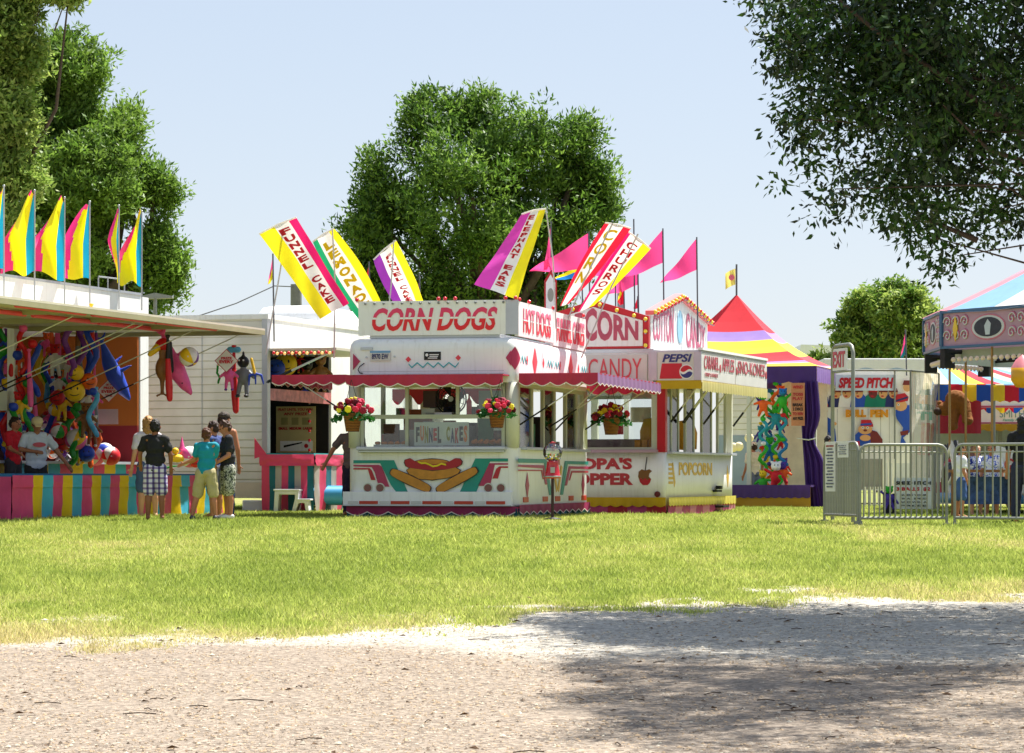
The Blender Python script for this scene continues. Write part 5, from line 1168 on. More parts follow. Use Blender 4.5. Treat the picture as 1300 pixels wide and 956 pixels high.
player([([(1036, 540), (1038, 529), (1046, 527), (1054, 532), (1060, 545), (1062, 565), (1054, 562), (1052, 548), (1050, 560), (1036, 556)], PBL), ([(1036, 549), (1050, 547), (1050, 553), (1036, 556)], PRD), ('e', 1044, 522, 6.5, 8, SKN), ([(1037, 516), (1039, 510), (1046, 508), (1051, 513), (1051, 517)], PRD), ('e', 1043, 520, 1.6, 1.6, PWH), ('e', 1043, 520, .7, .7, BLACK), ('e', 1058, 538, 4, 2.5, SKN)])
player([([(1080, 566), (1083, 554), (1090, 548), (1104, 545), (1113, 548), (1120, 558), (1120, 566)], PBL), ([(1104, 546), (1113, 548), (1120, 558), (1120, 566), (1105, 566)], PBR), ([(1081, 561), (1091, 560), (1091, 566), (1080, 566)], PRD), ('e', 1098, 545, 9, 6.5, SKN), ([(1092, 541), (1093, 533), (1105, 533), (1108, 539), (1108, 542)], PRD), ([(1092, 538), (1106, 537), (1106, 539.5), (1092, 540.5)], PBL), ('e', 1095, 543, 1.6, 1.6, PWH), ('e', 1101, 543, 1.6, 1.6, PWH), ('e', 1095, 543, .7, .7, BLACK), ('e', 1101, 543, .7, .7, BLACK), ('e', 1098, 546.5, 2.4, 1.4, PBR), ('e', 1098, 556, 7, 4, SKN)])
player([([(1135, 522), (1142, 516), (1154, 514), (1155, 548), (1146, 556), (1152, 566), (1142, 566), (1144, 552), (1146, 543), (1138, 532)], PBL), ('e', 1143, 515, 8, 7, SKN), ([(1134, 510), (1138, 501), (1148, 499), (1153, 504), (1152, 509), (1143, 511)], PRD), ([(1137, 508), (1152, 503), (1152, 505.5), (1137, 510.5)], PNV), ('e', 1140, 514, 1.5, 1.5, PWH), ('e', 1140, 514, .7, .7, BLACK), ([(1142, 548), (1153, 546), (1152, 552), (1143, 553)], PBR), ('e', 1151, 492, 5, 5.5, SKN), ([(1145, 489), (1147, 483), (1154, 483), (1155, 489)], PBR)])
_lay[0] += .002
b = MB(); b.text('BULL', bxp(1073), bxp(1099), bzp(530), bzp(520), -_lay[0] - .003, PYL, .08); b.build('lettering', SPB)
b = MB(); b.text('PEN', bxp(1104), bxp(1127), bzp(530), bzp(520), -_lay[0] - .003, PYL, .08); b.build('lettering', SPB)
for px in (1063, 1081, 1102, 1118, 1129):
    b = MB(); b.box(bxp(px) - .003, bxp(px) + .003, -.002, -.0005, bzp(566), bzp(519), mat('plank_line', (120, 110, 96))); b.build('plank_line', SPB)
b = MB(); b.box(bxp(1060), bxp(1137), -.09, -.06, bzp(496), bzp(476), mat('sign_pale_blue', (204, 212, 220), .5)); b.build('sign_board', SPB)
b = MB(); b.text('SPEED PITCH', bxp(1064), bxp(1133.5), bzp(493), bzp(479.5), -.094, PRD, .05, .2); b.build('lettering', SPB)
for x, y_, z_ in ((bxp(1083), -.12, bzp(470)), (bxp(1135), -.12, bzp(470)), (npx(1156), -8, npz(470)), (npx(1192), -8, npz(474))):
    b = MB(); b.tube([(x, y_, .0), (x, y_, z_)], .018, GALV, 8); b.build('frame_post', SPB)
b = MB(); b.tube([(0, -.12, bzp(470)), (bxp(1135), -.12, bzp(470.5)), (npx(1156), -8, npz(470.5)), (npx(1192), -8, npz(474))], .018, GALV, 8); b.build('frame_rail', SPB)
# printed mesh side net (1157..1192)
nb = MB()
def netfn(u, v):
    return (npx(1158) + (npx(1191) - npx(1158)) * u + .01 * math.sin(v * 22), -8 + .05 * math.sin(u * 6 + v * 3), npz(471 + 3 * u) + (npz(648) - npz(471)) * v)
NWH = mat('net_white', (220, 214, 198), .6); NRD = mat('net_red', (200, 70, 74), .6); NGR = mat('net_green', (90, 140, 120), .6); NOR = mat('net_orange', (226, 170, 90), .6)
for j in range(120):
    v = j / 120
    def row(a, c, m): nb.tube([netfn(a + (c - a) * i / 6, v) for i in range(7)], .0046, m, 4, False)
    row(0, 1, NWH)
    y = 471 + v * 180
    if 485 < y < 500: row(.5 - (y - 483) * .015, .55 + (y - 483) * .012, NGR)
    elif 500 < y < 512: row(.1, .6, NOR)
    elif 512 < y < 520: row(.1, .95, NGR)
    elif 536 < y < 578: row(.2, .85, NRD)
    elif y >= 578: row(.02, .12, BLACK)
for i in range(14): nb.tube([netfn(i / 13, j / 10) for j in range(11)], .0022, NWH if i not in (0, 1) else NRD, 4, False)
nb.build('printed_net', SPB)
b = MB()
for i in range(2): b.box(bxp(1090 + i * 0), bxp(1121), .1, .14, .05, .95, mat('grey_board_b', (150, 148, 140)))
b = MB(); b.box(bxp(1090), bxp(1120), -.4, -.36, .35, .95, mat('grey_board_b', (150, 148, 140))); b.build('side_panel', SPB)
for i in range(7):
    b = MB(); x = bxp(1092 + i * 6.2); b.box(x, x + .065, -.5, -.47, .02, .95 if i > 3 else .4, PWH); b.build('picket', SPB)
t = thing('notice_board', 'small pale notice board with rows of black and red print low behind the fence', 'sign', (P(1160, 0, 53).x, 53, 0))
b = MB(); x0, x1 = (-25) * 53 / F, 24 * 53 / F; b.box(x0, x1, 0, .02, .05, .58, mat('sign_pale_blue', (204, 212, 220))); b.build('board', t)
b = MB(); b.text('SPEED PITCH', x0 + .03, x1 - .03, .46, .52, -.003, BLACK, .05); b.build('lettering', t); b = MB(); b.text('3 BALLS  $2', x0 + .04, x1 - .04, .35, .42, -.003, CRIM, .04); b.build('lettering', t)
for k_ in range(4): b = MB(); b.text(('GUESS YOUR', 'FINAL SPEED', 'AND WIN A', 'PRIZE')[k_], x0 + .1, x1 - .1, .27 - k_ * .06, .3 - k_ * .06, -.003, BLACK, .02); b.build('lettering', t)
plush('plush_prize', 'purple blue and green plush leaning against the pickets behind the fence', P(1129, 622, 49.5), 'purple', 'green', .4, 'bear', 97, 'plush toys near the pitching booth')
b = MB(); b.box(0, .12, 0, .1, .0, .35, BLACK); b.box(.14, .2, 0, .1, .0, .33, BLACK); t = thing('ball_crate', 'black crate on the grass under the purple plush behind the fence', 'crate', (P(1122, 0, 49.5).x, 49.5, 0)); b.each('panel', t)
# long white trailer roof above the booth
t = thing('white_trailer', 'long white trailer roof with wavy blue edge decal above the pitching booth', 'trailer', (P(1045, 0, 68).x, 68, 0), .0)
zt, zb_ = P(0, 455, 68).z, P(0, 471, 68).z
b = MB(); b.box(0, 2.3, 0, 3, zb_ - .03, zt, mat('trailer_white_b', (214, 214, 210), .4)); b.build('roof_box', t, .03)
b = MB(); b.box(0.02, 2.3, .05, 3, .3, zb_ - .03, mat('trailer_white_b', (214, 214, 210), .4)); b.build('body', t)
b = MB(); b.sheet(lambda u, v: (.1 + 1.7 * u, -.006, zb_ + .04 + .03 * math.sin(u * 16) * (1 - v) + (-.05) * v), 40, 2, mat('wave_decal', (150, 170, 190))); b.build('wave_decal', t)
pennant('pink and teal pennant standing over the long white trailer roof', 1151, 456, 418, 57, (1143, 455), 30, [PKF, mat('pennant_teal', (20, 110, 120), trans=.3)], grp='small pennants over the right-hand booths', curl=.2)
# far white roof
t = thing('white_barn', 'low white barn roof far behind the striped tent', 'building', (P(1012, 0, 150).x, 150, 0))
b = MB(); b.prism([(0, 0), (-.2, 5.6), (.2, 6.95), (2.0, 6.9), (2.1, 0)], 0, 8, WHITE); b.build('hall', t)

# ================= EXIT gate and steel barriers =================
def barrier(x0, y0, x1, y1, n, label, signs=None, curve=True):
    L_ = math.hypot(x1 - x0, y1 - y0); t = thing('steel_barrier', label, 'fence', (x0, y0, gz(x0, y0) - .02), math.atan2(y1 - y0, x1 - x0), 'grey steel crowd barriers around the ride')
    top = 1.1; r = .02
    b = MB(); pts = [(.02, 0, .03), (.02, 0, top - .12)] + [(.02 + .12 * (1 - math.cos(R(a))), 0, top - .12 + .12 * math.sin(R(a))) for a in (30, 60, 90)] + [(L_ - .14 + .12 * math.sin(R(a)), 0, top - .12 + .12 * math.cos(R(a))) for a in (0, 30, 60, 90)] + [(L_ - .02, 0, .03)]
    b.tube(pts, r, GALV, 8); b.build('frame', t)
    b = MB(); b.tube([(.02, 0, .12), (L_ - .02, 0, .12)], r, GALV, 8); b.build('bottom_rail', t)
    b = MB(); b.tube([(.02, 0, top - .1), (L_ - .02, 0, top - .1)], .01, GALV, 6); b.build('top_rail', t)
    bar = None
    for i in range(n):
        x = L_ * (i + 1) / (n + 1)
        if bar is None: m = MB(); m.tube([(0, 0, .12), (0, 0, top - .02)], .0115, GALV, 6); bar = m.build('bar', t); o = bar
        else: o = bar.copy(); C.objects.link(o); o.parent = t
        o.location = (x, 0, 0)
    for x in (.02, L_ - .02):
        m = MB(); m.box(x - .035, x + .035, -.05, .05, .0, .05, GALV); m.build('foot', t)
    return t
A_, B2, C2_ = (4.30, 43.0), (4.62, 41.6), (5.83, 41.7)
barrier(*A_, *B2, 20, 'end barrier turned almost edge-on with the EXIT gate and notices on it')
barrier(*B2, *C2_, 16, 'barrier facing us directly before the pitching booth')
barrier(5.9, 41.7, 8.0, 40.3, 21, 'barrier before the carousel running out of the picture at right')
t = thing('exit_gate', 'tall tube arch with a red lettered EXIT sign at the fence end', 'gate', (4.47, 43.0, gz(4.4, 43)), math.atan2(B2[1] - 43.0 + .45, B2[0] - 4.47 + .1))
gl_ = .62; hgt = 2.42
t.location = (P(1057, 0, 43.1).x, 43.1, gz(4.4, 43)); e2 = P(1083, 0, 42.3); t.rotation_euler.z = math.atan2(42.3 - 43.1, e2.x - t.location.x); gl_ = math.hypot(42.3 - 43.1, e2.x - t.location.x)
b = MB(); b.tube([(0, 0, 0), (0, 0, hgt - .12), (.05, 0, hgt - .03), (.14, 0, hgt), (gl_ - .14, 0, hgt), (gl_ - .05, 0, hgt - .03), (gl_, 0, hgt - .12), (gl_, 0, 0)], .028, GALV, 10); b.build('arch_tube', t)
b = MB(); b.box(.03, gl_ - .25, -.012, .012, hgt - .34, hgt - .04, mat('sign_white', (222, 222, 226), .5)); b.build('sign_board', t); b = MB(); b.text('EXIT', .06, gl_ - .28, hgt - .3, hgt - .08, -.014, CRIM, .03); b.build('lettering', t)
b = MB(); b.tube([(0, 0, hgt - .36), (gl_, 0, hgt - .36)], .015, GALV, 6); b.build('cross_rail', t)
for (u0, u1, z0, z1, lb, rows) in ((.12, .42, .42, 1.1, 'long white rules notice tied to the end barrier below the EXIT sign', 14), (.5, .82, .88, 1.1, 'short white notice with cut corners on the end barrier', 5)):
    d = Vector((B2[0] - A_[0], B2[1] - A_[1], 0)); n_ = Vector((d.y, -d.x, 0)).normalized(); n_ = -n_ if n_.y > 0 and False else n_
    t = thing('notice_sign', lb, 'sign', Vector((A_[0], A_[1], gz(*A_))) + d * u0 * .95 + Vector((-.0, 0, 0)) - d.normalized().cross(Vector((0, 0, 1))) * -.03, math.atan2(d.y, d.x), 'paper notices on the end barrier')
    w_ = d.length * (u1 - u0) * .95
    b = MB(); b.box(0, w_, -.006, 0, z0, z1, mat('sign_white', (222, 222, 226))); b.build('sheet', t)
    for i in range(rows):
        z = z1 - .06 - i * (z1 - z0 - .08) / rows; b = MB(); zt_ = (z1 - z0 - .08) / rows * .24; b.text(('RIDE RULES', 'NO SMOKING', 'KEEP HANDS', 'INSIDE RIDE', 'ONE TICKET')[i % 5] if rows > 6 else ('EXIT', 'ONLY', 'PLEASE', 'DO NOT', 'ENTER')[i], .05 + .03 * (i % 3), w_ - .05 - .04 * (i % 2), z - zt_, z + zt_, -.008, CRIM if i == 0 and rows > 6 else mat('grey_print', (110, 114, 136)), 0); b.build('lettering', t)

# ================= carousel =================
CCx, CCy, CR_ = 11.1, 50.0, 4.49
CA = thing('carousel', 'merry-go-round with pink blue and white cone roof, scroll painted boards and rows of bulbs', 'ride', (CCx, CCy, 0))
angs = [math.atan2(-1.1, -4.35) + R(30) * k for k in range(12)]
vt = [(CR_ * math.cos(a), CR_ * math.sin(a)) for a in angs]
CB = mat('carousel_blue', (60, 100, 136), .45); CPK = mat('scroll_pink', (196, 110, 130), .5, var=.15); CGR = mat('scroll_grey', (196, 200, 200), .5); CDK = mat('painted_night', (52, 56, 66), .6, var=.4, scale=10)
cb0, cb1 = 2.60, 3.2
vis = [10, 11, 0, 1, 2]
for k in range(12):
    x0, y0 = vt[k]; x1, y1 = vt[(k + 1) % 12]; L_ = math.hypot(x1 - x0, y1 - y0); rz = math.atan2(y1 - y0, x1 - x0)
    M_ = Matrix.Translation((x0, y0, 0)) @ Matrix.Rotation(rz, 4, 'Z')
    b = MB(M_); b.box(0, L_, 0, .04, cb0 + .04, cb1 - .05, mat('board_mauve', (176, 140, 156), .5)); b.build('rounding_board', CA)
    b = MB(M_); b.box(-.02, L_ + .02, -.03, .05, cb1 - .05, cb1, CB); b.box(-.02, L_ + .02, -.03, .05, cb0, cb0 + .04, CB); b.box(-.03, .03, -.04, .02, cb0 + .04, cb1 - .05, CB); b.each('board_moulding', CA)
    if k in vis:
        b = MB(M_); cx = L_ * .5; cz = (cb0 + cb1) / 2
        b.disc(cx, cz, .2, -.008, -.002, CPK, 24, .43); b.disc(cx, cz, .18, -.012, -.008, CGR, 24, .4); b.disc(cx, cz, .15, -.016, -.012, CDK, 24, .34)
        b.prism([(cx - .05, cz - .12), (cx - .08, cz + .02), (cx, cz + .12), (cx + .08, cz + .05), (cx + .05, cz - .12)], -.02, -.016, mat('painted_figure', (190, 200, 206)))
        b.build('painted_medallion', CA)
        b = MB(M_)
        for s_ in (-1, 1):
            for ox in (.58, .8, 1.02):
                for oz in (.12, -.12):
                    q = [(cx + s_ * (ox + .1 * math.cos(t_ * .5) * (1 - t_ / 18)), -.012, cz + oz * .9 + .1 * math.sin(t_ * .5) * (1 - t_ / 18)) for t_ in range(18)]
                    b.tube(q, .013, CGR, 5, False)
                    b.tube([(p[0] + .01, -.006, p[2] + .012) for p in q], .016, CPK, 5, False)
        b.build('scroll_painting', CA)
        b = MB(M_); b.prism([(.3, cz), (.36, cz + .2), (.42, cz), (.36, cz - .2)], -.03, -.012, mat('carousel_gold', (220, 190, 60), .3, .3)); b.build('mirror_trim', CA)
    # bulbs under the boards
    b = MB(M_); b.box(.1, L_ - .1, .3, .34, cb0 - .14, cb0 - .01, mat('pale_green_beam', (170, 178, 160))); b.build('light_beam', CA)
    if k in vis:
        Mr = M_
        bulbs(CA, [tuple(M_ @ Vector((.15 + i * .15, .1, cb0 - .17))) for i in range(14)], mat('warm_bulb', (240, 216, 196), .25), .04)
        b = MB(M_); b.box(-.06, .06, .0, .2, cb0 - .3, cb0, BLACK); b.build('bracket', CA)
b = MB()
for k in range(12): b.tube([(vt[k][0] * .98, vt[k][1] * .98, cb0 - .05), (0, 0, cb0 + .1)], .04, BLACK, 6)
b.each('sweep_arm', CA)
CPKR = mat('canopy_pink', (240, 156, 166), .5, trans=.3); CBLR = mat('canopy_blue', (146, 190, 222), .5, trans=.3); CWHR = mat('canopy_white', (236, 236, 232), .5, trans=.3)
apx = (0, 0, 5.5)
for k in range(12):
    a, c = vt[k], vt[(k + 1) % 12]; P0 = Vector((a[0] * 1.01, a[1] * 1.01, cb1)); P1 = Vector((c[0] * 1.01, c[1] * 1.01, cb1)); T = Vector(apx)
    b = MB()
    def rf(u, v): 
        p = P0.lerp(P1, u); q = p.lerp(T, v); return q + Vector((0, 0, -.12 * math.sin(v * math.pi) * (1 - v) - .06 * math.sin(u * math.pi) * (1 - v)))
    b.sheet(rf, 12, 10, CBLR, True, lambda u, v, k=k: (CPKR if u < .12 or u > .93 else CBLR if u < .5 else CWHR)); b.build('roof_panel', CA)
b = MB(); b.lathe([(0, .18), (4.2, .18), (4.2, .34), (0, .34)], mat('deck_blue', (70, 140, 190), .5), 36); b.build('deck', CA)
b = MB(); b.lathe([(1.1, .34), (1.1, 2.5)], mat('drum_white', (214, 214, 214), .5, var=.1), 12, smooth=False); b.build('centre_drum', CA)
b = MB(); b.tube([(0, 0, .3), (0, 0, 5.4)], .12, GALV, 10); b.build('centre_mast', CA)
# horses on their poles (things riding on the deck)
def horse(x, y, rz, col, label, zb=.68):
    t = thing('carousel_horse', label, 'carousel horse', (CCx + x, CCy + y, zb), rz, 'horses on the merry-go-round')
    hm = mat('horse_' + col, {'white': (224, 220, 212), 'brown': (120, 72, 44), 'black': (30, 30, 34)}[col], .3, coat=.4)
    blob('body', [E((0, 0, 0), (.34, .14, .16)), E((.24, 0, .02), (.16, .13, .17)), E((-.26, 0, .03), (.15, .14, .17)), K((.3, 0, .08), (.5, 0, .36), .11, .075), K((.48, 0, .4), (.68, 0, .28), .075, .05), E((.7, 0, .27), .05),
                  K((.28, .08, -.08), (.5, .08, -.2), .055, .035), K((.5, .08, -.2), (.42, .08, -.42), .035, .028), K((.26, -.08, -.08), (.44, -.08, -.28), .055, .035), K((.44, -.08, -.28), (.36, -.08, -.46), .035, .028),
                  K((-.28, .08, -.05), (-.36, .08, -.26), .07, .04), K((-.36, .08, -.26), (-.5, .08, -.46), .038, .028), K((-.28, -.08, -.05), (-.44, -.08, -.24), .07, .04), K((-.44, -.08, -.24), (-.56, -.08, -.42), .038, .028),
                  K((.46, .05, .46), (.47, .05, .54), .02, .01), K((.46, -.05, .46), (.47, -.05, .54), .02, .01)], hm, t, .02, 3)
    blob('mane', [E((.44 - .07 * i, 0, .44 - .1 * i), (.05, .035, .07)) for i in range(4)] + [K((-.4, 0, .1), (-.56, 0, -.06), .05, .06), K((-.56, 0, -.06), (-.6, 0, -.28), .06, .02)], mat('horse_mane', (60, 60, 70), .6), t, .018, 2)
    blob('saddle', [E((0, 0, .13), (.16, .13, .06)), E((-.13, 0, .19), (.04, .1, .06))], mat('saddle_red', (170, 40, 60), .4), t, .018, 2)
    b = MB(); b.tube([(0.02, 0, .34 - zb), (.02, 0, 2.6 - zb)], .02, mat('brass_pole', (150, 120, 70), .3, .7), 8); b.build('pole', t)
    return t
horse(-3.95, -.9, R(105), 'white', 'white carousel horse nearest the left edge of the ride')
horse(-3.7, -2.0, R(118), 'brown', 'brown carousel horse beside the double poles', .6)
horse(-3.0, -2.9, R(130), 'white', 'white carousel horse further right before the drum', .75)
horse(-4.0, .6, R(85), 'black', 'black carousel horse furthest round on the left of the ride', .64)
t = thing('ride_chariot', 'white carousel bench with painted red and blue scrolls at the right edge', 'bench', (P(1290, 0, 46.6).x, 46.6, .36), -.5)
b = MB(); b.prism([(-.35, 0), (-.4, .55), (-.3, .7), (.1, .6), (.6, .72), (.7, 0)], -.02, .02, mat('drum_white', (214, 214, 214))); b.build('side_board', t)
b = MB()
for (cx, cz, m_) in ((-.1, .4, CRIM), (.18, .3, PBL), (.4, .42, PBL), (0.02, .22, CRIM)): b.tube([(cx + .1 * math.cos(i * .6) * (1 - i / 14), -.03, cz + .12 * math.sin(i * .6) * (1 - i / 14)) for i in range(12)], .016, m_, 5)
b.each('scroll_painting', t); b = MB(); b.box(-.3, .6, .02, .5, .25, .3, CRIM); b.build('seat', t)
b = MB(); b.lathe([(0, 0), (.1, .02), (.17, .12), (.17, .3), (0, .3)], mat('gold_paint', (214, 156, 20), .35), 20); b.lathe([(.17, .3), (.1, .42), (0, .5)], mat('canopy_pink', (240, 120, 140)), 20)
o = b.build('gold_lantern'); o.location = P(1298, 493, 46.0); tag(o, 'golden drum shaped ornament with a pink cap at the right edge', 'ornament')

# ================= striped canopy, teddy bear, food stand far right =================
CN2 = thing('striped_canopy', 'low canopy striped blue yellow white and red between the net and the carousel', 'canopy', (P(1186, 0, 54).x, 54, 0), -.1)
SB = mat('canopy_bold_blue', (24, 80, 180), .5, trans=.25); SR = mat('canopy_bold_red', (206, 30, 50), .5, trans=.25); SY = mat('canopy_bold_yellow', (244, 206, 40), .5, trans=.25); SW = mat('canopy_cream', (238, 226, 190), .5, trans=.3); SLB = mat('canopy_pale_blue', (130, 180, 220), .5, trans=.3)
wC = 2.9; ce = 2.2
cols5 = [SW, SLB, SY, SR, SLB, SW, SR, SLB]
b = MB(); b.sheet(lambda u, v: (u * wC * (1 - v * .45) + v * (-.1), v * 1.6, ce + .42 * v - .12 * u * v - .04 * math.sin(u * math.pi) * math.sin(v * math.pi)), 40, 10, SW, True, lambda u, v: cols5[int(u * 10) % len(cols5)]); b.build('roof', CN2)
b = MB(); b.sheet(lambda u, v: (u * wC * .55 - .1, 1.6 + v * 1.6, ce + .42 * (1 - v) - .12 * u), 20, 6, SW, True, lambda u, v: cols5[int(u * 10) % len(cols5)]); b.build('roof', CN2)
vc = [SB, SR, SY, SB, SY, SR]
b = MB(); n_ = 12
def vl(u, v): s = abs(math.sin(math.pi * u * 18)); return (u * wC, -.01 + .015 * math.sin(u * 50), ce - (.3 - .03 * s) * v - .05 * u)
b.sheet(vl, 72, 3, SB, True, lambda u, v: vc[int(u * 12) % 6]); b.build('valance', CN2)
b = MB(); b.sheet(lambda u, v: (u * wC, 1.5, ce - .38 - .1 * v * abs(math.sin(u * 40))), 72, 2, SR, True, lambda u, v: [SB, SY, SR][int(u * 18) % 3]); b.build('pennant_string', CN2)
for x, y in ((.0, .0), (1.02, .0), (2.85, 0), (0, 3.1)):
    b = MB(); b.tube([(x, y + .02, 0), (x, y + .02, ce)], .03, GALV, 8); b.build('canopy_pole', CN2)
b = MB(); b.sheet(lambda u, v: (-.02 + .85 * u, .5 + .03 * math.sin(u * 20), ce - .1 - .75 * v), 16, 4, mat('red_backcloth', (170, 40, 60), .7)); b.build('back_cloth', CN2)
TB = thing('teddy_bear', 'big brown teddy bear slung under the striped canopy', 'plush toy', P(1214, 512, 53.6), -.3)
BRN = mat('bear_brown', (130, 78, 24), .9, var=.2, scale=20)
blob('body', [E((0, 0, .05), (.2, .15, .18), Matrix.Rotation(.4, 4, 'Y')), E((-.2, -.03, -.1), (.13, .12, .12)), K((.14, 0, 0), (.2, -.06, -.26), .1, .09), K((-.02, 0, -.05), (-.04, -.08, -.36), .09, .08), E((.21, -.08, -.3), (.1, .1, .08)), E((-.04, -.1, -.4), (.09, .1, .07))], BRN, TB, .02, 3, .01, 30)
blob('ear', [E((-.28, -.02, .0), .05)], BRN, TB, .014, 2); blob('ear', [E((-.14, -.02, .04), .05)], BRN, TB, .014, 2)
blob('face', [E((-.3, -.1, -.14), (.08, .07, .07))], mat('bear_face', (60, 40, 24), .8), TB, .014, 2)
F2 = thing('treat_stand', 'white food stand with teal lettering and a mustard awning behind the canopy', 'food stand', (P(1188, 0, 57).x, 57, 0), .0)
def sx2(px): return (px - 1188) * 57 / F
def sz2(py): return .6 + (605 - py) * 57 / F
b = MB(); b.box(0, 3.2, 0, 2.4, sz2(537), sz2(500), WHITE); b.build('upper_wall', F2); b = MB(); b.box(0, 3.2, 0, 2.4, .1, 1.0, WHITE); b.build('lower_wall', F2)
b = MB(); b.box(0, 3.2, -.03, 0, sz2(517.5), sz2(515), mat('mauve_strip', (180, 90, 120))); b.box(0, 3.2, -.03, 0, sz2(505), sz2(500), mat('pink_strip', (214, 100, 150))); b.box(0, 3.2, -.04, -.0, sz2(538), sz2(536), mat('mauve_strip', (180, 90, 120))); b.each('trim_strip', F2)
TLT = mat('teal_lettering', (0, 180, 160), .4)
b = MB(); b.text('TREATS', sx2(1188) - .35, sx2(1244), sz2(533.5), sz2(522.5), -.004, TLT, .06); b.build('lettering', F2)
b = MB(); b.text("SMITH'S", sx2(1269), sx2(1300) + .12, sz2(530), sz2(520.5), -.004, mat('teal_outline_lettering', (110, 160, 160)), .0); b.build('lettering', F2); b = MB(); b.text('Family Foods', sx2(1273), sx2(1303), sz2(535.5), sz2(531.5), -.004, TLT, 0, .3); b.build('lettering', F2)
b = MB(); b.box(0, 3.2, -.5, 0, sz2(540) , sz2(539), YEL); scallop(b, 0, 3.2, -.5, sz2(548), sz2(539), mat('mustard_cloth', (170, 128, 20)), 16, .03, None); b.build('awning', F2)
for x in (0.02, sx2(1257), sx2(1268), sx2(1296)): b = MB(); b.box(x, x + .06, -.02, .06, 1.0, sz2(537), GALV); b.build('window_post', F2)
b = MB(); b.box(.0, 3.2, -.02, 0, .3, .5, MAG); b.build('stripe_decal', F2)
b = MB(); b.box(.2, 3.0, 2.3, 2.35, 1.0, 1.9, mat('pale_green_wall', (180, 186, 160))); b.build('inner_wall', F2)
t = thing('plastic_table', 'blue patterned bench table behind the barrier bars', 'table', (P(1250, 0, 45).x, 45, gz(6.8, 45)), .1)
b = MB(); b.box(-.5, .5, -.2, .2, .66, .7, mat('bench_wood', (120, 76, 44), .6, var=.3)); b.build('top', t)
for x in (-.42, .42): b = MB(); b.box(x - .03, x + .03, -.18, .18, 0, .66, mat('bench_wood', (120, 76, 44))); b.build('leg', t)
b = MB(); b.box(-.38, .38, .12, .15, .2, .6, mat('blue_print_cloth', (60, 90, 150), .7, var=.6, scale=14)); b.build('apron', t)
# ================= hanging baskets, gumball machine, counter items =================
FLR = [mat('petal_crimson', (150, 14, 50), .6, var=.2), mat('petal_pink', (226, 50, 90), .6), mat('petal_yellow', (236, 220, 40), .6), mat('petal_dark', (96, 14, 34), .6)]
LF = mat('basket_leaf', (44, 110, 44), .5, var=.3, trans=.3)
WICK = bpy.data.materials.new('wicker')
def wick():
    WICK.use_nodes = True; nt = WICK.node_tree; N = nt.nodes; L = nt.links; B = N['Principled BSDF']; tc = N.new('ShaderNodeTexCoord')
    w = N.new('ShaderNodeTexWave'); w.bands_direction = 'Z'; w.inputs['Scale'].default_value = 14; w.inputs['Distortion'].default_value = 2; L.new(tc.outputs['Object'], w.inputs['Vector'])
    c = N.new('ShaderNodeValToRGB'); e = c.color_ramp.elements; e[0].color = (*lin((92, 50, 16)), 1); e[1].color = (*lin((176, 112, 46)), 1); L.new(w.outputs['Fac'], c.inputs['Fac']); L.new(c.outputs['Color'], B.inputs['Base Color'])
    bp = N.new('ShaderNodeBump'); bp.inputs['Distance'].default_value = .01; L.new(w.outputs['Fac'], bp.inputs['Height']); L.new(bp.outputs['Normal'], B.inputs['Normal']); B.inputs['Roughness'].default_value = .7
wick()
def basket(px, pyb, pyt, D, label, seed, s=1.0, hook=None):
    rg = random.Random(seed); q = P(px, pyb, D); t = thing('flower_basket', label, 'flower basket', q, 0, 'wicker flower baskets hanging on the food stands')
    b = MB(); b.lathe([(0, 0), (.09 * s, 0), (.13 * s, .24 * s), (.14 * s, .25 * s), (.12 * s, .24 * s), (.1 * s, .15 * s)], WICK, 20); b.build('basket', t)
    fo = []; lf = MB()
    for i in range(300):
        a = rg.uniform(0, 6.28); r = rg.uniform(0, .3 * s); z = .25 * s + (.22 * s) * (1 - (r / (.3 * s)) ** 2) * rg.uniform(.3, 1) - .1 * s * (r / .3) 
        c = Vector((r * math.cos(a), r * .7 * math.sin(a), z)); d = Vector((rg.gauss(0, 1), rg.gauss(0, 1), rg.gauss(0, .6))).normalized(); e = d.cross(Vector((rg.gauss(0, 1), rg.gauss(0, 1), 1))).normalized(); l = .05 * s
        lf.add([c - d * l, c + e * l * .45, c + d * l, c - e * l * .45], [(0, 1, 2, 3)], LF)
    lf.build('foliage', t)
    for i in range(30):
        a = rg.uniform(0, 6.28); r = rg.uniform(.05, .29) * s; z = .27 * s + (.2 * s) * (1 - (r / (.3 * s)) ** 2) - .04
        c = Vector((r * math.cos(a), -abs(r * .7 * math.sin(a)) if i % 3 else r * .6 * math.sin(a), z)); m = MB(); cm = FLR[rg.choice([0, 0, 1, 2, 3])]; k = rg.uniform(.034, .052) * s
        for j in range(7):
            b_ = 2 * math.pi * j / 7; m.ball((k * .6 * math.cos(b_), -.01, k * .6 * math.sin(b_)), (k * .5, k * .3, k * .5), cm, 6, 4)
        m.ball((0, -.012, 0), (k * .5, k * .4, k * .5), cm, 6, 4)
        o = m.build('flower', t); o.location = c; o.rotation_euler = (rg.uniform(-.4, .9), 0, rg.uniform(-.8, .8))
    if hook:
        h = P(*hook, D) - q; m = MB()
        for x in (-.12, .12): m.tube([(x * s, 0, .24 * s), h], .004, BLACK, 4)
        m.build('hanger', t)
basket(447.5, 548, 505, 44.6, 'basket of dark red and yellow flowers at the left corner of the corn dog stand', 1, 1.05, (446, 482))
basket(631, 543, 500, 44.4, 'basket of crimson and pale flowers before the right half of the corn dog window', 22, .95, (636, 482))
basket(776, 552, 512, 49.8, 'wicker basket of red pink and yellow flowers under the popcorn stand awning', 3, 1.1, (776, 490))
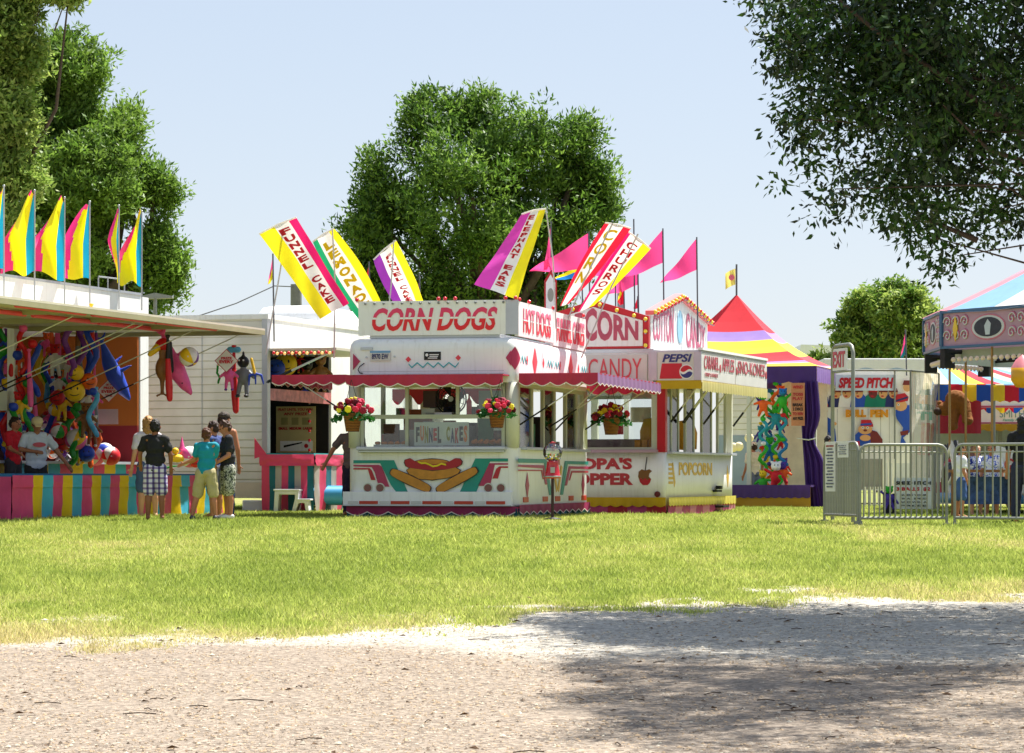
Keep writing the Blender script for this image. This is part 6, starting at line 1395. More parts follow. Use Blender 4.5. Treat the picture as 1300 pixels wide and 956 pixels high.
# gumball machine
G = thing('gumball_machine', 'red gumball machine with a clear globe on a tall thin post', 'gumball machine', P(701.5, 605, 43.6) * Vector((1, 1, 0)) + Vector((0, 0, gz(.5, 43.6))))
b = MB(); b.lathe([(0, 0), (.13, 0), (.13, .02), (.03, .04), (0, .05)], BLACK, 20); b.build('base', G)
b = MB(); b.tube([(0, 0, .03), (0, 0, .6)], .022, mat('dark_maroon_post', (50, 22, 24), .4), 10); b.build('post', G)
b = MB(); b.lathe([(0, .58), (.12, .585), (.115, .62), (.105, .64), (.08, .8), (.085, .82), (0, .83)], mat('gumball_red', (186, 16, 34), .25, coat=.6), 24); b.build('body', G)
b = MB(); b.lathe([(.105, .6), (.122, .598), (.122, .615), (.105, .625)], STEEL, 24); b.box(-.03, .03, -.125, -.1, .66, .74, STEEL); b.each('coin_slot', G)
b = MB(); b.ball((0, 0, .95), .135, glass('globe_glass', (.95, .97, .97), .12), 24, 16); b.build('globe', G)
rgb_ = random.Random(4); b = MB()
for i in range(70):
    a = rgb_.uniform(0, 6.28); r = .11 * math.sqrt(rgb_.random()); z = .86 + rgb_.uniform(0, .06); b.ball((r * math.cos(a) * .95, r * math.sin(a) * .95, z), .014, [mat('gum_red', (210, 30, 40), .3), mat('gum_yellow', (240, 210, 40), .3), mat('gum_green', (50, 150, 60), .3), mat('gum_white', (235, 235, 235), .3), mat('gum_blue', (40, 70, 180), .3)][i % 5], 6, 5)
o = b.build('gumballs', G); o['kind'] = 'stuff'
b = MB(); b.lathe([(.03, 1.07), (.05, 1.085), (0, 1.1)], mat('gumball_red', (186, 16, 34)), 16); b.build('lid', G)
# window items of the corn dog stand
def T1w(x, y, z): 
    M_ = Matrix.Translation(T1.location) @ Matrix.Rotation(T1.rotation_euler.z, 4, 'Z'); return M_ @ Vector((x, y, z))
AZ1 = math.atan2(-.222, .975)
t = thing('paper_sign', 'white card hand lettered FUNNEL CAKES in mixed colours in the corn dog window', 'sign', T1w(-1.17, .075, 1.05), AZ1)
b = MB(); b.box(-.39, .43, 0, .01, 0, .34, mat('card_white', (226, 226, 220), .6)); b.build('card', t)
cols = [mat('felt_black', (40, 40, 44)), mat('felt_olive', (160, 150, 20)), mat('felt_red', (200, 40, 40)), mat('felt_orange', (230, 120, 30)), NAVY]
for i, ch in enumerate('FUNNEL CAKES'):
    if ch == ' ': continue
    b = MB(); x = -.36 + i * .065; b.text(ch, x, x + .052, .05 + .02 * math.sin(i * 2), .27 + .02 * math.sin(i * 1.3), -.004, cols[(i * 3) % 5], .045); b.build('letter', t)
t = thing('electric_fan', 'round black wire cage fan in the upper middle of the corn dog window', 'fan', T1w(-1.13, .6, 1.5), AZ1)
b = MB()
for r in (.05, .1, .15, .2, .23): b.tube([(r * math.cos(a), -.04, .24 + r * math.sin(a)) for a in np.linspace(0, 6.283, 25)], .006 if r < .23 else .012, BLACK, 5)
for k in range(16): a = k * math.pi / 8; b.tube([(.03 * math.cos(a), -.045, .24 + .03 * math.sin(a)), (.23 * math.cos(a), -.03, .24 + .23 * math.sin(a))], .004, BLACK, 4)
b.build('cage', t)
b = MB()
for k in range(4): a = k * math.pi / 2 + .4; b.add([(.03 * math.cos(a), .0, .24 + .03 * math.sin(a)), (.2 * math.cos(a - .35), -.02, .24 + .2 * math.sin(a - .35)), (.21 * math.cos(a + .3), .03, .24 + .21 * math.sin(a + .3))], [(0, 1, 2)], DARK)
b.build('blades', t); b = MB(); b.disc(0, .24, .04, -.06, -.04, mat('hub_grey', (200, 200, 196)), 16); b.build('hub', t); b = MB(); b.box(-.1, .1, -.04, .06, -.01, .02, BLACK); b.build('base', t)
t = thing('pretzel_tray', 'dark tray of orange fried snacks right in the corn dog window', 'tray', T1w(-.45, .2, 1.03), AZ1)
b = MB(); b.box(-.32, .27, -.08, .12, 0, .03, BLACK); b.build('tray', t)
for k in range(6): blob('snack', [E((-.24 + k * .09, -.0 + .02 * (k % 2), .07), (.055, .05, .035)), E((-.21 + k * .09, -.03, .09), (.03, .03, .03))], mat('fried_orange', (230, 124, 30), .4), t, .014, 1, .01, 40)
t = thing('food_jar', 'glass jar with a white lid above the snack tray', 'jar', T1w(-.33, .3, 1.12), AZ1); b = MB(); b.lathe([(0, 0), (.09, 0), (.1, .1), (.08, .15)], mat('jar_brown', (110, 70, 60), .2), 16); b.build('body', t); b = MB(); b.lathe([(.1, .15), (.1, .18), (0, .19)], WHITE, 16); b.build('lid', t)
t = thing('yellow_bag', 'yellow plastic bag hanging right of the snack tray', 'bag', T1w(-.2, .25, 1.15), AZ1); blob('bag', [E((0, 0, .14), (.035, .03, .15)), K((0, 0, .26), (0, 0, .36), .012)], mat('bag_yellow', (240, 214, 60), .5), t, .012, 1)
t = thing('hot_plate', 'row of orange snacks at the left of the corn dog window', 'warmer', T1w(-1.95, .25, 1.03), AZ1)
b = MB(); b.box(-.25, .26, -.08, .12, 0, .04, STEEL); b.build('tray', t); b = MB(); b.box(-.12, .1, .0, .1, .08, .34, mat('warmer_dark', (90, 44, 34), .4)); b.build('cabinet', t)
for k in range(5): blob('snack', [E((-.2 + k * .1, -.02, .06), (.05, .04, .03))], mat('fried_orange', (230, 124, 30)), t, .014, 1, .008, 40)
t = thing('paper_towel', 'red bottle standing beside the fan in the corn dog window', 'bottle', T1w(-.84, .5, 1.5), AZ1); t.name = 'squeeze_bottle'
b = MB(); b.lathe([(0, 0), (.04, 0), (.04, .2), (.015, .25), (.01, .34), (0, .34)], mat('ketchup_red', (220, 30, 40), .3), 12); b.build('body', t)

# ================= people =================
def skin(n='fair'):
    return mat('skin_' + n, {'fair': (208, 152, 120), 'tan': (176, 116, 84), 'brown': (140, 88, 60)}[n], .5, var=.08)
def person(label, pos, h, rz, sk='fair', hair=(52, 34, 24), top=('tee', (30, 30, 32)), bottom=('shorts', (120, 110, 90)), cap=None, shoes=None, arms=None, legs=None, head=(0, 0), lean=0.0, hair_long=False, wide=1.0, pattern=None, group=None, seed=0):
    """built facing -y, feet on z=0; arms: ((elbow offset),(wrist offset)) for left(+x),right(-x) in units of height"""
    t = thing('person', label, 'person', pos, rz, group); S = skin(sk); H = h; w = wide
    def v(x, y, z): return Vector((x * H, (y - lean * max(0, z - .5)) * H, z * H))
    arms = arms or {}
    aL = arms.get('L', ((.035, .02, -.165), (.02, -.05, -.15))); aR = arms.get('R', ((-.035, .02, -.165), (-.02, -.05, -.15)))
    lg = legs or {}
    lL = lg.get('L', ((.062, .0, .285), (.07, .01, .045))); lR = lg.get('R', ((-.062, .0, .285), (-.07, .01, .045)))
    sh = {1: v(.1 * w, 0, .795), -1: v(-.1 * w, 0, .795)}
    nod, turn = head
    hc = v(0, -.012 - .04 * nod, .915 - .01 * nod)
    Rh = Matrix.Translation(hc) @ Matrix.Rotation(turn, 4, 'Z') @ Matrix.Rotation(nod, 4, 'X')
    def hp(x, y, z): return Rh @ Vector((x * H, y * H, z * H))
    rot = (Matrix.Rotation(turn, 4, 'Z') @ Matrix.Rotation(nod, 4, 'X'))
    pr = [E(v(0, 0, .72), (.098 * w * H, .062 * H, .1 * H)), E(v(0, 0, .6), (.082 * w * H, .058 * H, .09 * H)), E(v(0, .005, .515), (.088 * w * H, .065 * H, .07 * H)), K(v(0, 0, .79), hc + Vector((0, 0, -.04 * H)), .034 * H, .03 * H),
          K(sh[1] + Vector((-.02 * H, 0, .0)), sh[-1] + Vector((.02 * H, 0, 0)), .036 * H, .036 * H),
          E(hc, (.048 * H, .057 * H, .064 * H), rot), E(hp(0, -.02, -.035), (.034 * H, .036 * H, .032 * H), rot), E(hp(0, -.06, -.012), (.0085 * H, .013 * H, .016 * H), rot), E(hp(.049, .004, -.008), (.008 * H, .013 * H, .018 * H), rot), E(hp(-.049, .004, -.008), (.008 * H, .013 * H, .018 * H), rot), E(hp(0, -.052, -.038), (.015 * H, .006 * H, .005 * H), rot)]
    slv = []; 
    for s, a in ((1, aL), (-1, aR)):
        e = sh[s] + Vector(a[0]) * H; wq = e + Vector(a[1]) * H; d = (wq - e).normalized(); pr += [K(sh[s], e, .031 * H, .024 * H), K(e, wq, .0245 * H, .016 * H)]
        pal = wq + d * .028 * H; pr.append(K(wq, pal, .016 * H, .019 * H))
        side = d.cross(Vector((0, 1, 0))); side = side.normalized() if side.length > .2 else Vector((1, 0, 0)); nrm = side.cross(d).normalized()
        for k in range(4):
            f0 = pal + side * (k - 1.5) * .0095 * H + d * .01 * H; L1_ = (.026, .03, .028, .022)[k] * H
            f1 = f0 + d * L1_ + nrm * .004 * H; f2 = f1 + (d * .75 + nrm * .6).normalized() * L1_ * .7; pr += [K(f0, f1, .0052 * H, .0048 * H), K(f1, f2, .0048 * H, .004 * H)]
        th = wq + d * .012 * H + side * .016 * H * s; pr.append(K(th, th + (d * .7 + side * .7 * s).normalized() * .03 * H, .0065 * H, .005 * H))
        slv.append((sh[s], e))
    leg = []
    for s, l in ((1, lL), (-1, lR)):
        hp_ = v(.048 * s, .005, .5); kn = Vector(l[0]) * H; an = Vector(l[1]) * H
        pr += [K(hp_, kn, .058 * H, .036 * H), K(kn, kn.lerp(an, .4) + Vector((0, .008 * H, 0)), .035 * H, .035 * H), K(kn.lerp(an, .4) + Vector((0, .008 * H, 0)), an, .034 * H, .021 * H), K(an, an + Vector((0, -.09 * H, -.026 * H)), .021 * H, .016 * H), E(an + Vector((0, .012 * H, -.02 * H)), .022 * H)]
        leg.append((hp_, kn, an))
    blob('body', pr, S, t, .0075, 2)
    # shirt
    tm = pattern or mat(f'cloth_{top[1][0]}_{top[1][1]}_{top[1][2]}', top[1], .8, var=.12, scale=8, bump=.2); g = .012 * H
    sp_ = [E(v(0, 0, .715), (.09 * w * H + g, .06 * H + g, .1 * H + g)), E(v(0, .0, .6), (.088 * w * H + g, .062 * H + g, .09 * H + g)), E(v(0, 0, .525), (.09 * w * H + g, .064 * H + g, .05 * H)), E(v(0, .002, .5), (.098 * w * H, .076 * H, .04 * H))]
    if top[0] != 'tank':
        sp_.append(K(sh[1] + Vector((-.03 * H, 0, .002 * H)), sh[-1] + Vector((.03 * H, 0, .002 * H)), .042 * H))
        for a_, e in slv: sp_.append(K(a_ + Vector((0, 0, -.004 * H)), a_.lerp(e, .66), .04 * H, .039 * H))
    else:
        for s in (1, -1): sp_.append(K(v(.06 * s * w, 0, .74), v(.062 * s * w, 0, .825), .03 * H, .024 * H))
    blob('shirt', sp_, tm, t, .0085, 2, .01 * H, 15)
    bm_ = bottom[2] if len(bottom) > 2 else mat(f'cloth_{bottom[1][0]}_{bottom[1][1]}_{bottom[1][2]}', bottom[1], .85, var=.15, scale=8, bump=.2)
    bp_ = [E(v(0, .005, .505), (.096 * w * H, .074 * H, .06 * H))]
    for a_, k_, an in leg:
        if bottom[0] == 'shorts': bp_.append(K(a_, k_ + Vector((0, 0, -.002 * H)), .068 * H, .06 * H))
        else: bp_ += [K(a_, k_, .067 * H, .05 * H), K(k_, an, .05 * H, .04 * H)]
    blob('shorts' if bottom[0] == 'shorts' else 'trousers', bp_, bm_, t, .0085, 2, .009 * H, 13)
    hm_ = mat(f'hair_{hair[0]}', hair, .6, var=.35, scale=30, bump=.4)
    hh = [E(hp(0, .012, .014), (.054 * H, .058 * H, .06 * H), rot), E(hp(0, .025, -.012), (.05 * H, .045 * H, .045 * H), rot)]
    if hair_long: hh += [E(hp(0, .03, -.06), (.052 * H, .036 * H, .06 * H)), E(hp(.035, .01, -.05), (.02 * H, .03 * H, .05 * H)), E(hp(-.035, .01, -.05), (.02 * H, .03 * H, .05 * H))]
    blob('hair', hh, hm_, t, .008, 1, .012 * H, 34)
    if nod < .9:
        m = MB()
        for s in (-1, 1): m.ball(hp(.019 * s, -.0535, .004), .006 * H, BLACK, 6, 5)
        m.each('eye', t)
    if cap:
        cm = mat(f'cap_{cap[0]}_{cap[1]}', cap, .8)
        c1 = [E(hp(0, .004, .03), (.059 * H, .064 * H, .046 * H), rot), K(hp(0, -.05, .022), hp(0, -.1, .012), .026 * H, .02 * H)]
        blob('cap', [c1[0]] + [K(hp(x, -.045, .02), hp(x * .8, -.1, .01), .009 * H, .007 * H) for x in (-.03, -.015, 0, .015, .03)], cm, t, .007, 2)
    if shoes:
        smt = mat(f'shoe_{shoes[0]}', shoes, .5)
        for _, _, an in leg: blob('shoe', [K(an + Vector((0, .016 * H, -.018 * H)), an + Vector((0, -.09 * H, -.026 * H)), .028 * H, .022 * H), E(an + Vector((0, -.04 * H, -.018 * H)), (.027 * H, .06 * H, .024 * H))], smt, t, .009, 2)
    return t
def plaid(name, c1, c2, c3, sc=26):
    m = bpy.data.materials.new(name); m.use_nodes = True; nt = m.node_tree; N = nt.nodes; L = nt.links; tc = N.new('ShaderNodeTexCoord'); sx = N.new('ShaderNodeSeparateXYZ'); L.new(tc.outputs['Object'], sx.inputs[0])
    def band(o, s):
        a = N.new('ShaderNodeMath'); a.operation = 'SINE'; b_ = N.new('ShaderNodeMath'); b_.operation = 'MULTIPLY'; b_.inputs[1].default_value = s; L.new(o, b_.inputs[0]); L.new(b_.outputs[0], a.inputs[0])
        r = N.new('ShaderNodeMapRange'); r.inputs['From Min'].default_value = .2; r.inputs['From Max'].default_value = .4; L.new(a.outputs[0], r.inputs['Value']); return r.outputs['Result']
    m1 = N.new('ShaderNodeMix'); m1.data_type = 'RGBA'; m1.inputs['A'].default_value = (*lin(c1), 1); m1.inputs['B'].default_value = (*lin(c2), 1); L.new(band(sx.outputs['X'], sc * 3), m1.inputs['Factor'])
    m2 = N.new('ShaderNodeMix'); m2.data_type = 'RGBA'; m2.blend_type = 'MULTIPLY'; L.new(m1.outputs['Result'], m2.inputs['A']); m2.inputs['B'].default_value = (*lin(c3), 1); L.new(band(sx.outputs['Z'], sc * 3.4), m2.inputs['Factor'])
    L.new(m2.outputs['Result'], N['Principled BSDF'].inputs['Base Color']); N['Principled BSDF'].inputs['Roughness'].default_value = .85; return m
def camo(name, cs, sc=14):
    m = bpy.data.materials.new(name); m.use_nodes = True; nt = m.node_tree; N = nt.nodes; L = nt.links; tc = N.new('ShaderNodeTexCoord'); n = N.new('ShaderNodeTexNoise'); n.inputs['Scale'].default_value = sc; n.inputs['Detail'].default_value = 2; L.new(tc.outputs['Object'], n.inputs['Vector'])
    c = N.new('ShaderNodeValToRGB'); c.color_ramp.interpolation = 'CONSTANT'; e = c.color_ramp.elements; e[0].position = 0; e[0].color = (*lin(cs[0]), 1); e[1].position = .44; e[1].color = (*lin(cs[1]), 1)
    for p, k in zip((.5, .57), cs[2:]): q = e.new(p); q.color = (*lin(k), 1)
    L.new(n.outputs['Fac'], c.inputs['Fac']); L.new(c.outputs['Color'], N['Principled BSDF'].inputs['Base Color']); N['Principled BSDF'].inputs['Roughness'].default_value = .85; return m
def at(px, D, dz=0): q = P(px, 605, D); return (q.x, D, gz(q.x, D) + dz)
BACK = math.pi
kids = 'boys gathered at the striped game counter'
person('dark haired boy in a black t-shirt and purple plaid shorts', at(197, 43.6), 1.43, BACK + .05, 'brown', (24, 18, 16), ('tee', (26, 26, 28)), ('shorts', (150, 130, 160), plaid('plaid_purple', (206, 204, 220), (96, 86, 140), (170, 150, 190))), arms={'L': ((.05, -.02, -.15), (.0, -.1, -.1)), 'R': ((-.05, .0, -.16), (.0, -.06, -.12))}, group=kids)
person('boy in a teal t-shirt and khaki shorts, feet apart', at(262, 43.6), 1.31, BACK - .1, 'tan', (84, 46, 26), ('tee', (10, 138, 158)), ('shorts', (176, 164, 120)), shoes=(70, 70, 84), arms={'R': ((.02, -.05, -.16), (.02, -.13, -.06)), 'L': ((-.09 + .12, -.03, -.14), (.12, -.02, -.05))}, legs={'L': ((.1, -.02, .285), (.15, .02, .045)), 'R': ((-.075, .0, .285), (-.1, .01, .045))}, group=kids)
person('boy in a navy and pale blue shirt half hidden behind the teal shirt', at(273, 44.6), 1.42, BACK + 1.1, 'tan', (58, 36, 26), ('tee', (50, 66, 120)), ('shorts', (90, 90, 100)), head=(.3, .2), arms={'L': ((.02, -.06, -.15), (-.02, -.12, -.06)), 'R': ((-.02, -.06, -.15), (.02, -.12, -.06))}, group=kids)
person('boy in a black t-shirt and grey camouflage shorts looking down, white sneakers', at(289, 43.9), 1.42, -1.25, 'tan', (72, 44, 30), ('tee', (34, 34, 40)), ('shorts', (130, 130, 120), camo('camo_grey', [(60, 66, 60), (150, 152, 136), (196, 196, 184), (100, 104, 92)], 26)), shoes=(214, 210, 204), head=(.45, 0), arms={'R': ((-.02, -.05, -.16), (.0, -.12, -.04)), 'L': ((.02, -.02, -.165), (-.01, -.12, -.07))}, group=kids)
person('adult in a white tank top, jeans and patterned cap behind the camouflage shorts boy', at(284, 46.2), 1.58, BACK - .3, 'tan', (40, 28, 24), ('tank', (220, 220, 224)), ('long', (64, 84, 130)), cap=(70, 60, 50), arms={'L': ((.04, .0, -.16), (.0, -.03, -.15)), 'R': ((-.04, .0, -.16), (.0, -.03, -.15))})
person('long haired blonde person in a white shirt behind the boy in black', at(188, 45.3), 1.5, BACK + .3, 'fair', (176, 130, 76), ('tee', (214, 206, 214)), ('shorts', (70, 90, 130)), hair_long=True, group=kids)
vd = person('game vendor in a grey t-shirt and tan cap leaning one hand on the counter', at(46, 45.2), 1.49, .5, 'brown', (36, 26, 22), ('tee', (176, 182, 196)), ('shorts', (30, 30, 32)), cap=(186, 168, 130), head=(.35, -.2), arms={'R': ((-.055, -.02, -.13), (.12, -.07, -.02)), 'L': ((.09, -.04, -.15), (.08, -.07, -.13))}, wide=1.12)
b = MB(); b.disc(0, 1.06, .035, -.128, -.12, mat('shirt_print_red', (170, 70, 84), .7), 16, .1); b.build('shirt_print', vd)
b = MB(); b.text('FAIR', -.1, .1, 1.02, 1.07, -.118, CRIM, .04); 
person('vendor in a red t-shirt seen side-on inside the game trailer at the far left', at(17, 46.8, .1), 1.42, 1.1, 'tan', (44, 30, 24), ('tee', (206, 26, 46)), ('long', (60, 60, 70)), head=(.3, .2), arms={'L': ((.03, -.07, -.14), (.02, -.13, -.04)), 'R': ((-.03, -.05, -.15), (.0, -.12, -.05))})
person('person in dark grey stretching an arm past the corn dog stand corner', at(448, 46.8), 1.5, -.3, 'tan', (40, 30, 26), ('tee', (110, 96, 100)), ('long', (44, 36, 60)), arms={'R': ((-.09, -.03, -.13), (-.06, -.04, -.13)), 'L': ((.03, .0, -.16), (.0, -.05, -.14))}, lean=.12)
person('person in a white shirt and white cap standing inside the striped tent', at(957, 61.6), 1.3, BACK + .6, 'tan', (60, 40, 30), ('tee', (226, 220, 200)), ('long', (110, 120, 150)), cap=(232, 232, 228), wide=1.2)
person('dark haired person in an orange shirt between the purple drape and the end barrier', at(1052, 56), 1.35, 1.4, 'tan', (30, 22, 20), ('tee', (196, 84, 20)), ('long', (50, 50, 70)), wide=.9)
person('woman with long black hair in a black top just outside the right barrier', at(1299, 42.6), 1.5, BACK - .4, 'tan', (18, 16, 20), ('tee', (24, 24, 28)), ('long', (40, 44, 70)), hair_long=True)
ride = 'children waiting behind the barrier near the carousel'
person('child in a white top and blue shorts behind the barrier joint', at(1219, 44.2), 1.08, 1.9, 'tan', (60, 40, 30), ('tee', (226, 226, 232)), ('shorts', (60, 90, 150)), group=ride)
person('child in a blue and white patterned shirt, left at the table', at(1240, 45.8), 1.08, .4, 'fair', (150, 110, 70), ('tee', (90, 110, 180)), ('shorts', (60, 60, 80)), pattern=camo('blue_white_print', [(30, 50, 140), (220, 224, 236), (60, 90, 170), (236, 236, 240)], 20), group=ride)
person('child in a white and blue shirt and red shorts, right at the table', at(1259, 45.6), 1.1, -.5, 'tan', (110, 70, 44), ('tee', (200, 210, 230)), ('shorts', (176, 30, 50)), pattern=camo('white_blue_print', [(220, 224, 236), (236, 236, 240), (60, 90, 190), (226, 228, 238)], 16), group=ride)

# ================= prizes =================
PRC = {'orange': (238, 100, 24), 'green': (36, 150, 50), 'blue': (30, 70, 190), 'yellow': (244, 198, 30), 'purple': (120, 50, 150), 'red': (214, 24, 36), 'pink': (240, 90, 160), 'white': (232, 230, 226), 'brown': (140, 90, 44), 'black': (30, 28, 32), 'pale blue': (90, 180, 226), 'grey': (120, 124, 130)}
def vm(n): return mat('vinyl_' + n.replace(' ', '_'), PRC[n], .5, var=.2, scale=9, coat=.15)
def toy(kindp, label, loc_, s, c1, c2='black', rz=0.0, seed=0, group='inflatable and plush prizes hung in the game trailer', name=None):
    nm = {'ball': 'beach_ball', 'smiley': 'smiley_ball', 'bear': 'plush_toy', 'bat': 'inflatable_bat', 'dolphin': 'inflatable_dolphin', 'fish': 'inflatable_fish', 'fork': 'inflatable_fork', 'robot': 'inflatable_robot', 'parrot': 'inflatable_parrot', 'mallet': 'inflatable_mallet', 'snake': 'plush_snake', 'duck': 'rubber_duck', 'cone': 'party_hat'}[kindp]
    t = thing(name or nm, label, {'ball': 'ball', 'smiley': 'ball', 'bear': 'plush toy', 'snake': 'plush toy', 'cone': 'party hat'}.get(kindp, 'inflatable toy'), loc_, rz, group)
    A_, B_ = vm(c1), vm(c2); rg = random.Random(seed)
    if kindp == 'ball':
        b = MB(); n = 18; k = 12
        def fn(u, v): a, e_ = u * 6.2832, v * math.pi; return (s * math.sin(e_) * math.cos(a), s * math.cos(e_), s * math.sin(e_) * math.sin(a))
        cs = [A_, vm('white'), B_, vm('white'), A_, B_]; b.sheet(fn, 24, 14, A_, True, lambda u, v: cs[int(u * 6)]); o = b.build('skin', t); o.rotation_euler = (rg.uniform(-.8, .8), 0, rg.uniform(-.8, .8))
        b = MB(); b.tube([(0, -s, 0), (0, -s * 1.06, 0)], s * .08, vm('white'), 8); b.build('valve', t)
    elif kindp == 'smiley':
        b = MB(); b.ball((0, 0, 0), s, A_, 22, 14); b.build('skin', t); b = MB()
        for x in (-.3, .3): b.ball((x * s, -.9 * s, .25 * s), (.09 * s, .06 * s, .16 * s), vm('black'), 8, 6)
        b.each('eye', t); b = MB(); b.tube([(s * .5 * math.sin(a), -s * .93 * math.cos(a * .5), -s * .12 - s * .3 * math.cos(a)) for a in np.linspace(-1.1, 1.1, 9)], s * .045, vm('black'), 6); b.build('mouth', t)
    elif kindp in ('bear', 'robot'):
        blob('body', [E((0, 0, -s * .32), (s * .18, s * .13, s * .22)), K((s * .14, 0, -s * .2), (s * .32, -s * .05, -s * .36), s * .06, s * .055), K((-s * .14, 0, -s * .2), (-s * .32, -s * .05, -s * .36), s * .06, s * .055), K((s * .09, 0, -s * .48), (s * .12, -s * .06, -s * .78), s * .075, s * .06), K((-s * .09, 0, -s * .48), (-s * .12, -s * .06, -s * .78), s * .075, s * .06), K((0, 0, -s * .2), (0, 0, 0), s * .08)], A_, t, s * .03, 3)
        blob('head', [E((0, -s * .01, s * .05), (s * .17, s * .14, s * .16))] + ([E((s * .14, 0, s * .18), s * .055), E((-s * .14, 0, s * .18), s * .055), E((0, -s * .13, 0), s * .06)] if kindp == 'bear' else [K((0, 0, s * .15), (0, 0, s * .3), s * .02, s * .04)]), B_, t, s * .03, 3)
        b = MB()
        for x in (-.06, .06): b.ball((x * s, -s * .15, s * .09), s * .025, vm('white') if c2 == 'black' else vm('black'), 8, 6)
        b.each('eye', t)
        blob('foot', [E((s * .12, -s * .1, -s * .84), (s * .07, s * .1, s * .05))], B_, t, s * .03, 2); blob('foot', [E((-s * .12, -s * .1, -s * .84), (s * .07, s * .1, s * .05))], B_, t, s * .03, 2)
    elif kindp == 'bat':
        blob('barrel', [K((0, 0, 0), (0.02, 0, -s * .5), s * .05, s * .075), K((0.02, 0, -s * .5), (.03, 0, -s * .75), s * .075, s * .06)], A_, t, s * .025, 2); blob('handle', [K((0, 0, s * .42), (0, 0, 0), s * .03, s * .045), E((0, 0, s * .44), (s * .06, s * .06, s * .03))], B_, t, s * .02, 2)
    elif kindp == 'snake':
        pts = [Vector((s * .1 * math.sin(i * .9 + seed), s * .04 * math.cos(i * 2), -s * i * .13)) for i in range(8)]
        blob('body', [K(pts[i], pts[i + 1], s * .065, s * .06) for i in range(7)], A_, t, s * .03, 2); blob('head', [E((0, -s * .03, s * .05), (s * .1, s * .1, s * .09)), E((s * .05, -s * .09, s * .1), s * .03), E((-s * .05, -s * .09, s * .1), s * .03)], B_, t, s * .03, 2)
    elif kindp == 'dolphin':
        # nose down, tail up
        sp = [Vector((-.32, 0, .62)), Vector((-.24, 0, .4)), Vector((-.16, 0, .15)), Vector((-.02, 0, -.15)), Vector((.14, 0, -.42)), Vector((.26, 0, -.6))]; rr = [.04, .09, .155, .19, .13, .05]
        blob('body', [K(sp[i] * s, sp[i + 1] * s, rr[i] * s, rr[i + 1] * s) for i in range(5)], A_, t, s * .028, 4)
        for nm2, pr_ in (('tail', [K(Vector((-.32, 0, .62)) * s, Vector((-.5, 0, .72)) * s, s * .05, s * .02), K(Vector((-.32, 0, .62)) * s, Vector((-.24, 0, .8)) * s, s * .05, s * .02)]), ('fin', [K(Vector((.02, -.05, -.05)) * s, Vector((.3, -.1, .1)) * s, s * .06, s * .02)]), ('fin', [K(Vector((-.1, .05, .1)) * s, Vector((.12, .1, .3)) * s, s * .06, s * .02)])): blob(nm2, pr_, A_, t, s * .024, 2)
        b = MB(); b.ball((.1 * s, -.12 * s, -.4 * s), s * .02, vm('black'), 6, 5); b.build('eye', t)
    elif kindp == 'parrot':
        blob('body', [E((0, 0, -s * .1), (s * .15, s * .12, s * .25)), K((0, 0, -s * .3), (0, 0, -s * .62), s * .06, s * .04), K((0, 0, -s * .62), (-s * .12, -s * .1, -s * .68), s * .03, s * .03), K((0, 0, -s * .62), (s * .1, -s * .1, -s * .68), s * .03, s * .03), K((0, 0, .1), (0, 0, s * .28), s * .07, s * .08)], vm('brown'), t, s * .028, 3)
        blob('head', [E((0, 0, s * .4), (s * .16, s * .14, s * .13)), E((s * .03, 0, s * .5), (s * .12, s * .1, s * .05))], vm('red'), t, s * .028, 2); blob('beak', [K((-s * .1, -s * .04, s * .35), (-s * .26, -s * .06, s * .2), s * .09, s * .06)], vm('yellow'), t, s * .026, 2)
        blob('wing', [K((s * .16, 0, s * .45), (s * .2, 0, -s * .15), s * .05, s * .05)], vm('black'), t, s * .026, 2)
    elif kindp == 'mallet':
        blob('head', [K((-s * .2, 0, 0), (s * .2, 0, 0), s * .16, s * .16)], B_, t, s * .03, 3); blob('handle', [K((0, 0, -s * .14), (0, 0, -s * .95), s * .05, s * .07)], A_, t, s * .028, 2)
    elif kindp == 'fork':
        blob('shaft', [K((0, 0, s * .5), (s * .12, 0, 0), s * .05, s * .055)], vm('yellow'), t, s * .025, 2)
        blob('prongs', [K((s * .12, 0, 0), (-.06 * s, 0, -.08 * s), s * .045), K((s * .12, 0, 0), (s * .34, 0, -s * .06), s * .045), K((-.06 * s, 0, -.08 * s), (-.08 * s, 0, -s * .4), s * .045, s * .03), K((s * .13, 0, 0), (s * .15, 0, -s * .36), s * .045, s * .03), K((s * .34, 0, -s * .06), (s * .42, 0, -s * .36), s * .045, s * .03)], A_, t, s * .025, 2)
    elif kindp == 'duck':
        blob('body', [E((0, 0, 0), (s * .5, s * .3, s * .24)), K((s * .4, 0, .08 * s), (s * .58, 0, s * .2), s * .12, s * .04)], A_, t, s * .05, 3); blob('head', [E((-s * .1, 0, s * .42), s * .2)], A_, t, s * .04, 2); blob('beak', [E((-s * .32, 0, s * .4), (s * .12, s * .1, s * .04))], vm('orange'), t, s * .03, 1)
    elif kindp == 'cone':
        b = MB(); b.lathe([(s * .22, 0), (0, s)], A_, 16); b.build('shell', t); b = MB(); b.lathe([(s * .22, 0), (s * .3, .01)], B_, 16); b.build('brim', t)
    return t
end_g = 'prizes hung from the end of the game trailer awning'
toy('parrot', 'brown inflatable bird with red head and yellow beak, left of the pink dolphin', P(206, 462, 47.4), .72, 'brown', group=end_g, rz=.2)
toy('bat', 'black and red inflatable bat between the brown bird and the pink dolphin', P(213, 456, 47.2), .8, 'red', 'black', group=end_g)
toy('dolphin', 'pale pink inflatable dolphin hanging nose down from the awning end', P(226, 462, 47.6), .74, 'pink', group=end_g)
toy('ball', 'purple and white beach ball hanging beside the pink dolphin', P(240, 453, 47.3), .15, 'purple', 'yellow', group=end_g, seed=2)
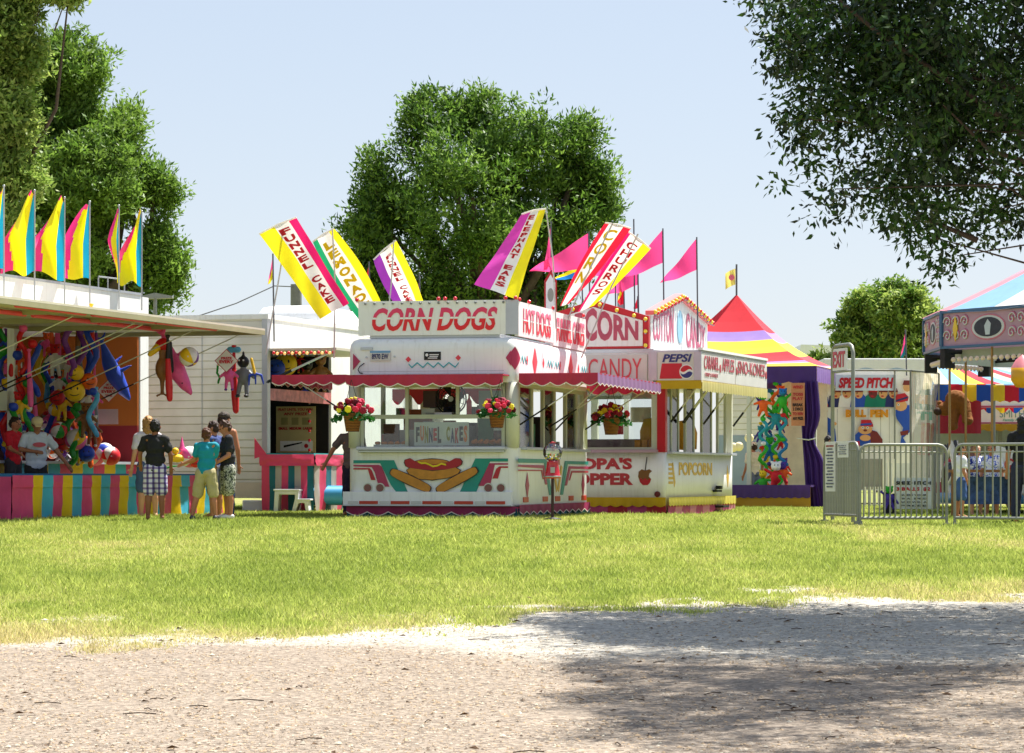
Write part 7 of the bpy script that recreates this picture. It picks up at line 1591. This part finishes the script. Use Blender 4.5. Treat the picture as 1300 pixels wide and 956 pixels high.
toy('bear', 'small pink and purple plush figure with black feet under the PRIZE sign', P(291, 466, 48.7), .42, 'pink', 'purple', group=end_g)
toy('robot', 'grey inflatable robot beside the red bat', P(309, 462, 48.9), .6, 'grey', 'black', group=end_g, rz=-.3)
toy('bat', 'long red inflatable bat hanging lowest under the awning end', P(297, 470, 49.0), .85, 'red', 'red', group=end_g)
toy('fork', 'blue pronged yellow handled inflatable fork hanging rightmost of the awning prizes', P(319, 474, 48.8), .46, 'blue', group=end_g)
toy('mallet', 'red and blue inflatable mallet at the top of the awning end cluster', P(297, 444, 49.0), .32, 'red', 'pale blue', group=end_g)
toy('snake', 'green and white plush caterpillar left of the PRIZE sign', P(277, 464, 48.9), .3, 'green', 'white', group=end_g, seed=3, rz=1)
def psign(label, c, s, txts):
    t = thing('prize_sign', label, 'sign', c, .1, 'diamond prize signs')
    b = MB(); b.prism([(0, -s), (s, 0), (0, s), (-s, 0)], 0, .01, CRIM); b.build('border', t); b = MB(); b.prism([(0, -s * .92), (s * .92, 0), (0, s * .92), (-s * .92, 0)], -.004, 0, mat('card_white', (226, 226, 220))); b.build('card', t)
    for x, z0, z1, tt in txts: b = MB(); b.text(tt, -x * s, x * s, z0 * s, z1 * s, -.008, RED, .05); b.build('lettering', t)
psign('diamond PRIZE EVERY sign hanging in the awning end cluster', P(287.5, 458, 48.6), .185, ((.45, .1, .32, 'PRIZE'), (.6, -.22, .05, 'EVERY')))
psign('diamond sign reading PRIZE EVERY TIME on the orange end wall', P(138, 496, 49.6), .19, ((.24, .42, .58, 'GET A'), (.42, .12, .34, 'PRIZE'), (.6, -.2, .05, 'EVERY'), (.3, -.5, -.32, 'TIME')))
# wall of prizes inside the trailer
inside = [('bear', 70, 445, .5, 'white', 'red'), ('smiley', 73, 505, .12, 'red', 'black'), ('smiley', 84, 497, .1, 'red', 'black'), ('bear', 74, 478, .4, 'white', 'black'), ('smiley', 97, 473, .12, 'yellow', 'black'), ('smiley', 113, 484, .13, 'orange', 'black'), ('smiley', 95, 497, .16, 'yellow', 'black'), ('bear', 79, 502, .45, 'yellow', 'yellow'),
          ('bat', 99, 440, 1.0, 'grey', 'brown'), ('snake', 88, 415, .8, 'purple', 'pink'), ('snake', 108, 415, .9, 'blue', 'pale blue'), ('snake', 116, 420, .8, 'blue', 'blue'), ('snake', 103, 424, .7, 'purple', 'purple'), ('dolphin', 148, 470, .75, 'blue', 'black'), ('ball', 75, 546, .13, 'green', 'red'), ('ball', 96, 558, .17, 'yellow', 'pink'), ('smiley', 80, 560, .15, 'red', 'black'), ('bear', 82, 525, .4, 'brown', 'red'),
          ('snake', 98, 520, .8, 'green', 'green'), ('bear', 110, 520, .5, 'brown', 'brown'), ('snake', 118, 500, .7, 'pale blue', 'blue'), ('bear', 117, 535, .45, 'brown', 'white'), ('snake', 91, 530, .8, 'green', 'red'), ('smiley', 110, 576, .13, 'blue', 'black'), ('ball', 122, 580, .14, 'pink', 'pink'), ('ball', 133, 574, .15, 'blue', 'blue'), ('ball', 141, 579, .15, 'red', 'red'),
          ('bear', 20, 445, .5, 'orange', 'red'), ('snake', 5, 450, .9, 'blue', 'green'), ('bear', 30, 475, .45, 'orange', 'black'), ('bat', 37, 470, .7, 'pink', 'pink'), ('snake', 10, 490, .9, 'red', 'yellow'), ('bear', 24, 505, .45, 'yellow', 'red'), ('snake', 35, 490, .8, 'green', 'green'), ('bear', 12, 425, .45, 'blue', 'purple'), ('snake', 30, 420, .7, 'red', 'pink'), ('ball', 27, 515, .13, 'yellow', 'orange'),
          ('snake', 18, 520, .8, 'green', 'blue'), ('bear', 36, 520, .4, 'blue', 'white'), ('snake', 42, 440, .8, 'blue', 'red'), ('bear', 3, 520, .5, 'blue', 'orange'), ('snake', 22, 455, .9, 'red', 'blue'), ('bear', 48, 560, .4, 'white', 'pink'), ('snake', 2, 415, .7, 'green', 'orange')]
nmw = {'bear': 'plush animal', 'smiley': 'smiley ball', 'bat': 'inflatable bat', 'snake': 'long plush snake', 'dolphin': 'inflatable whale', 'ball': 'shiny beach ball'}
def where(px, py):
    side = 'left of the centre post' if px < 52 else 'just right of the centre post' if px < 90 else 'mid prize wall' if px < 112 else 'by the orange end wall'
    lev = 'at the top' if py < 450 else 'upper' if py < 490 else 'lower' if py < 540 else 'near the counter'
    return side, lev
seen_ = set()
for i, (kd, px, py, s, c1, c2) in enumerate(inside):
    sd_, lv = where(px, py); lab = f'{c1} and {c2} {nmw[kd]} {lv}, {sd_}' if c1 != c2 and kd != 'smiley' else f'{c1} {nmw[kd]} {lv}, {sd_}'
    if lab in seen_: lab += ', the bigger one'
    seen_.add(lab)
    D = 48.6 - (px / 175.0) * .2 + RNG.uniform(-.4, .5) + (.9 if px > 120 else 0)
    if px < 52: D = 47.4 + RNG.uniform(-.3, .4)
    toy(kd, lab, P(px, py, D), s, c1, c2, RNG.uniform(-.5, .5), i)
cl_ = ['orange', 'green', 'blue', 'yellow', 'purple', 'red', 'pink', 'white', 'brown', 'pale blue', 'grey']; rq = random.Random(77); used_ = {(k_[0], k_[4], k_[5]) for k_ in inside}
for i in range(64):
    while True:
        kd = rq.choice(['bear', 'snake', 'bear', 'snake', 'ball', 'bat']); c1, c2 = rq.choice(cl_), rq.choice(cl_)
        if c1 != c2 and (kd, c1, c2) not in used_: break
    used_.add((kd, c1, c2))
    px = rq.uniform(0, 126) if i % 3 else rq.uniform(60, 122); py = rq.uniform(412, 575) if kd in ('bear', 'ball') else rq.uniform(408, 540)
    if px < 52: D = 48.2 + rq.uniform(-.2, .5); px = rq.uniform(0, 48)
    else: D = 49.0 + rq.uniform(-.2, .6)
    sd_, lv = where(px, py)
    toy(kd, f'{c1} {nmw[kd]} with {c2} markings, {lv} {sd_}', P(px, py, D), {'bear': .42, 'snake': .75, 'ball': .12, 'bat': .6}[kd] * rq.uniform(.8, 1.2), c1, c2, rq.uniform(-.5, .5), 200 + i)
b = MB(); b.box(-.16, .16, 0, .01, -.12, .12, mat('grey_notice', (190, 176, 180))); o = b.build('paper_notice'); o.location = P(137, 529, 49.6); tag(o, 'grey paper notice on the dark red part of the end wall', 'notice')
# prizes in the box trailer booth
for i, (kd, px, py, s, c1, c2, lb) in enumerate((('smiley', 350, 468, .17, 'blue', 'black', 'dark blue round plush at the left of the booth opening'), ('smiley', 363, 463, .2, 'yellow', 'black', 'big cream round plush with green rim beside the dark blue one'), ('bear', 390, 466, .6, 'brown', 'black', 'brown and black plush dog in the middle of the booth opening'),
        ('bear', 382, 452, .35, 'red', 'yellow', 'small red and yellow plush hung above the plush dog'), ('bear', 407, 460, .6, 'brown', 'brown', 'dim brown plush at the right of the booth opening'), ('bear', 387, 492, .3, 'blue', 'blue', 'little blue plush star shape under the awning edge'), ('snake', 372, 440, .4, 'orange', 'red', 'orange plush under the string of lights'))):
    toy(kd, lb, P(px, py, 55.0 + .25 * i % 1), s, c1, c2, 0, 80 + i, 'plush prizes in the box trailer booth')
# prizes on the striped counter
cg = 'toys lying on the striped counter'
toy('duck', 'big orange inflatable duck on the striped counter', P(225, 582, 45.9), .26, 'yellow', group=cg); toy('cone', 'tall hot pink party hat on the striped counter', P(231, 572, 46.2), .22, 'pink', 'pink', group=cg)
toy('bat', 'green inflatable club lying between the boys on the counter', P(220, 592, 45.6), .25, 'green', 'green', group=cg).rotation_euler = (0, 1.5, 0)
toy('ball', 'pink and white ball on the counter left of the teal shirt', P(241, 580, 46.0), .16, 'pink', 'pink', group=cg, seed=5)
toy('smiley', 'small red ball tucked by the pink and white ball on the counter', P(248, 586, 45.5), .09, 'red', group=cg)
# fuller strings of plush in the tent, a few clothes lines of caps
_cl = ['orange', 'green', 'blue', 'yellow', 'purple', 'red', 'turquoise']
_u = set(words); _r = random.Random(5)
for i in range(22):
    while True:
        c1, c2 = _r.choice(_cl), _r.choice(_cl)
        if c1 != c2 and (c1, c2) not in _u: break
    _u.add((c1, c2)) if len(_u) < 38 else None
    px = 965 + 33 * _r.random(); py = 488 + 112 * (i / 22)
    plush('plush_prize', f'{c1} plush with {c2} head, {["topmost", "high", "middle", "low"][int(i / 5.6)]} in the tangle {"left" if px < 981 else "right"} of the tent strings', P(px, py, 60.3 + .4 * _r.random()), c1, c2, .34, 'bear' if i % 2 else 'snake', 300 + i, 'plush prizes hanging under the striped tent', _r.uniform(-.6, .6))
bpy.data.scenes.remove(WS); bpy.data.batch_remove(_JUNK)
